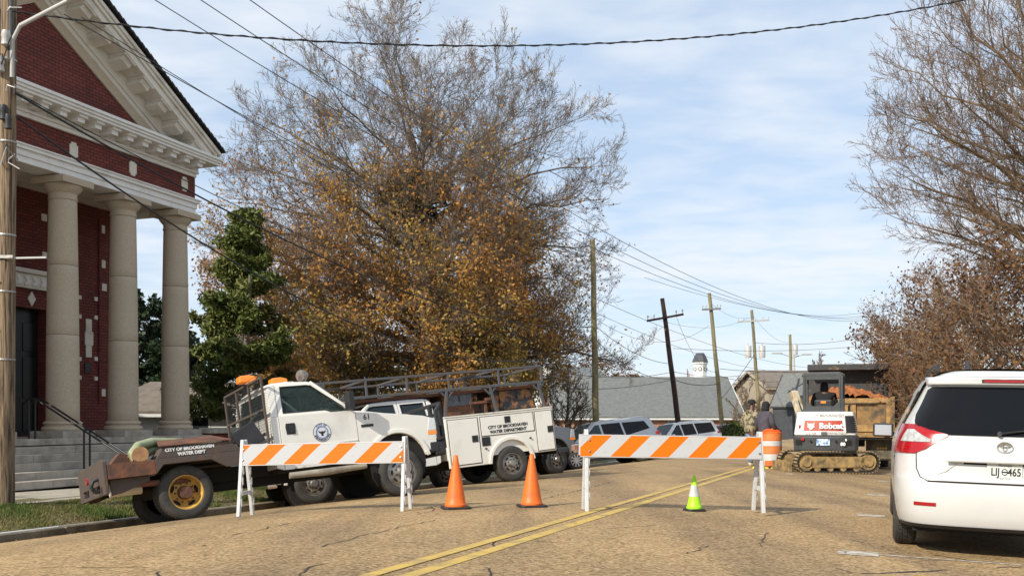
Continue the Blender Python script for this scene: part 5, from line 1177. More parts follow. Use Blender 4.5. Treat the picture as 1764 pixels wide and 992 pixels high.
patch('underside_shade', M['blackp'], [.265, .285, .30], lambda z: -.85, lambda z: .85, van, .006, 20)  # black strip along the bottom edge, colour standing in for the shaded underside
wp = MB(); wp.tube([SR(u_of(.05, 1.16), 1.16, .05), SR(u_of(-.18, 1.19), 1.19, .03), SR(u_of(-.50, 1.24), 1.24, .02)], .009, 6); wp.tube([SR(u_of(.05, 1.15), 1.15, .0), SR(u_of(.05, 1.16), 1.16, .055)], .022, 8); wp.build('wiper', M['blackp'], van)
for y in (-.45, .45):
    hd = MB(); hd.box((-.05, y, 1.30), (.10, .26, .20)); hd.box((-.02, y, 1.05), (.14, .46, .40)); hd.build('headrest', M['dark'], van, bevel=.05)
# garnish with painted shade strip below it, plate
gb = MB()
for (z0, z1, o0, o1) in ((.905, .945, .006, .045),):
    ys = [-.50+i*.1 for i in range(11)]
    rows = [[SR(u_of(y, z), z, o_) for y in ys] for (z, o_) in ((.888, .004), (.893, .062), (.905, .070), (.945, .062), (.968, .004))]
    sheet(gb, rows)
gb.build('garnish', VW, van, smooth=30)
fd = MB(); rows = [[SR(u_of(y, z), z, .004) for y in (-.36, -.2, 0, .2, .36)] for z in (.872, .887)]; sheet(fd, rows); fd.build('garnish_shade', M['under'], van)  # near-black strip painted below the garnish as its shadow
plx = xrear(.82)-.012
PM = TR((plx, 0, .815)) @ Matrix.Rotation(R(-90), 4, 'Z') @ RX
pb = MB(); pb.box((plx+.003, 0, .815), (.006, .31, .155)); lp = pb.build('license_plate', mat('plate_face', (.62, .64, .62), .4, col2=(.5, .54, .5), scale=8), van, bevel=.003)
text('LIJ', .098, M['ink'], lp, TR((plx-.001, .082, .812)) @ Matrix.Rotation(R(-90), 4, 'Z') @ RX, .001, sx=.80, bold=.002)
text('465', .098, M['ink'], lp, TR((plx-.001, -.085, .812)) @ Matrix.Rotation(R(-90), 4, 'Z') @ RX, .001, sx=.80, bold=.002)
text('Mississippi', .030, M['ink'], lp, TR((plx-.001, 0, .875)) @ Matrix.Rotation(R(-90), 4, 'Z') @ RX, .001, shear=.3)
text('LINCOLN', .024, M['ink'], lp, TR((plx-.001, 0, .752)) @ Matrix.Rotation(R(-90), 4, 'Z') @ RX, .001)
eb = MB(); nn_ = 20
eb.plate([(.028*math.cos(2*math.pi*k/nn_), .815+.030*math.sin(2*math.pi*k/nn_)) for k in range(nn_)], [[(.021*math.cos(2*math.pi*k/nn_), .815+.023*math.sin(2*math.pi*k/nn_)) for k in range(nn_)]], 0, .001, lambda u, v, d: (plx-.001-d, -u, v)); eb.bb(plx-.002, plx-.0005, -.026, .026, .809, .821); eb.build('plate_emblem', M['ink'], lp)
for (y, z) in ((-.13, .885), (.13, .885)):
    q = MB(); q.lathe([(.006, 0), (.006, .004), (.0, .004)], 8, TR((plx, y, z)) @ Matrix.Rotation(R(-90), 4, 'Y')); q.build('screw', M['steel'], lp)
# oval emblem of three ellipses
em = empty('tmp'); bpy.data.objects.remove(em)
q = MB(); ez = 1.035; ex = xrear(ez)-.012
def ell(cy, cz, a, c, r): q.tube([(ex, cy+a*math.cos(2*math.pi*k/28), cz+c*math.sin(2*math.pi*k/28)) for k in range(29)], r, 6)
ell(0, ez, .068, .046, .0065); ell(0, ez+.008, .020, .036, .0055); ell(0, ez+.020, .048, .016, .0055)
q.build('emblem', M['chrome'], van, smooth=60)
for sg in (-1, 1):
    cr = MB(); cr.tube([SR(u_of(sg*y, z), z, -.004) for (y, z) in ((.40, .885), (.46, .85), (.52, .80), (.60, .77))], .011, 6); cr.build('tailgate_crease', VW, van, smooth=60)
un = MB(); un.bb(-.8, 3.6, -.8, .8, .22, .40); un.bb(-.6, 2.4, -.80, .80, .40, 1.0)
for x in (.9, 1.9):
    for y in (-.4, .4): un.bb(x, x+.2, y-.24, y+.24, 1.0, 1.45)
un.build('underbody', M['under'], van)
b = MB(); b.prism([(-.42, 1.77), (-.22, 1.77), (-.27, 1.84), (-.36, 1.85)], .28, .32); b.build('antenna_fin', M['dark'], van, bevel=.01)
# ---------------------------------------------------------------- dump truck
dg = P(1462, 806, 28.6); dg.z = zg(dg.x, dg.y)
dt = empty('dump_truck', (dg.x, dg.y, dg.z), R(90-18.5), 'dump truck with muddy yellow tailgate loaded with orange soil', 'truck')
mud = mat('mud_caked_steel', (.30, .17, .06), .85, col2=(.075, .06, .045), scale=3.2, bump=.4, contrast=(.36, .60), detail=9)
mudl = mat('muddy_yellow_tailgate', (.40, .235, .085), .85, col2=(.16, .10, .05), scale=4.0, bump=.4, contrast=(.32, .58), detail=9)
dkb = mat('dirty_black_steel', (.035, .035, .036), .55, col2=(.20, .125, .06), scale=5, contrast=(.30, .42), detail=10)
b = MB(); z0, z1 = 1.05, 2.02
# tailgate with two framed panels
b.plate([(-1.22, z0), (1.22, z0), (1.22, z1), (-1.22, z1)], [[(-.20, z0+.20), (-.20, z1-.14), (-1.02, z1-.14), (-1.02, z0+.20)], [(1.02, z0+.20), (1.02, z1-.14), (.20, z1-.14), (.20, z0+.20)]], 0, .12, lambda u, v, d: (d, u, v)); tg = b.build('tailgate', mudl, dt, bevel=.015)
for y in (-.61, .61):
    q = MB(); q.bb(.07, .10, y-.405, y+.405, z0+.205, z1-.145); q.build('tailgate_panel', mud, tg)
b = MB(); b.bb(-.03, .0, -.75, .75, z1-.16, z1-.14); b.build('tailgate_bar', dkb, tg)
for sg in (-1, 1):
    b = MB(); b.bb(.0, 4.1, min(sg*1.14, sg*1.22), max(sg*1.14, sg*1.22), 1.0, 2.05); b.bb(-.05, .10, min(sg*1.13, sg*1.25), max(sg*1.13, sg*1.25), .98, 2.06)
    b.build('bed_side', mud, dt, bevel=.02)
b = MB(); b.bb(.12, 4.1, -1.14, 1.14, .95, 1.08); b.build('bed_floor', dkb, dt)
b = MB(); b.bb(4.1, 4.2, -1.24, 1.24, .95, 3.16); b.bb(3.5, 4.2, -1.26, 1.26, 3.0, 3.2); b.build('headboard', dkb, dt, bevel=.02)
soil = empty('soil_load', (dg.x, dg.y, dg.z), R(90-18.5), 'heap of orange soil in the dump truck bed', 'soil')
rng = np.random.default_rng(4); nx, ny = 46, 34; xs_ = np.linspace(.13, 4.09, nx); ys_ = np.linspace(-1.13, 1.13, ny); X_, Y_ = np.meshgrid(xs_, ys_, indexing='ij')
Z_ = 1.96+.42*np.exp(-((X_-1.7)/1.5)**2-((Y_-.1)/.95)**2)+.06*np.sin(X_*5+Y_*4)*np.cos(Y_*7)+rng.normal(0, .025, X_.shape)
me = bpy.data.meshes.new('heap'); me.from_pydata(np.stack([X_, Y_, Z_], -1).reshape(-1, 3).tolist(), [], [(i*ny+j, (i+1)*ny+j, (i+1)*ny+j+1, i*ny+j+1) for i in range(nx-1) for j in range(ny-1)]); me.materials.append(mat('orange_clay', (.42, .135, .035), .95, col2=(.20, .07, .025), scale=7, bump=.8, bscale=20)); link('heap', me, soil)
b = MB(); b.bb(.3, 4.1, -.45, .45, .62, .95); b.bb(-.10, .10, -1.2, 1.2, .82, .98); b.build('frame', M['under'], dt, bevel=.02)
b = MB(); b.bb(-.14, -.05, -1.23, 1.23, .90, 1.03); b.build('rear_sill', mudl, dt)
for sg in (-1, 1):
    for x in (1.0, 2.25): 
        for y in (.98, .66): wheel(dt, x, sg*y, .50, .27, .29, 'steel')
    q = MB(); q.bb(.35, .37, min(sg*.50, sg*1.20), max(sg*.50, sg*1.20), .22, .92); q.build('mud_flap', mat('muddy_flap', (.17, .14, .085), .9, col2=(.05, .045, .04), scale=3, contrast=(.35, .6)), dt)
    q = MB(); q.bb(-.16, -.139, min(sg*.95, sg*1.1), max(sg*.95, sg*1.1), .91, 1.0); q.build('tail_light', M['redl'], dt)
    # cab mirrors
    q = MB(); q.tube([(5.6, sg*1.05, 2.45), (5.5, sg*1.38, 2.36), (5.48, sg*1.48, 2.22)], .02, 6); q.tube([(5.6, sg*1.05, 1.30), (5.5, sg*1.4, 1.32), (5.48, sg*1.48, 1.40)], .02, 6); q.box((5.48, sg*1.48, 1.98), (.10, .22, .52)); q.box((5.48, sg*1.48, 1.56), (.12, .22, .24)); q.build('mirror', M['blackp'], dt, bevel=.03)
q = MB(); q.bb(4.5, 6.2, -1.1, 1.1, .7, 2.5); q.bb(6.2, 7.6, -.85, .85, .7, 1.75); q.build('cab', M['white'], dt, bevel=.08, seg=3)
for sg in (-1, 1): wheel(dt, 6.7, sg*.95, .50, .28, .29, 'steel')
dia = MB()
for k in range(4): y = -.80-.075*k; dia.prism([(y, .52), (y+.04, .57), (y, .62), (y-.04, .57)], .33, .348, 'yz')
dia.build('flap_emblem', M['yellow'], dt)
b = MB(); b.box((-.06, .62, 1.50), (.08, .30, .05)); b.ball((-.05, .62, 1.57), (.08, .13, .09), 10); b.build('mud_lump', mudl, dt)
# ---------------------------------------------------------------- mini excavator
eg = P(1424, 808, 25.6); eg.z = zg(eg.x, eg.y)
ex_ = empty('excavator', (eg.x, eg.y, eg.z), R(2), 'white and grey mini excavator with muddy tracks seen from behind', 'excavator')
mudt = mat('clay_caked_track', (.38, .25, .10), .9, col2=(.10, .075, .045), scale=5, bump=.6, contrast=(.35, .6), detail=9)
TLn = 1.06; tr_ = .27
for sy in (-.68, .68):
    loop = arc(TLn-tr_, tr_+.01, tr_, -90, 90, 12)+arc(-TLn+tr_, tr_+.01, tr_, 90, 270, 12)
    inner = arc(TLn-tr_, tr_+.01, tr_-.045, -90, 90, 12)+arc(-TLn+tr_, tr_+.01, tr_-.045, 90, 270, 12)
    b = MB(); b.plate(loop, [inner], sy-.15, sy+.15, lambda u, v, d: (u, d, v)); tk = b.build('track', M['dark'], ex_)
    lug = MB(); lm_ = MB(); lm_.bb(-.022, .022, -.152, .152, -.012, .012); lmesh = lm_.mesh('track_lug', mudt)
    # lugs along the loop
    per = []
    for i in range(len(loop)): per.append(Vector((loop[i][0], 0, loop[i][1])))
    per.append(per[0]); tot = sum((per[i+1]-per[i]).length for i in range(len(per)-1)); nl = 58; step = tot/nl; acc = 0; i = 0; pos = per[0].copy(); rem = 0
    for k in range(nl):
        t_ = k*step; a_ = 0
        for i in range(len(per)-1):
            Ls = (per[i+1]-per[i]).length
            if a_+Ls >= t_: break
            a_ += Ls
        dv = (per[i+1]-per[i]).normalized(); pp = per[i]+dv*(t_-a_)
        o = link('track_lug', lmesh, tk); o.location = (pp.x, sy, pp.z); o.rotation_euler = (0, -math.atan2(dv.z, dv.x), 0)
    for (x, r_) in ((-TLn+tr_, .20), (TLn-tr_, .20)):
        q = MB(); q.lathe([(.0, -.1), (r_, -.1), (r_, .1), (r_*.6, .10), (r_*.55, .14), (.0, .14)], 20, TR((x, sy, tr_+.01)) @ (AY if sy > 0 else Matrix.Rotation(R(90), 4, 'X'))); q.build('sprocket', mudt, tk, smooth=30)
    for k in range(4):
        x = -.5+.33*k; q = MB(); q.lathe([(.0, -.08), (.075, -.08), (.075, .08), (.0, .08)], 12, TR((x, sy, .115)) @ AY); q.build('roller', mudt, tk, smooth=30)
    q = MB(); q.bb(-.70, .72, sy-.10, sy+.10, .13, .42); q.build('track_frame', mudt, tk, bevel=.03)
q = MB(); q.bb(-.4, .4, -.55, .55, .30, .52); q.lathe([(.0, .5), (.42, .5), (.42, .62), (.0, .62)], 24); q.build('undercarriage', mudt, ex_)
q = MB(); q.bb(-1.17, -1.11, -.62, .86, .04, .27); q.bar((-1.1, -.4, .25), (-.5, -.4, .32), .08, .08); q.bar((-1.1, .4, .25), (-.5, .4, .32), .08, .08); q.build('dozer_blade', mudt, ex_)
# house: rear counterweight faces the camera (-y)
grey = mat('dark_grey_paint', (.055, .06, .065), .5, var=.3, scale=5)
def hsec(z0, z1, w0, w1, y0, y1, m, name, bv=.05):
    q = MB(); n = 12; bot = []; top = []
    for k in range(n+1):
        u = -1+2*k/n; bot.append((u*w0, y0+.16*abs(u)**3, z0)); top.append((u*w1, y1+.16*abs(u)**3, z1))
    bk = [(w0, .55, z0), (-w0, .55, z0)]; tk_ = [(w1, .55, z1), (-w1, .55, z1)]
    vs_ = bot+bk+top+tk_; N_ = n+3
    q.add(vs_, [[i, (i+1) % N_, (i+1) % N_+N_, i+N_] for i in range(N_)]+[list(range(N_)), list(range(2*N_-1, N_-1, -1))]); return q.build(name, m, ex_, bevel=bv, seg=3)
hsec(.66, 1.12, .84, .86, -.84, -.88, grey, 'counterweight'); hs_ = hsec(1.125, 1.82, .84, .76, -.86, -.72, M['white'], 'engine_cover')
def rp(u, z):     # point on the cover's rear face
    k = (z-1.125)/(1.82-1.125); return (u*(.84-.08*k), -.86+.14*k+.16*abs(u)**3-.006, z)
def rpatch(name, m, u0, u1, z0, z1, off=.0, parent=None):
    q = MB(); rows = []
    for z in np.linspace(z0, z1, 4): rows.append([(rp(u, z)[0], rp(u, z)[1]-off, z) for u in np.linspace(u0, u1, 8)])
    sheet(q, rows); return q.build(name, m, parent or ex_)
red = mat('orange_red_decal', (.40, .030, .006), .5, var=.15, scale=6)
dcl = rpatch('brand_decal', red, -.68, .60, 1.26, 1.56, .004, hs_)
TE = lambda x, z, y=None: TR((x, (rp(x/.8, z)[1]-.045) if y is None else y, z)) @ Matrix.Rotation(R(-11), 4, 'X') @ RX
text('Bobcat', .235, M['inkw'], hs_, TE(.18, 1.40), .002, sx=.95, bold=.008)
text('CITY OF BROOKHAVEN', .088, M['ink'], hs_, TE(.0, 1.715), .002, sx=1.1)
text('WATER', .088, M['ink'], hs_, TE(-.38, 1.20), .002, sx=1.1); text('DEPARTMENT', .088, M['ink'], hs_, TE(.37, 1.20), .002, sx=1.0)
# cat head emblem on the decal
q = MB(); cx_, cz_ = -.36, 1.41
cat_ = [(-.10, .10), (-.055, .055), (0, .065), (.055, .055), (.10, .10), (.085, .01), (.10, -.04), (.055, -.06), (.03, -.11), (0, -.12), (-.03, -.11), (-.055, -.06), (-.10, -.04), (-.085, .01)]
q.plate([(cx_+a, cz_+c) for a, c in cat_], [[(cx_-.05, cz_+.0), (cx_-.02, cz_-.02), (cx_-.045, cz_-.025)], [(cx_+.05, cz_+.0), (cx_+.045, cz_-.025), (cx_+.02, cz_-.02)]], 0, .002, lambda u, v, d: (u, rp(u/.8, v)[1]-.026-d, v)); q.build('cat_emblem', M['inkw'], hs_)
for k in range(7):
    z = 1.24+k*.062; q = MB(); q.box((.80-.012*k, -.50, z), (.05, .34, .045), Matrix.Rotation(R(18), 3, 'Z')); q.build('vent_slat', M['blackp'], hs_)
rpatch('vent_surround', M['blackp'], .70, .99, 1.20, 1.70, .002, hs_)
rpatch('handle', M['blackp'], -.10, .10, 1.145, 1.235, .012, hs_)
rpatch('tail_light', M['redv'], -.86, -.80, 1.33, 1.43, .006, hs_)
cwp = lambda u, z: (u*.85, -.86-.04*(z-.66)/.46+.16*abs(u)**3-.012, z)
def cpatch(name, m, u0, u1, z0, z1, off=.0):
    q = MB(); sheet(q, [[(cwp(u, z)[0], cwp(u, z)[1]-off, z) for u in np.linspace(u0, u1, 6)] for z in np.linspace(z0, z1, 3)]); return q.build(name, m, ex_)
cpatch('sticker', mat('blue_white_sticker', (.6, .68, .75), .4, col2=(.05, .20, .45), scale=14, contrast=(.42, .55)), -.24, .18, .84, 1.03)
text('80', .13, M['inkw'], ex_, TR((.50, -.875, .88)) @ RX, .002, bold=.006); text('8', .085, M['inkw'], ex_, TR((.58, -.87, 1.0)) @ RX, .002, bold=.005)
q = MB(); q.lathe([(.05, 0), (.05, .02), (.0, .025)], 14, TR((-.58, -.86, 1.02)) @ RX); q.build('reflector', M['redl'], ex_)
for u in (-.82, .74): cpatch('recess', M['under'], u-.10, u+.10, .86, 1.0); 
for u in (-.42, .38):
    q = MB(); q.lathe([(.035, 0), (.035, .01), (.0, .01)], 10, TR((u*.85, -.885, .96)) @ RX); q.build('bolt_cover', M['under'], ex_)
# canopy: posts, roof, rear panel
cx0, cx1, cy0, cy1 = -.56, .44, -.52, .22; zb, zt = 1.80, 2.95
for (x, y) in ((cx0, cy0), (cx1, cy0), (cx0, cy1), (cx1, cy1)):
    q = MB(); q.bar((x, y, zb), (x, y, zt), .09, .09); q.build('canopy_post', grey, ex_, bevel=.015)
q = MB(); q.prism([(cx0-.10, zt-.10), (cx0-.02, zt+.03), (cx1-.02, zt+.03), (cx1+.06, zt-.10)], cy0-.05, cy1+.25); q.build('canopy_roof', grey, ex_, bevel=.03)
q = MB(); q.plate([(cx0, zb), (cx1, zb), (cx1, zt-.06), (cx0, zt-.06)], [[(cx0+.07, zb+.32), (cx0+.07, zt-.20), (cx1-.07, zt-.20), (cx1-.07, zb+.32), (cx1-.20, zb+.18), (cx0+.20, zb+.18)]], cy0-.045, cy0-.01, lambda u, v, d: (u, d, v)); q.build('canopy_back', grey, ex_, bevel=.01)
q = MB(); q.bb(cx0+.25, cx1-.25, -.38, -.28, 1.8, 2.18); q.bb(cx0+.2, cx1-.2, -.3, .2, 1.72, 1.86); q.build('seat', M['blackp'], ex_, bevel=.05)
q = MB(); q.bar((-.62, .6, 1.2), (-1.05, 1.2, 2.45), .22, .18); q.bar((-1.05, 1.2, 2.45), (-.7, 2.6, 1.6), .18, .14); q.bar((-.62, .7, 1.35), (-1.0, 1.15, 2.0), .09, .09); q.build('boom', mat('muddy_white', (.62, .56, .44), .6, col2=(.3, .2, .09), scale=4), ex_, bevel=.02)
q = MB(); q.prism([(2.3, 1.5), (2.8, 1.4), (2.7, .9), (2.3, 1.0)], -1.05, -.5, 'yz'); q.build('bucket', mudt, ex_, bevel=.03)
q = MB(); q.box((-.06, -.388, 2.10), (.14, .01, .06)); q.build('seat_reflector', M['amber'], ex_)

for (dx_, dz_) in ((.05, .0), (-.05, .02), (.0, -.05)):
    q = MB(); q.tube([(-.60+dx_, .5, 1.3+dz_), (-.78+dx_, .75, 1.75+dz_), (-.98+dx_, 1.05, 2.25+dz_), (-1.0+dx_, 1.3, 2.45+dz_)], .022, 6); q.build('hydraulic_hose', M['blackp'], ex_, smooth=50)
q = MB(); q.tube([(.62, -.1, 1.80), (.62, -.1, 1.98), (.66, -.14, 2.02)], .035, 8); q.build('exhaust_stack', M['rust'], ex_, smooth=50)
q = MB(); q.tube([(cx0-.06, .1, 1.85), (cx0-.10, .1, 2.0), (cx0-.10, .1, 2.5), (cx0-.03, .1, 2.6)], .016, 6); q.build('grab_handle', grey, ex_, smooth=50)

HR = Matrix.Rotation(R(-24), 4, 'Z') @ Matrix.Translation((0, 0, -.03)) @ Matrix.Diagonal((.90, .92, .87, 1))
for o in ex_.children:
    if not o.name.startswith(('track', 'undercarriage', 'dozer')): o.matrix_basis = HR @ o.matrix_basis
# ================================================================ BARRICADES, CONES, DRUM
def stripes(name, k, w, ph=0.0):
    m = bpy.data.materials.new(name); m.use_nodes = True; t = m.node_tree; p = t.nodes['Principled BSDF']; L = t.links.new
    tc = t.nodes.new('ShaderNodeTexCoord'); s = t.nodes.new('ShaderNodeSeparateXYZ'); L(tc.outputs['Object'], s.inputs[0])
    a = t.nodes.new('ShaderNodeMath'); a.operation = 'MULTIPLY_ADD'; a.inputs[1].default_value = -k; L(s.outputs[2], a.inputs[0]); L(s.outputs[0], a.inputs[2])
    b = t.nodes.new('ShaderNodeMath'); b.operation = 'ADD'; b.inputs[1].default_value = ph+100*w; L(a.outputs[0], b.inputs[0])
    c = t.nodes.new('ShaderNodeMath'); c.operation = 'MODULO'; c.inputs[1].default_value = w; L(b.outputs[0], c.inputs[0])
    d = t.nodes.new('ShaderNodeMath'); d.operation = 'GREATER_THAN'; d.inputs[1].default_value = w/2; L(c.outputs[0], d.inputs[0])
    n = t.nodes.new('ShaderNodeTexNoise'); n.inputs['Scale'].default_value = 6; n.inputs['Detail'].default_value = 9; n.inputs['Roughness'].default_value = .7
    mp = t.nodes.new('ShaderNodeMapping'); mp.inputs['Scale'].default_value = (1, 1, 2.5); L(tc.outputs['Object'], mp.inputs[0]); L(mp.outputs[0], n.inputs[0])
    r1 = t.nodes.new('ShaderNodeValToRGB'); e = r1.color_ramp.elements; e[0].position = .30; e[0].color = (.42, .20, .07, 1); e[1].position = .36; e[1].color = (.62, .135, .003, 1)
    r2 = t.nodes.new('ShaderNodeValToRGB'); e = r2.color_ramp.elements; e[0].position = .30; e[0].color = (.32, .31, .29, 1); e[1].position = .42; e[1].color = (.41, .415, .42, 1)
    L(n.outputs[0], r1.inputs[0]); L(n.outputs[0], r2.inputs[0])
    mx = t.nodes.new('ShaderNodeMixRGB'); L(d.outputs[0], mx.inputs[0]); L(r2.outputs[0], mx.inputs[1]); L(r1.outputs[0], mx.inputs[2]); L(mx.outputs[0], p.inputs['Base Color']); p.inputs['Roughness'].default_value = .6; p.inputs['Specular IOR Level'].default_value = .15
    return m
M['stripe'] = stripes('orange_white_stripes', 1.0, .48)
def barricade(fl, fr, label, ph, over=(.03, .03), side_=0.0):
    """A-frame barricade; fl, fr: photo pixels of the feet of the left and right frame (nearer leg)"""
    a, b_ = on_ground(*fl), on_ground(*fr); v = b_-a; L = v.length; u = v.normalized(); n = Vector((-u.y, u.x, 0)).normalized()
    m = Matrix((u, n, Vector((0, 0, 1)))).transposed().to_4x4(); m.translation = a
    root = empty('barricade', label=label, cat='barricade', group='striped road barricades', mtx=m); H_ = 1.0; sp = .46
    for x in (0.0, L):
        for (y0, s_) in ((0.0, 1), (sp, -1)):
            pa = m @ Vector((x, y0, 0)); gz_ = zg(pa.x, pa.y)-pa.z; q = MB(); yt = sp/2-.035*s_
            q.bar((x, y0, gz_), (x, yt, H_), .06, .045, up=(1, 0, 0)); leg = q.build('leg', M['pwhite'], root, bevel=.006)
            # moulded pockets on the leg
            for h in (.18, .32, .46, .60):
                k = MB(); f_ = h/H_; k.box((x+.032, y0+(yt-y0)*f_, gz_+h), (.014, .04, .10)); k.build('pocket', M['pwhite'], leg, bevel=.006)
        q = MB(); q.bar((x, .08, .30), (x, sp-.08, .30), .03, .05); q.build('spreader', M['pwhite'], root)
    q = MB(); x0, x1 = -over[0], L+over[1]; q.bb(x0, x1, -.012, .012, -.132, .132); pn = q.build('panel', M['stripe'], root, bevel=.004); pn.location = (0, .128, .80); pn.rotation_euler = (R(-13), 0, 0)
    if ph: 
        mm = stripes('orange_white_stripes_b', 1.0, .48, ph); pn.data.materials[0] = mm
    q = MB(); q.bb(x0, x1, -.014, .014, -.140, -.133); q.bb(x0, x1, -.014, .014, .133, .140); q.build('panel_edge', M['pwhite'], pn)
    for bx_ in (.03, L-.03):
        for bz_ in (-.07, .07): q = MB(); q.lathe([(.014, 0), (.014, .012), (.0, .014)], 8, TR((bx_, -.012, bz_)) @ RX); q.build('bolt', M['steel'], pn)
    q = MB(); q.bb(x0, x1, sp-.137, sp-.113, .68, .94); q.build('rear_panel', M['pwhite'], root)
    return root
barricade((411, 890), (693, 880), 'striped barricade in front of the flatbed truck', .0, (-.03, -.0))
barricade((1011, 881), (1315, 889), 'striped barricade in front of the parked SUVs, its end by the drum', .30, (.08, .0))
def cone_(px, py, h, label, col, collar=None, sz=1.0):
    g = on_ground(px, py); root = empty('traffic_cone', (g.x, g.y, g.z), R(12), label, 'cone', None)
    w = .185*h/.71
    q = MB(); q.prism([(-w, -w*.72), (-w*.72, -w), (w*.72, -w), (w, -w*.72), (w, w*.72), (w*.72, w), (-w*.72, w), (-w, w*.72)], .002, .035, 'xy'); q.build('base', M['blackp'], root, bevel=.008)
    r0, r1 = .135*h/.71, .028*h/.71
    q = MB(); pr = [(r0+.012, .036), (r0+.012, .06), (r0, .075)]+[(r0+(r1-r0)*k/8, .075+(h-.09)*k/8) for k in range(1, 9)]+[(r1-.006, h-.004), (r1-.012, h), (.0, h-.002)]; q.lathe(pr, 28); q.build('cone', col, root, smooth=35)
    if collar:
        z0, z1 = collar; f = lambda z: r0+(r1-r0)*(z-.075)/(h-.09)+.003; q = MB(); q.lathe([(f(z0)-.002, z0), (f(z0), z0), (f(z1), z1), (f(z1)-.002, z1)], 28, cap=False); q.build('reflective_collar', M['pwhite'], root, smooth=35)
    return root
oc = mat('orange_cone_plastic', (.74, .14, .012), .5, col2=(.38, .10, .035), scale=7, contrast=(.28, .46), detail=9); gc = mat('lime_cone_plastic', (.36, .80, .015), .45, col2=(.20, .45, .02), scale=9, contrast=(.2, .36))
cone_(785, 876, .70, 'orange traffic cone beside the first barricade, left of the pair', oc)
cone_(916, 873, .70, 'orange traffic cone nearer the middle of the road, right of the pair', oc)
cone_(1196, 880, .46, 'small lime green cone with white collar near yellow line', gc, (.19, .33))
g = on_ground(1329, 805); dr_ = empty('traffic_drum', (g.x, g.y, g.z), 0, 'orange and white traffic drum behind the barricade end', 'drum')
odr = mat('orange_drum_plastic', (.78, .13, .015), .5, col2=(.55, .09, .02), scale=4, contrast=(.3, .5)); ods = mat('orange_drum_band', (.72, .22, .06), .5, var=.2, scale=6)
q = MB(); q.lathe([(.0, .02), (.30, .02), (.30, .16), (.275, .17), (.275, .98), (.25, .985), (.24, 1.0), (.0, 1.0)], 28); q.build('drum_body', odr, dr_, smooth=40)
for (z0, z1, mm) in ((.20, .38, M['pwhite']), (.40, .58, ods), (.60, .74, M['pwhite']), (.76, .93, ods)):
    q = MB(); q.lathe([(.276, z0), (.280, z0), (.280, z1), (.276, z1)], 28, cap=False); q.build('drum_band', mm, dr_, smooth=40)
q = MB(); q.lathe([(.30, .0), (.40, .0), (.40, .05), (.30, .06)], 28, closed=True); q.build('rubber_base', M['blackp'], dr_)
q = MB(); q.prism([(-.26, 1.0), (.26, 1.0), (.12, 1.07), (-.12, 1.07)], -.03, .03); q.build('handle', odr, dr_, bevel=.01)
q = MB(); q.lathe([(.0, 0), (.05, 0), (.05, .12), (.035, .14), (.03, .21), (.0, .21)], 14, TR((.06, .02, 1.07))); bo = q.build('spray_can', M['pwhite'], None, smooth=40); bo.matrix_world = Matrix.Translation(g) @ Matrix.Identity(4); tag(bo, 'white spray can standing on top of the orange drum', 'can')
# caution tape lying on the road
for (pts, lb) in (([(1298, 806), (1306, 803), (1300, 801), (1312, 805), (1322, 807)], 'crumpled yellow caution tape on the road at the workers feet'), ([(1330, 807), (1340, 808), (1352, 806), (1360, 807)], 'strip of yellow caution tape on the road by the drum')):
    q = MB(); q.tube([on_ground(*p)+Vector((0, 0, .015)) for p in pts], .035, 5); o = q.build('caution_tape', mat('yellow_tape', (.75, .62, .03), .4), None); tag(o, lb, 'tape')
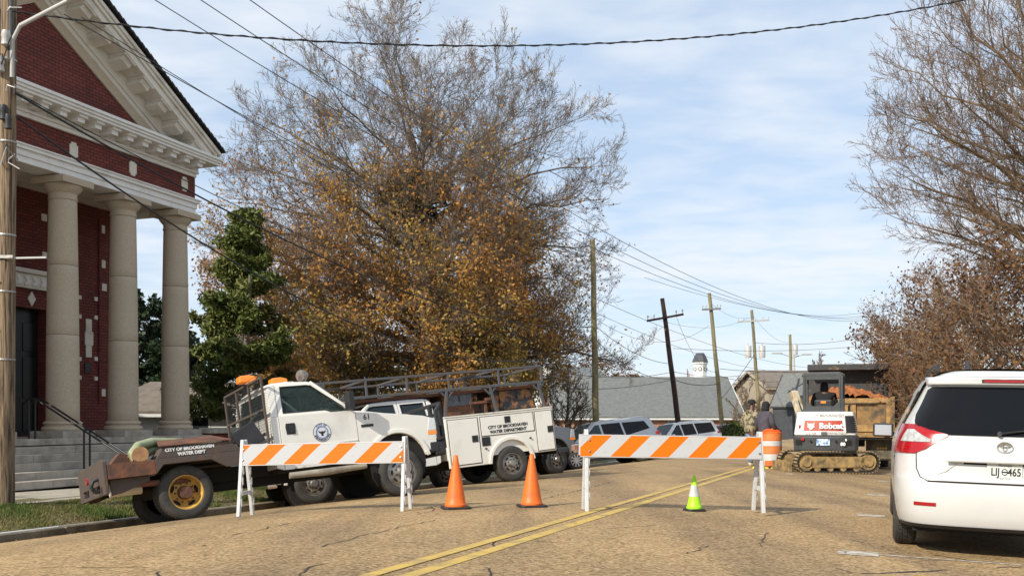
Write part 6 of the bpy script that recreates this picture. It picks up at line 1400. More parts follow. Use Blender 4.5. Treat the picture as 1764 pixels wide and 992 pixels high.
# ================================================================ PEOPLE
def skin(name, pts, edges, m, parent, sub=2, root_i=0):
    me = bpy.data.meshes.new(name); me.from_pydata([p[:3] for p in pts], edges, []); me.materials.append(m); o = link(name, me, parent)
    md = o.modifiers.new('skin', 'SKIN'); md.use_smooth_shade = True
    if not me.skin_vertices: 
        bm = bmesh.new(); bm.from_mesh(me); bm.verts.layers.skin.verify(); bm.to_mesh(me); bm.free()
    for i, p in enumerate(pts):
        sv = me.skin_vertices[0].data[i]; sv.radius = (p[3], p[4] if len(p) > 4 else p[3]); sv.use_root = i == root_i
    s = o.modifiers.new('sub', 'SUBSURF'); s.levels = sub; s.render_levels = sub
    return o
def worker(loc, rz, label, jacket, trousers, shoes, head, hood=None, cap=None, stance=.12, lean=0.0):
    """standing figure facing +x; 1.78 m"""
    w = empty('person', loc, rz, label, 'person'); k = stance; w.scale = (1.04, 1.04, 1.04)
    # the body itself: trunk, head, arms and legs in one skin
    B = [(0, 0, .95, .13, .15), (0, 0, 1.15, .12, .15), (.01+lean, 0, 1.36, .12, .17), (.02+lean, 0, 1.50, .06, .06), (.05+lean, 0, 1.60, .07, .06), (.07+lean, 0, 1.72, .075, .065)]
    E = [(0, 1), (1, 2), (2, 3), (3, 4), (4, 5)]
    def limb(i0, pts):
        p = i0
        for q in pts: B.append(q); E.append((p, len(B)-1)); p = len(B)-1
    for s_ in (-1, 1):
        limb(2, [(.01+lean, s_*.20, 1.40, .06), (.0+lean, s_*.27, 1.16, .05), (.18+lean, s_*.22, 1.00, .04), (.27+lean, s_*.20, 1.0, .035), (.34+lean, s_*.19, .99, .028)])
        limb(0, [(k*s_*.3, s_*.11, .86, .09), (k*s_*.8+.03, s_*.12, .48, .065), (k*s_, s_*.12, .10, .045), (k*s_+.12, s_*.13, .04, .035)])
    bd = skin('body', B, E, M['skin'], w, 1)
    # fingers on each hand
    for s_ in (-1, 1):
        for f in range(5):
            yy = s_*(.19+(.03 if f == 4 else -.02+.014*f)); x0 = .34+lean; ln = (.055, .065, .06, .045, .035)[f]
            skin('finger', [(x0, yy, .99, .009), (x0+ln, yy, .975, .008), (x0+ln+.015, yy, .945, .007)], [(0, 1), (1, 2)], M['skin'], bd, 1)
    # jacket: trunk and sleeves
    J = [(0, 0, .88, .17, .20), (0, 0, 1.02, .165, .205), (.0+lean*.5, 0, 1.22, .165, .215), (.01+lean, 0, 1.40, .145, .19), (.02+lean, 0, 1.50, .085, .10)]
    JE = [(0, 1), (1, 2), (2, 3), (3, 4)]
    for s_ in (-1, 1):
        p = 3
        for q in [(.0+lean, s_*.225, 1.41, .088), (-.02+lean, s_*.30, 1.17, .078), (.10+lean, s_*.27, 1.04, .068), (.24+lean, s_*.21, 1.01, .055)]: J.append(q); JE.append((p, len(J)-1)); p = len(J)-1
    jk = skin('jacket', J, JE, jacket, w, 2)
    T = [(0, 0, .93, .155, .18), (0, 0, .86, .15, .17)]; TE_ = [(0, 1)]
    for s_ in (-1, 1):
        p = 1
        for q in [(k*s_*.3, s_*.105, .78, .11), (k*s_*.8+.03, s_*.12, .48, .088), (k*s_, s_*.12, .24, .078), (k*s_, s_*.12, .09, .075)]: T.append(q); TE_.append((p, len(T)-1)); p = len(T)-1
    skin('trousers', T, TE_, trousers, w, 2)
    for s_ in (-1, 1): skin('shoe', [(k*s_-.06, s_*.12, .055, .05, .05), (k*s_+.05, s_*.125, .05, .052, .045), (k*s_+.17, s_*.135, .04, .045, .035)], [(0, 1), (1, 2)], shoes, w, 2)
    hx = .05+lean
    # face: nose, ears, eyes, mouth
    q = MB(); q.ball((hx+.11, 0, 1.665), (.025, .018, .03), 8)
    for s_ in (-1, 1): q.ball((hx+.0, s_*.078, 1.665), (.02, .014, .035), 8)
    q.build('face', M['skin'], bd, smooth=60)
    q = MB()
    for s_ in (-1, 1): q.ball((hx+.092, s_*.03, 1.69), (.010, .014, .009), 8)
    q.box((hx+.095, 0, 1.615), (.01, .05, .008)); q.build('eyes', M['ink'], bd)
    if cap:
        q = MB(); q.lathe([(.105, -.01), (.112, .02), (.105, .07), (.07, .105), (.0, .118)], 20, TR((hx, 0, 1.715))); q.prism([(hx+.07, -.07), (hx+.20, -.05), (hx+.215, 0), (hx+.20, .05), (hx+.07, .07)], 1.715, 1.728, 'xy'); q.build('cap', cap, w, smooth=50)
    if hood:
        skin('hood', [(.0+lean, 0, 1.47, .12, .13), (.02+lean, 0, 1.56, .115, .105), (.03+lean, 0, 1.69, .115, .105), (.045+lean, 0, 1.77, .075, .065)], [(0, 1), (1, 2), (2, 3)], hood, w, 2)
    else:
        skin('collar', [(-.06+lean, -.09, 1.48, .05), (-.10+lean, 0, 1.49, .06), (-.06+lean, .09, 1.48, .05)], [(0, 1), (1, 2)], jacket, w, 1, 1)
    return w
camo = mat('camouflage', (.30, .25, .16), .9, col2=(.07, .065, .04), scale=11, contrast=(.44, .52), detail=3)
jean = mat('washed_denim', (.20, .27, .38), .85, col2=(.08, .11, .18), scale=9)
navy = mat('dark_plum_cotton', (.075, .066, .086), .9, var=.3, scale=6); dark_t = mat('dark_trousers', (.025, .028, .045), .85)
shoe = mat('pale_shoes', (.45, .40, .32), .7); knit = mat('black_knit', (.012, .012, .014), .9)
g1 = on_ground(1293, 802); worker((g1.x, g1.y, g1.z), R(38), 'person in camouflage jacket, jeans and black cap with back turned', camo, jean, shoe, None, cap=knit, stance=.14)
g2 = on_ground(1316, 804); worker((g2.x, g2.y-.1, zg(g2.x, g2.y-.1)), R(28), 'person in dark hooded sweatshirt standing behind the drum', navy, dark_t, shoe, None, hood=knit, stance=.05)
# operator seated in the excavator
op = empty('person', (0, 0, 0), 0, 'person in black hooded jacket sitting at the excavator controls', 'person'); op.matrix_world = Matrix.Translation((eg.x, eg.y, eg.z)) @ Matrix.Rotation(R(2-24), 4, 'Z') @ Matrix.Translation((-.06, -.02, 1.56)) @ Matrix.Rotation(R(90), 4, 'Z')
sb_ = skin('body', [(0, 0, .05, .12, .15), (-.03, 0, .25, .11, .15), (.0, 0, .43, .10, .15), (.03, 0, .55, .06, .06), (.05, 0, .68, .075, .07), (.40, .12, .02, .08), (.42, .13, -.40, .06), (.52, .13, -.44, .04), (.40, -.12, .02, .08), (.42, -.13, -.40, .06), (.52, -.13, -.44, .04), (.02, .20, .42, .06), (.08, .26, .20, .05), (.34, .24, .18, .04), (.02, -.20, .42, .06), (.08, -.26, .20, .05), (.34, -.24, .18, .04)], [(0, 1), (1, 2), (2, 3), (3, 4), (0, 5), (5, 6), (6, 7), (0, 8), (8, 9), (9, 10), (2, 11), (11, 12), (12, 13), (2, 14), (14, 15), (15, 16)], M['skin'], op, 1)
skin('jacket', [(0, 0, .02, .16, .19), (-.02, 0, .22, .16, .20), (.0, 0, .40, .14, .19), (.02, 0, .50, .08, .09), (.01, .225, .42, .085), (.05, .29, .20, .075), (.30, .25, .18, .055), (.01, -.225, .42, .085), (.05, -.29, .20, .075), (.30, -.25, .18, .055)], [(0, 1), (1, 2), (2, 3), (2, 4), (4, 5), (5, 6), (2, 7), (7, 8), (8, 9)], knit, op, 2)
skin('hood', [(.0, 0, .48, .11, .12), (.03, 0, .58, .115, .105), (.04, 0, .70, .11, .10), (.05, 0, .77, .07, .06)], [(0, 1), (1, 2), (2, 3)], knit, op, 2)
skin('trousers', [(0, 0, .03, .14, .17), (.38, .12, .02, .10), (.42, .13, -.36, .085), (.38, -.12, .02, .10), (.42, -.13, -.36, .085)], [(0, 1), (1, 2), (0, 3), (3, 4)], dark_t, op, 2)
# ================================================================ FAR BUILDINGS
M['shingle'] = mat('grey_shingles', (.175, .18, .175), .9, col2=(.11, .115, .112), scale=3.2, bump=.5, bscale=14, stretch=(1, 1, 2.6), contrast=(.3, .7))
M['shinglel'] = mat('pale_grey_shingles', (.30, .315, .31), .9, col2=(.22, .23, .225), scale=3.2, bump=.5, bscale=14, contrast=(.3, .7))
M['brickf'] = brick('orange_brick', (.52, .20, .105), (.44, .165, .085), (.45, .34, .26), .22, .075, .012)
M['sidingw'] = mat('white_siding', (.72, .72, .70), .6, var=.08, scale=2)
M['tan'] = mat('tan_stucco', (.40, .345, .26), .8, var=.15, scale=1.5)
M['shbrown'] = mat('brown_shingles', (.20, .165, .135), .9, var=.3, scale=3, bump=.4)
def house(name, c, rz, L, D, hw, hr, label, wm, rm, tm, z=None, hip=0.0, over=.4, gable=None, wins=(), cat='house', sid=False):
    """gabled building, ridge along local x, front at -y; wins: (x, z, w, h) on the front"""
    h = empty(name, (c[0], c[1], z), rz, label, cat)
    q = MB(); q.bb(-L/2, L/2, -D/2, D/2, 0, hw); q.build('wall', wm, h)
    g = gable or wm; q = MB(); q.prism([(-D/2, hw+.001), (D/2, hw+.001), (0, hr-.12)], -L/2+.001, L/2-.001, 'yz'); q.build('gable', g, h)
    for sg in (-1, 1):
        q = MB(); e = over; sl = (hr-hw)/(D/2); ya, za = sg*(D/2+e), hw-e*sl
        q.add([(-L/2-e, ya, za), (L/2+e, ya, za), (L/2+e-hip, 0, hr), (-L/2-e+hip, 0, hr), (-L/2-e, ya, za+.12), (L/2+e, ya, za+.12), (L/2+e-hip, 0, hr+.12), (-L/2-e+hip, 0, hr+.12)], [(0, 1, 2, 3), (7, 6, 5, 4), (0, 4, 5, 1), (1, 5, 6, 2), (2, 6, 7, 3), (3, 7, 4, 0)]); rf = q.build('roof', rm, h)
        q = MB(); q.bb(-L/2-e, L/2+e, min(ya, ya-sg*.03), max(ya, ya-sg*.03), za-.14, za-.002); q.build('fascia', tm, h)
    for x in (-L/2-over-.02, L/2+over+.02):
        for sg in (-1, 1): q = MB(); q.bar((x, sg*(D/2+over), hw-over*(hr-hw)/(D/2)+.0), (x, 0, hr+.0), .05, .24); q.build('bargeboard', tm, h)
    for (x, z_, w, hh) in wins:
        q = MB(); q.bb(x-w/2, x+w/2, -D/2-.03, -D/2-.002, z_, z_+hh); wn = q.build('window', tm, h); q = MB(); q.bb(x-w/2+.07, x+w/2-.07, -D/2-.04, -D/2-.031, z_+.07, z_+hh-.07); q.build('pane', M['glass'], wn)
    if sid:
        k = 0; z_ = .0
        while z_ < hw-.1:
            q = MB(); q.bb(-L/2-.012, L/2+.012, -D/2-.014, -D/2-.001, z_, z_+.16); q.build('siding_board', wm, h); z_ += .18
    return h
def atg(px, d): p = P(px, HY, d); return (p.x, p.y), zg(p.x, p.y)
(c, z) = atg(1098, 90); house('grey_roof_building', c, R(4), 16.0, 10, 90*(721-715)/F+CZ-z, 90*(721-651)/F+CZ-z, 'long low orange brick building with grey shingle roof', M['brickf'], M['shingle'], M['sidingw'], z=z, cat='building', wins=[(-3.5, .9, 1.0, 1.3), (2.2, .9, 1.0, 1.3)])
(c, z) = atg(985, 105); house('grey_gable_building', c, R(60), 13, 11, 3.4, 105*(721-632)/F+CZ-z, 'pale grey steep roofed building behind the wooden pole', M['sidingw'], M['shinglel'], M['sidingw'], z=z, cat='building')
(c, z) = atg(1352, 92); house('cream_building', c, R(8), 6.5, 8, 92*(721-668)/F+CZ-z, 92*(721-640)/F+CZ-z, 'cream building with brown roof behind the two workers', M['tan'], M['shbrown'], M['tan'], z=z, cat='building', wins=[(-1.8, 1.2, .8, 1.2), (-.3, 1.2, .8, 1.2)])
(c, z) = atg(1382, 84); house('shed', c, R(-50), 3.5, 3.5, 3.0, 84*(721-645)/F+CZ-z, 'dark grey gabled shed left of the excavator', mat('dark_cladding', (.05, .055, .065), .7, var=.3), M['shingle'], M['dark'], z=z, cat='shed', over=.15)
(c, z) = atg(335, 46); house('white_house', c, R(10), 7.5, 5, 46*(721-706)/F+CZ-z, 46*(721-662)/F+CZ-z, 'white clapboard house with brown hip roof behind the columns', M['sidingw'], M['shbrown'], M['sidingw'], z=z, hip=2.2, wins=[(.6, 1.0, .8, 1.2), (2.4, 1.0, .8, 1.2)], sid=True)
(c, z) = atg(604, 58); house('white_gable_house', c, R(96), 7, 3.4, 58*(721-675)/F+CZ-z, 58*(721-645)/F+CZ-z, 'white gabled house peeking above the flatbed truck hood', M['sidingw'], M['shingle'], M['sidingw'], z=z, over=.3)
# courthouse cupola far away
d = 240; p = P(1206, 721, d); kk = d/F; tw = empty('clock_tower', (p.x, p.y, -3), R(12), 'white clock tower with dark dome far beyond the grey roof', 'tower')
q = MB(); zc = lambda y: CZ+(721-y)*kk+3
def octo(q, r0, z0, r1, z1, n=8): q.lathe([(r0, z0), (r1, z1)], n)
q = MB(); q.bb(-2.2, 2.2, -2.2, 2.2, 0, zc(650)); q.build('base', M['sidingw'], tw)
q = MB(); octo(q, 1.75, zc(650), 1.75, zc(625)); q.build('drum', M['sidingw'], tw)
q = MB(); octo(q, 2.0, zc(652), 2.0, zc(649)); octo(q, 2.0, zc(627), 2.0, zc(624.1)); q.build('cornice', M['sidingw'], tw)
q = MB(); q.lathe([(2.1, zc(624)), (1.9, zc(620)), (1.45, zc(613)), (1.0, zc(608)), (.0, zc(607.5))], 8); q.build('dome', mat('slate_dome', (.06, .065, .075), .6), tw)
for k in range(8):
    a = R(22.5+45*k); n_ = Vector((math.cos(a), math.sin(a), 0)); mm = TR(n_*1.64+Vector((0, 0, zc(636)))) @ n_.to_track_quat('Z', 'Y').to_matrix().to_4x4()
    q = MB(); q.lathe([(.46, 0), (.46, .08), (.0, .08)], 16, mm); f_ = q.build('clock_face', M['ink'], tw); q = MB(); q.lathe([(.30, .085), (.30, .1), (.0, .1)], 16, mm); q.build('dial', M['sidingw'], f_)
fl = empty('flag', P(1184, 652, 150), 0, 'striped flag hanging on a pole below the clock tower', 'flag')
q = MB(); q.tube([(0, 0, -6), (0, 0, 1.5)], .06, 6); q.build('pole', M['steel'], fl)
for k in range(7): q = MB(); q.bb(.07+.09*k, .155+.09*k, -.05+.03*math.sin(k*2), .0+.03*math.sin(k*2), -2.6+.08*k, 1.2-.25*k); q.build('stripe', M['redl'] if k % 2 == 0 else M['sidingw'], fl)
# ================================================================ POLES
M['pole'] = mat('weathered_pole', (.25, .175, .105), .9, col2=(.055, .036, .022), scale=13, stretch=(2.2, 2.2, .10), bump=1.0, bscale=22, contrast=(.40, .56), detail=9)
M['poleg'] = mat('greenish_pole', (.26, .225, .115), .9, col2=(.15, .125, .07), scale=3, stretch=(2, 2, .2), bump=.4)
M['poled'] = mat('dark_pole', (.055, .03, .022), .9, var=.4, scale=3, stretch=(2, 2, .2))
M['wire'] = mat('black_cable', (.012, .012, .014), .6); M['wireg'] = mat('grey_wire', (.05, .055, .065), .5)
M['porc'] = mat('porcelain', (.45, .44, .42), .3)
def pole(name, pb, pt, d, r0, r1, m, label, arms=(), trans=(), armm=None, dt_=0.0, group=None, arml=1.2):
    b = P(pb[0], pb[1], d); b.z = min(zg(b.x, b.y), b.z)-.3; t = P(pt[0], pt[1], d+dt_)
    o = empty(name, b, 0, label, 'utility pole', group); v = t-b
    q = MB(); n = 10; q.tube([v*(k/n)+Vector((.012*math.sin(k*1.7), .01*math.cos(k*2.3), 0)) for k in range(n+1)], [r0+(r1-r0)*k/n for k in range(n+1)], 14); q.build('shaft', m, o, smooth=50)
    for (f, L, rz, tilt) in arms:
        c = v*f; u = Vector((math.cos(rz)*math.cos(tilt), math.sin(rz), math.sin(tilt))); w = Vector((-math.sin(rz), math.cos(rz), 0)); q = MB(); q.bar(c-u*L/2-w*(r1+.06), c+u*L/2-w*(r1+.06), .10, .12); a = q.build('crossarm', armm or m, o)
        for s_ in (-.47, -.30, .30, .47):
            q = MB(); q.lathe([(.02, 0), (.02, .10), (.05, .11), (.045, .16), (.055, .17), (.03, .24), (.0, .25)], 10, TR(c+u*L*s_-w*(r1+.06)+Vector((0, 0, .06)))); q.build('insulator', M['porc'], a)
    for (f, dx_, r_, h_) in trans:
        q = MB(); q.lathe([(.0, -h_/2), (r_, -h_/2), (r_, h_/2), (r_*.9, h_/2+.04), (.0, h_/2+.05)], 18, TR(v*f+Vector((dx_, -.1, 0)))); tr2 = q.build('transformer', M['porc'], o, smooth=40); q = MB(); q.tube([v*f+Vector((dx_, -.1, h_/2)), v*f+Vector((dx_, -.1, h_/2+.22))], .04, 8); q.build('bushing', M['porc'], tr2)
    return o, t
pA, tA = pole('utility_pole', (1028, 745), (1021, 412), 46, .17, .11, M['poleg'], 'greenish wooden pole standing before the grey roofed building')
pB, tB = pole('utility_pole', (1177, 760), (1141, 514), 56, .17, .12, M['poled'], 'dark leaning pole with a tilted wooden crossarm', arms=((.88, 2.1, R(-4), R(10)),), armm=M['poled'])
pC, tC = pole('utility_pole', (1249, 760), (1222, 505), 63, .16, .11, M['poleg'], 'slim pale leaning pole with small metal crossarm', arms=((.90, 1.2, 0, R(3)),), armm=M['steel'])
pD, tD = pole('utility_pole', (1312, 750), (1295, 534), 78, .17, .11, M['poleg'], 'pole carrying two white transformers above the workers', arms=((.92, 2.6, R(6), R(4)),), trans=((.70, -.55, .26, .9), (.70, .55, .26, .9)), armm=M['porc'])
pE, tE = pole('utility_pole', (1365, 750), (1361, 576), 100, .19, .13, M['poleg'], 'distant pole with transformer and street lamps left of the dump truck', trans=((.86, .45, .26, 1.0),))
pole('utility_pole', (1372, 750), (1367, 610), 106, .15, .11, M['porc'], 'pale slender pole just right of the distant transformer pole')
# near pole at the left edge
pN = P(7, 897, 16.9); pN.z = zg(pN.x, pN.y); oN = empty('utility_pole', pN, 0, 'rough wooden utility pole at the left edge with lamp arm', 'utility pole')
vN = P(16, -60, 16.9)-pN
q = MB(); n = 26; rr2 = random.Random(2); q.tube([vN*(k/n) for k in range(n+1)], [.165-.045*k/n+rr2.uniform(-.004, .004) for k in range(n+1)], 20); q.build('shaft', M['pole'], oN, smooth=60)
for y in (110, 255, 420, 640, 520):
    f = (897-y)/957; q = MB(); q.lathe([(.172-.045*f, -.018), (.176-.045*f, 0), (.172-.045*f, .018)], 20, TR(vN*f), cap=False); q.build('band', M['steel'], oN)
f = (897-462)/957; q = MB(); q.bar(vN*f+Vector((.05, -.12, 0)), vN*f+Vector((.75, -.15, .01)), .03, .03); q.build('bracket', M['porc'], oN)
q = MB(); q.bar(vN*f+Vector((-.25, -.15, .02)), vN*f+Vector((.2, -.16, .02)), .05, .05); q.build('bracket', M['steel'], oN)
for y in (505, 590, 690):
    f = (897-y)/957; q = MB(); q.tube([vN*f+Vector((-.2, -.1, .03)), vN*f+Vector((-.02, -.16, 0))], .012, 6); q.build('step_bolt', M['dark'], oN)
q = MB(); f0, f1 = (897-110)/957, (897+60)/957; q.tube([vN*f0+Vector((.10, -.12, 0)), vN*f1+Vector((.10, -.12, 0))], .03, 8); q.build('conduit', M['wireg'], oN)
# street lamp arm and luminaire on that pole
f = (897-92)/957; a0 = vN*f; k = 16.9/F
q = MB(); q.tube([a0+Vector((.12, -.12, -.5)), a0+Vector((.14, -.14, .12)), a0+Vector((.30, -.2, .35)), a0+Vector((1.2, -.35, .72)), a0+Vector((2.6, -.6, 1.25))], .035, 10); arm_ = q.build('lamp_arm', M['porc'], oN, smooth=50)
q = MB(); q.ball(a0+Vector((.95, -1.1, .98)), (.34, .34, .14), 16); q.lathe([(.30, -.02), (.34, .0), (.34, .14), (.2, .24), (.0, .26)], 20, TR(a0+Vector((.95, -1.1, 1.0)))); q.build('lamp_bowl', M['porc'], oN, smooth=50)
for (y, r_, dxx) in ((128, .08, .05), (205, .09, -.06), (345, .07, .02), (372, .06, .1)):
    f = (897-y*.6)/957; q = MB(); q.lathe([(.0, -.12), (r_, -.12), (r_*.8, .0), (r_, .03), (r_*.8, .12), (.0, .13)], 12, TR(vN*f+Vector((dxx, -.18, 0)))); q.build('insulator', M['porc'] if y < 300 else M['dark'], oN, smooth=40)
rr3 = random.Random(12)
for i in range(7):
    f = rr3.uniform(.62, .92); s0 = vN*f+Vector((rr3.uniform(-.1, .15), -.16, 0)); q = MB(); q.tube([s0+Vector((rr3.uniform(-.05, .35)*j/4, -.02*j, rr3.uniform(-.3, .25)*j/4)) for j in range(5)], .010, 5); q.build('loose_wire', M['wire'] if i % 2 else M['porc'], oN)
# ================================================================ WIRES
def wire(a, b, sag, r, label, m=None, n=28, twist=0):
    a, b = Vector(a), Vector(b); pts = []
    for k in range(n+1):
        u = k/n; p = a.lerp(b, u); p.z -= sag*4*u*(1-u); pts.append(p)
    q = MB(); q.tube([p-a for p in pts], r, 6)
    if twist:
        pt2 = []
        for k in range(n*6+1):
            u = k/(n*6); p = a.lerp(b, u); p.z -= sag*4*u*(1-u); ph = u*twist; pt2.append(p-a+Vector((0, math.cos(ph)*r*1.5, math.sin(ph)*r*1.5)))
        q.tube(pt2, r*.7, 5)
    o = q.build('overhead_wire', m or M['wire'], None, smooth=60); o.location = a; tag(o, label, 'wire', 'overhead wires'); return o
top = pN+vN
wire(P(22, 20, 16.8), P(1830, -38, 22), 1.0, .012, 'thick twisted cable crossing the whole sky near the top', twist=260, n=60)
wire(P(25, 160, 16.8), P(1022, 562, 46), 1.25, .019, 'upper heavy black cable sagging from left pole to mid pole', n=60)
wire(P(27, 200, 16.8), P(1020, 586, 46), 2.30, .018, 'lower heavy black cable sagging from left pole to mid pole', n=60)
wire(P(25, 158, 16.8), P(1024, 556, 46), .95, .010, 'thin wire just above the heavy cables from left pole', n=60)
for i, (a, dd, b, lb) in enumerate([((195, -45), 14, (1640, 452), 'leftmost of three wires slanting down from the top left sky'), ((300, -30), 14, (1640, 460), 'middle one of three wires slanting down from the top left sky'), ((385, -32), 14, (1640, 474), 'rightmost of three wires slanting down from the top left sky')]):
    wire(P(a[0], a[1], dd), P(b[0], b[1], 70), 4.3-.15*i, .0075, lb, M['wireg'], n=80)
wire(P(110, 25, 16.5), P(1600, 560, 120), 5.6, .009, 'thin wire dropping past the church roof edge', M['wireg'], n=80)
wire(P(140, 30, 16.5), P(1560, 548, 110), 6.0, .008, 'second thin wire dropping past the church roof edge', M['wireg'], n=80)
# between the far poles
W_ = [((1024, 560), 46, (1150, 626), 56, .35, 0.0144, 'black cable from mid pole down to the dark leaning pole'), ((1026, 585), 46, (1158, 652), 56, .55, 0.0158, 'lower black cable from mid pole to the dark leaning pole'),
      ((1024, 548), 46, (1222, 560), 63, 1.1, 0.0086, 'thin wire from mid pole to the slim pale pole'), ((1118, 545), 56, (1290, 548), 78, .7, 0.0086, 'wire from the tilted crossarm to the transformer pole'),
      ((1165, 545), 56, (1235, 640), 63, .9, 0.0101, 'slack wire dropping from the tilted crossarm to the right'), ((960, 640), 44, (1160, 640), 56, .3, 0.0130, 'cable running low across the grey gable roof'), ((950, 668), 44, (1165, 652), 56, .25, 0.0130, 'second cable running low across the grey roof'),
      ((1160, 640), 56, (1310, 640), 78, .35, 0.0144, 'bundle of cables from the dark pole to the transformer pole'), ((1165, 655), 56, (1240, 660), 63, .2, 0.0216, 'thick low cable behind the dark leaning pole'),
      ((1235, 645), 63, (1310, 650), 78, .3, 0.0180, 'low cable between slim pole and transformer pole'), ((1308, 655), 78, (1365, 640), 100, .5, 0.0144, 'cable from the transformer pole to the distant pole'),
      ((1300, 590), 78, (1620, 545), 70, .8, 0.0144, 'long wire running right from the transformer pole'), ((1160, 600), 56, (1620, 575), 80, .6, 0.0115, 'wire crossing behind the dump truck headboard'), ((1240, 635), 63, (1640, 590), 70, .9, 0.0144, 'lower wire crossing behind the dump truck headboard'),
      ((1298, 545), 78, (1362, 590), 100, .6, 0.0101, 'wire from the transformer crossarm to the distant pole'), ((1222, 520), 63, (1298, 545), 78, .5, 0.0086, 'wire between the tops of slim pole and transformer pole'),
      ((1300, 610), 78, (1240, 690), 70, .1, 0.0216, 'guy wire slanting down left from the transformer pole'), ((1110, 478), 80, (1540, 548), 110, 1.2, 0.0144, 'single wire crossing open sky right of the big tree')]
for (a, da, b, db, sg_, r_, lb) in W_: wire(P(*a, da), P(*b, db), sg_, r_, lb, M['wire'] if r_ > .0095 else M['wireg'], n=24)
for (px, py, d, lb) in ((1338, 608, 100, 'left street lamp head on the distant pole'), (1390, 610, 100, 'right street lamp head beyond the distant pole')):
    p = P(px, py, d); o = empty('street_lamp', p, 0, lb, 'lamp'); q = MB(); q.bb(-.5, .5, -.15, .15, -.08, .08); q.build('head', M['porc'], o, bevel=.05); q = MB(); q.tube([(.3 if px < 1362 else -.3, 0, 0), ((1363-px)/F*d, 0, -.4)], .05, 6); q.build('arm', M['porc'], o)
# ================================================================ FAR TREES AND SHRUBS
def bare(px, d, h, rr_, label, sd_, n1=14, twig=None, nn=(7, 6, 4), lv=None, cat='tree', zl=-.6):
    g = gz(P(px, HY, d)); return tree('bare_tree', g, h, label, sd_, env_el(rr_, rr_, h*.55, h*.45, h*.5, 0, 0, .1, 1.2), None, M['bark'], twig or M['twigb'], .10+.01*h, h*.75, n1=n1, nn=nn, u1=(.1, .97), rmin=.012*d/50, wob=.12, rat=(.34, .5, .55, .5), zlow=zl, ctr=(0, 0, h*.55), lspec=lv)
lvb = [('leaves', 5000, .16, .25, None, M['leafbr'], cv(.5, .2))]
bare(1292, 74, 5.6, 2.0, 'bare crepe myrtle behind the two workers', 51, twig=M['twigb'])
bare(1260, 98, 6.6, 3.0, 'bare brown tree right of the clock tower', 52)
bare(975, 50, 5.0, 1.6, 'grey twiggy shrub between utility truck and grey roof', 53, twig=M['twig'], n1=26, zl=-.9)
bare(1035, 120, 9.5, 5.5, 'pale brown tree above the grey gable roof', 54, lv=lvb, n1=15)
bare(1000, 125, 10, 5.5, 'pale brown tree left of the mid pole beyond the roofs', 55, lv=lvb, n1=15)
bare(1412, 150, 15, 2.2, 'tall thin bare tree beyond the dump truck headboard', 56, n1=18)
bare(1575, 60, 7.5, 2.6, 'orange leafed small tree beyond the dump truck mirror', 57, lv=[('leaves', 6000, .12, .2, None, M['leafo'], cv(.35, .15))])
clump_tree('pine_tree', gz(P(1078, HY, 135)), 'round dark pine between the roofs and the leaning pole', 61, ball_(9.5, 2.6, 4.5), 3500, .35, M['leafg'], 40, .8, cv(.35, .2), (.2, 8))
clump_tree('pine_tree', gz(P(1372, HY, 130)), 'dark pine behind the distant pole', 62, ball_(9, 2.6, 2.0), 3500, .35, M['leafg'], 40, .8, cv(.3, .2), (.2, 8))
clump_tree('pine_tree', gz(P(1556, HY, 75)), 'dark green pine right of the dump truck mirror', 63, ball_(6.4, 1.8, 1.0), 5000, .2, M['leafg'], 60, .5, cv(.35, .2), (.15, 5))
clump_tree('hedge', gz(P(1275, HY, 58)), 'clipped green hedge left of the workers', 64, ball_(1.7, 1.3, .1), 6000, .09, M['leafg'], 90, .3, cv(.45, .2), (.03, .8), cat='hedge', trunkname='stem')
clump_tree('shrub', gz(P(420, HY, 36)), 'sunlit green shrub under the cedar by the terrace wall', 65, ball_(1.5, .8, .1), 3500, .10, M['leafg'], 60, .25, cv(.6, .2), (.03, .7), cat='shrub', trunkname='stem')
# ================================================================ SMALL THINGS ON THE GROUND
def litter(name, n, seed, s0, s1, t0, t1, size, m, label, pw=1.0):
    r = np.random.default_rng(seed); S = s0+(s1-s0)*r.random(n)**pw; T = r.uniform(t0, t1, n); X, Y = xy(S, T); Z = zst(S, T)+.008
    a = r.uniform(0, 6.28, n); s = size*r.uniform(.5, 1.4, n); ca, sa = np.cos(a)*s, np.sin(a)*s; dz = r.uniform(0, .5, (n, 4))*s[:, None]*.6
    v = np.stack([np.stack([X+ca, Y+sa, Z+dz[:, 0]], -1), np.stack([X-sa*.6, Y+ca*.6, Z+dz[:, 1]], -1), np.stack([X-ca, Y-sa, Z+dz[:, 2]], -1), np.stack([X+sa*.6, Y-ca*.6, Z+dz[:, 3]], -1)], 1)
    o = link(name, npmesh(name, [(v.reshape(-1, 3), np.arange(4*n).reshape(-1, 4))], m, False, np.repeat(r.random(n), 4))); tag(o, label, 'leaves', kind='stuff'); return o
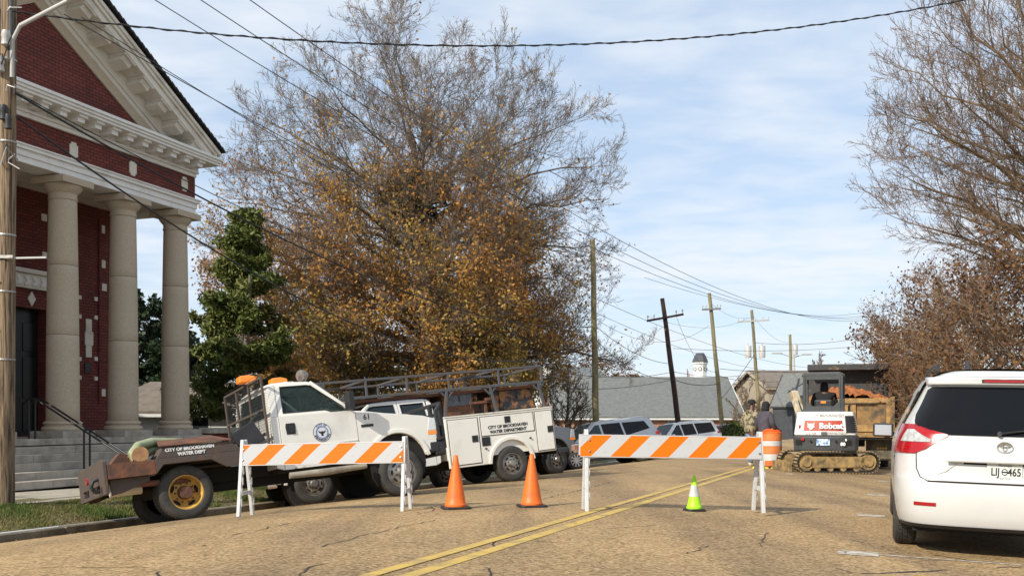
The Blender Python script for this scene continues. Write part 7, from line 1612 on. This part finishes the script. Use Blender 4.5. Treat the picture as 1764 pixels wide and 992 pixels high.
litter('leaf_litter', 2600, 5, .02, 1.4, -4, 30, .03, M['leafbr'], 'dry leaves gathered along the left gutter', 2.2)
litter('leaf_litter', 2500, 6, -2.2, -.2, -5, 14, .035, M['leafbr'], 'dry leaves scattered over the grass verge')
litter('leaf_litter', 500, 7, 1.0, 14, -9, 30, .022, M['leafbr'], 'a few dry leaves scattered over the road')
gp = ramp_attr('pale_grit', [(0.0, (.5, .45, .36)), (1.0, (.28, .24, .2))], .9)
litter('road_grit', 900, 9, 4, 14, 0, 26, .012, gp, 'pale grit and soil crumbs scattered over the road')
g = on_ground(1360, 816); q = MB(); q.box((0, 0, .006), (.14, .05, .01), Matrix.Rotation(R(15), 3, 'Z')); o = q.build('paper_scrap', M['pwhite'], None); o.location = g; tag(o, 'small white scrap lying on the road left of the excavator', 'litter')
# skid marks and sealed cracks: thin sheets a few millimetres above the road
tar = mat('crack_sealant', (.07, .048, .028), .6, var=.3, scale=6)
for i, pts in enumerate([[(400, 921), (455, 912), (462, 907), (520, 898), (545, 894)], [(545, 944), (600, 930), (660, 915), (755, 894)], [(505, 992), (540, 975), (580, 966)], [(1185, 955), (1205, 945), (1222, 937)], [(1325, 918), (1310, 925), (1316, 934), (1300, 943)], [(930, 860), (990, 846), (1060, 828)], [(640, 868), (760, 866), (880, 858)]]):
    P3 = [on_ground(*p) for p in pts]; L_ = []; rq = random.Random(i)
    for a, b in zip(P3[:-1], P3[1:]):
        n = max(2, int((b-a).length/.12))
        for k in range(n): L_.append(a.lerp(b, k/n)+Vector((rq.gauss(0, .02), rq.gauss(0, .05), 0)))
    q = MB(); row = []
    for k, p in enumerate(L_):
        d = (L_[min(k+1, len(L_)-1)]-L_[max(k-1, 0)]); nrm = Vector((-d.y, d.x, 0)).normalized(); w = rq.uniform(.003, .010); row.append([(*(p+nrm*w).xy, zg(*(p+nrm*w).xy)+.005), (*(p-nrm*w).xy, zg(*(p-nrm*w).xy)+.005)])
    sheet(q, row); o = q.build('road_crack', tar, None); o['kind'] = 'structure'
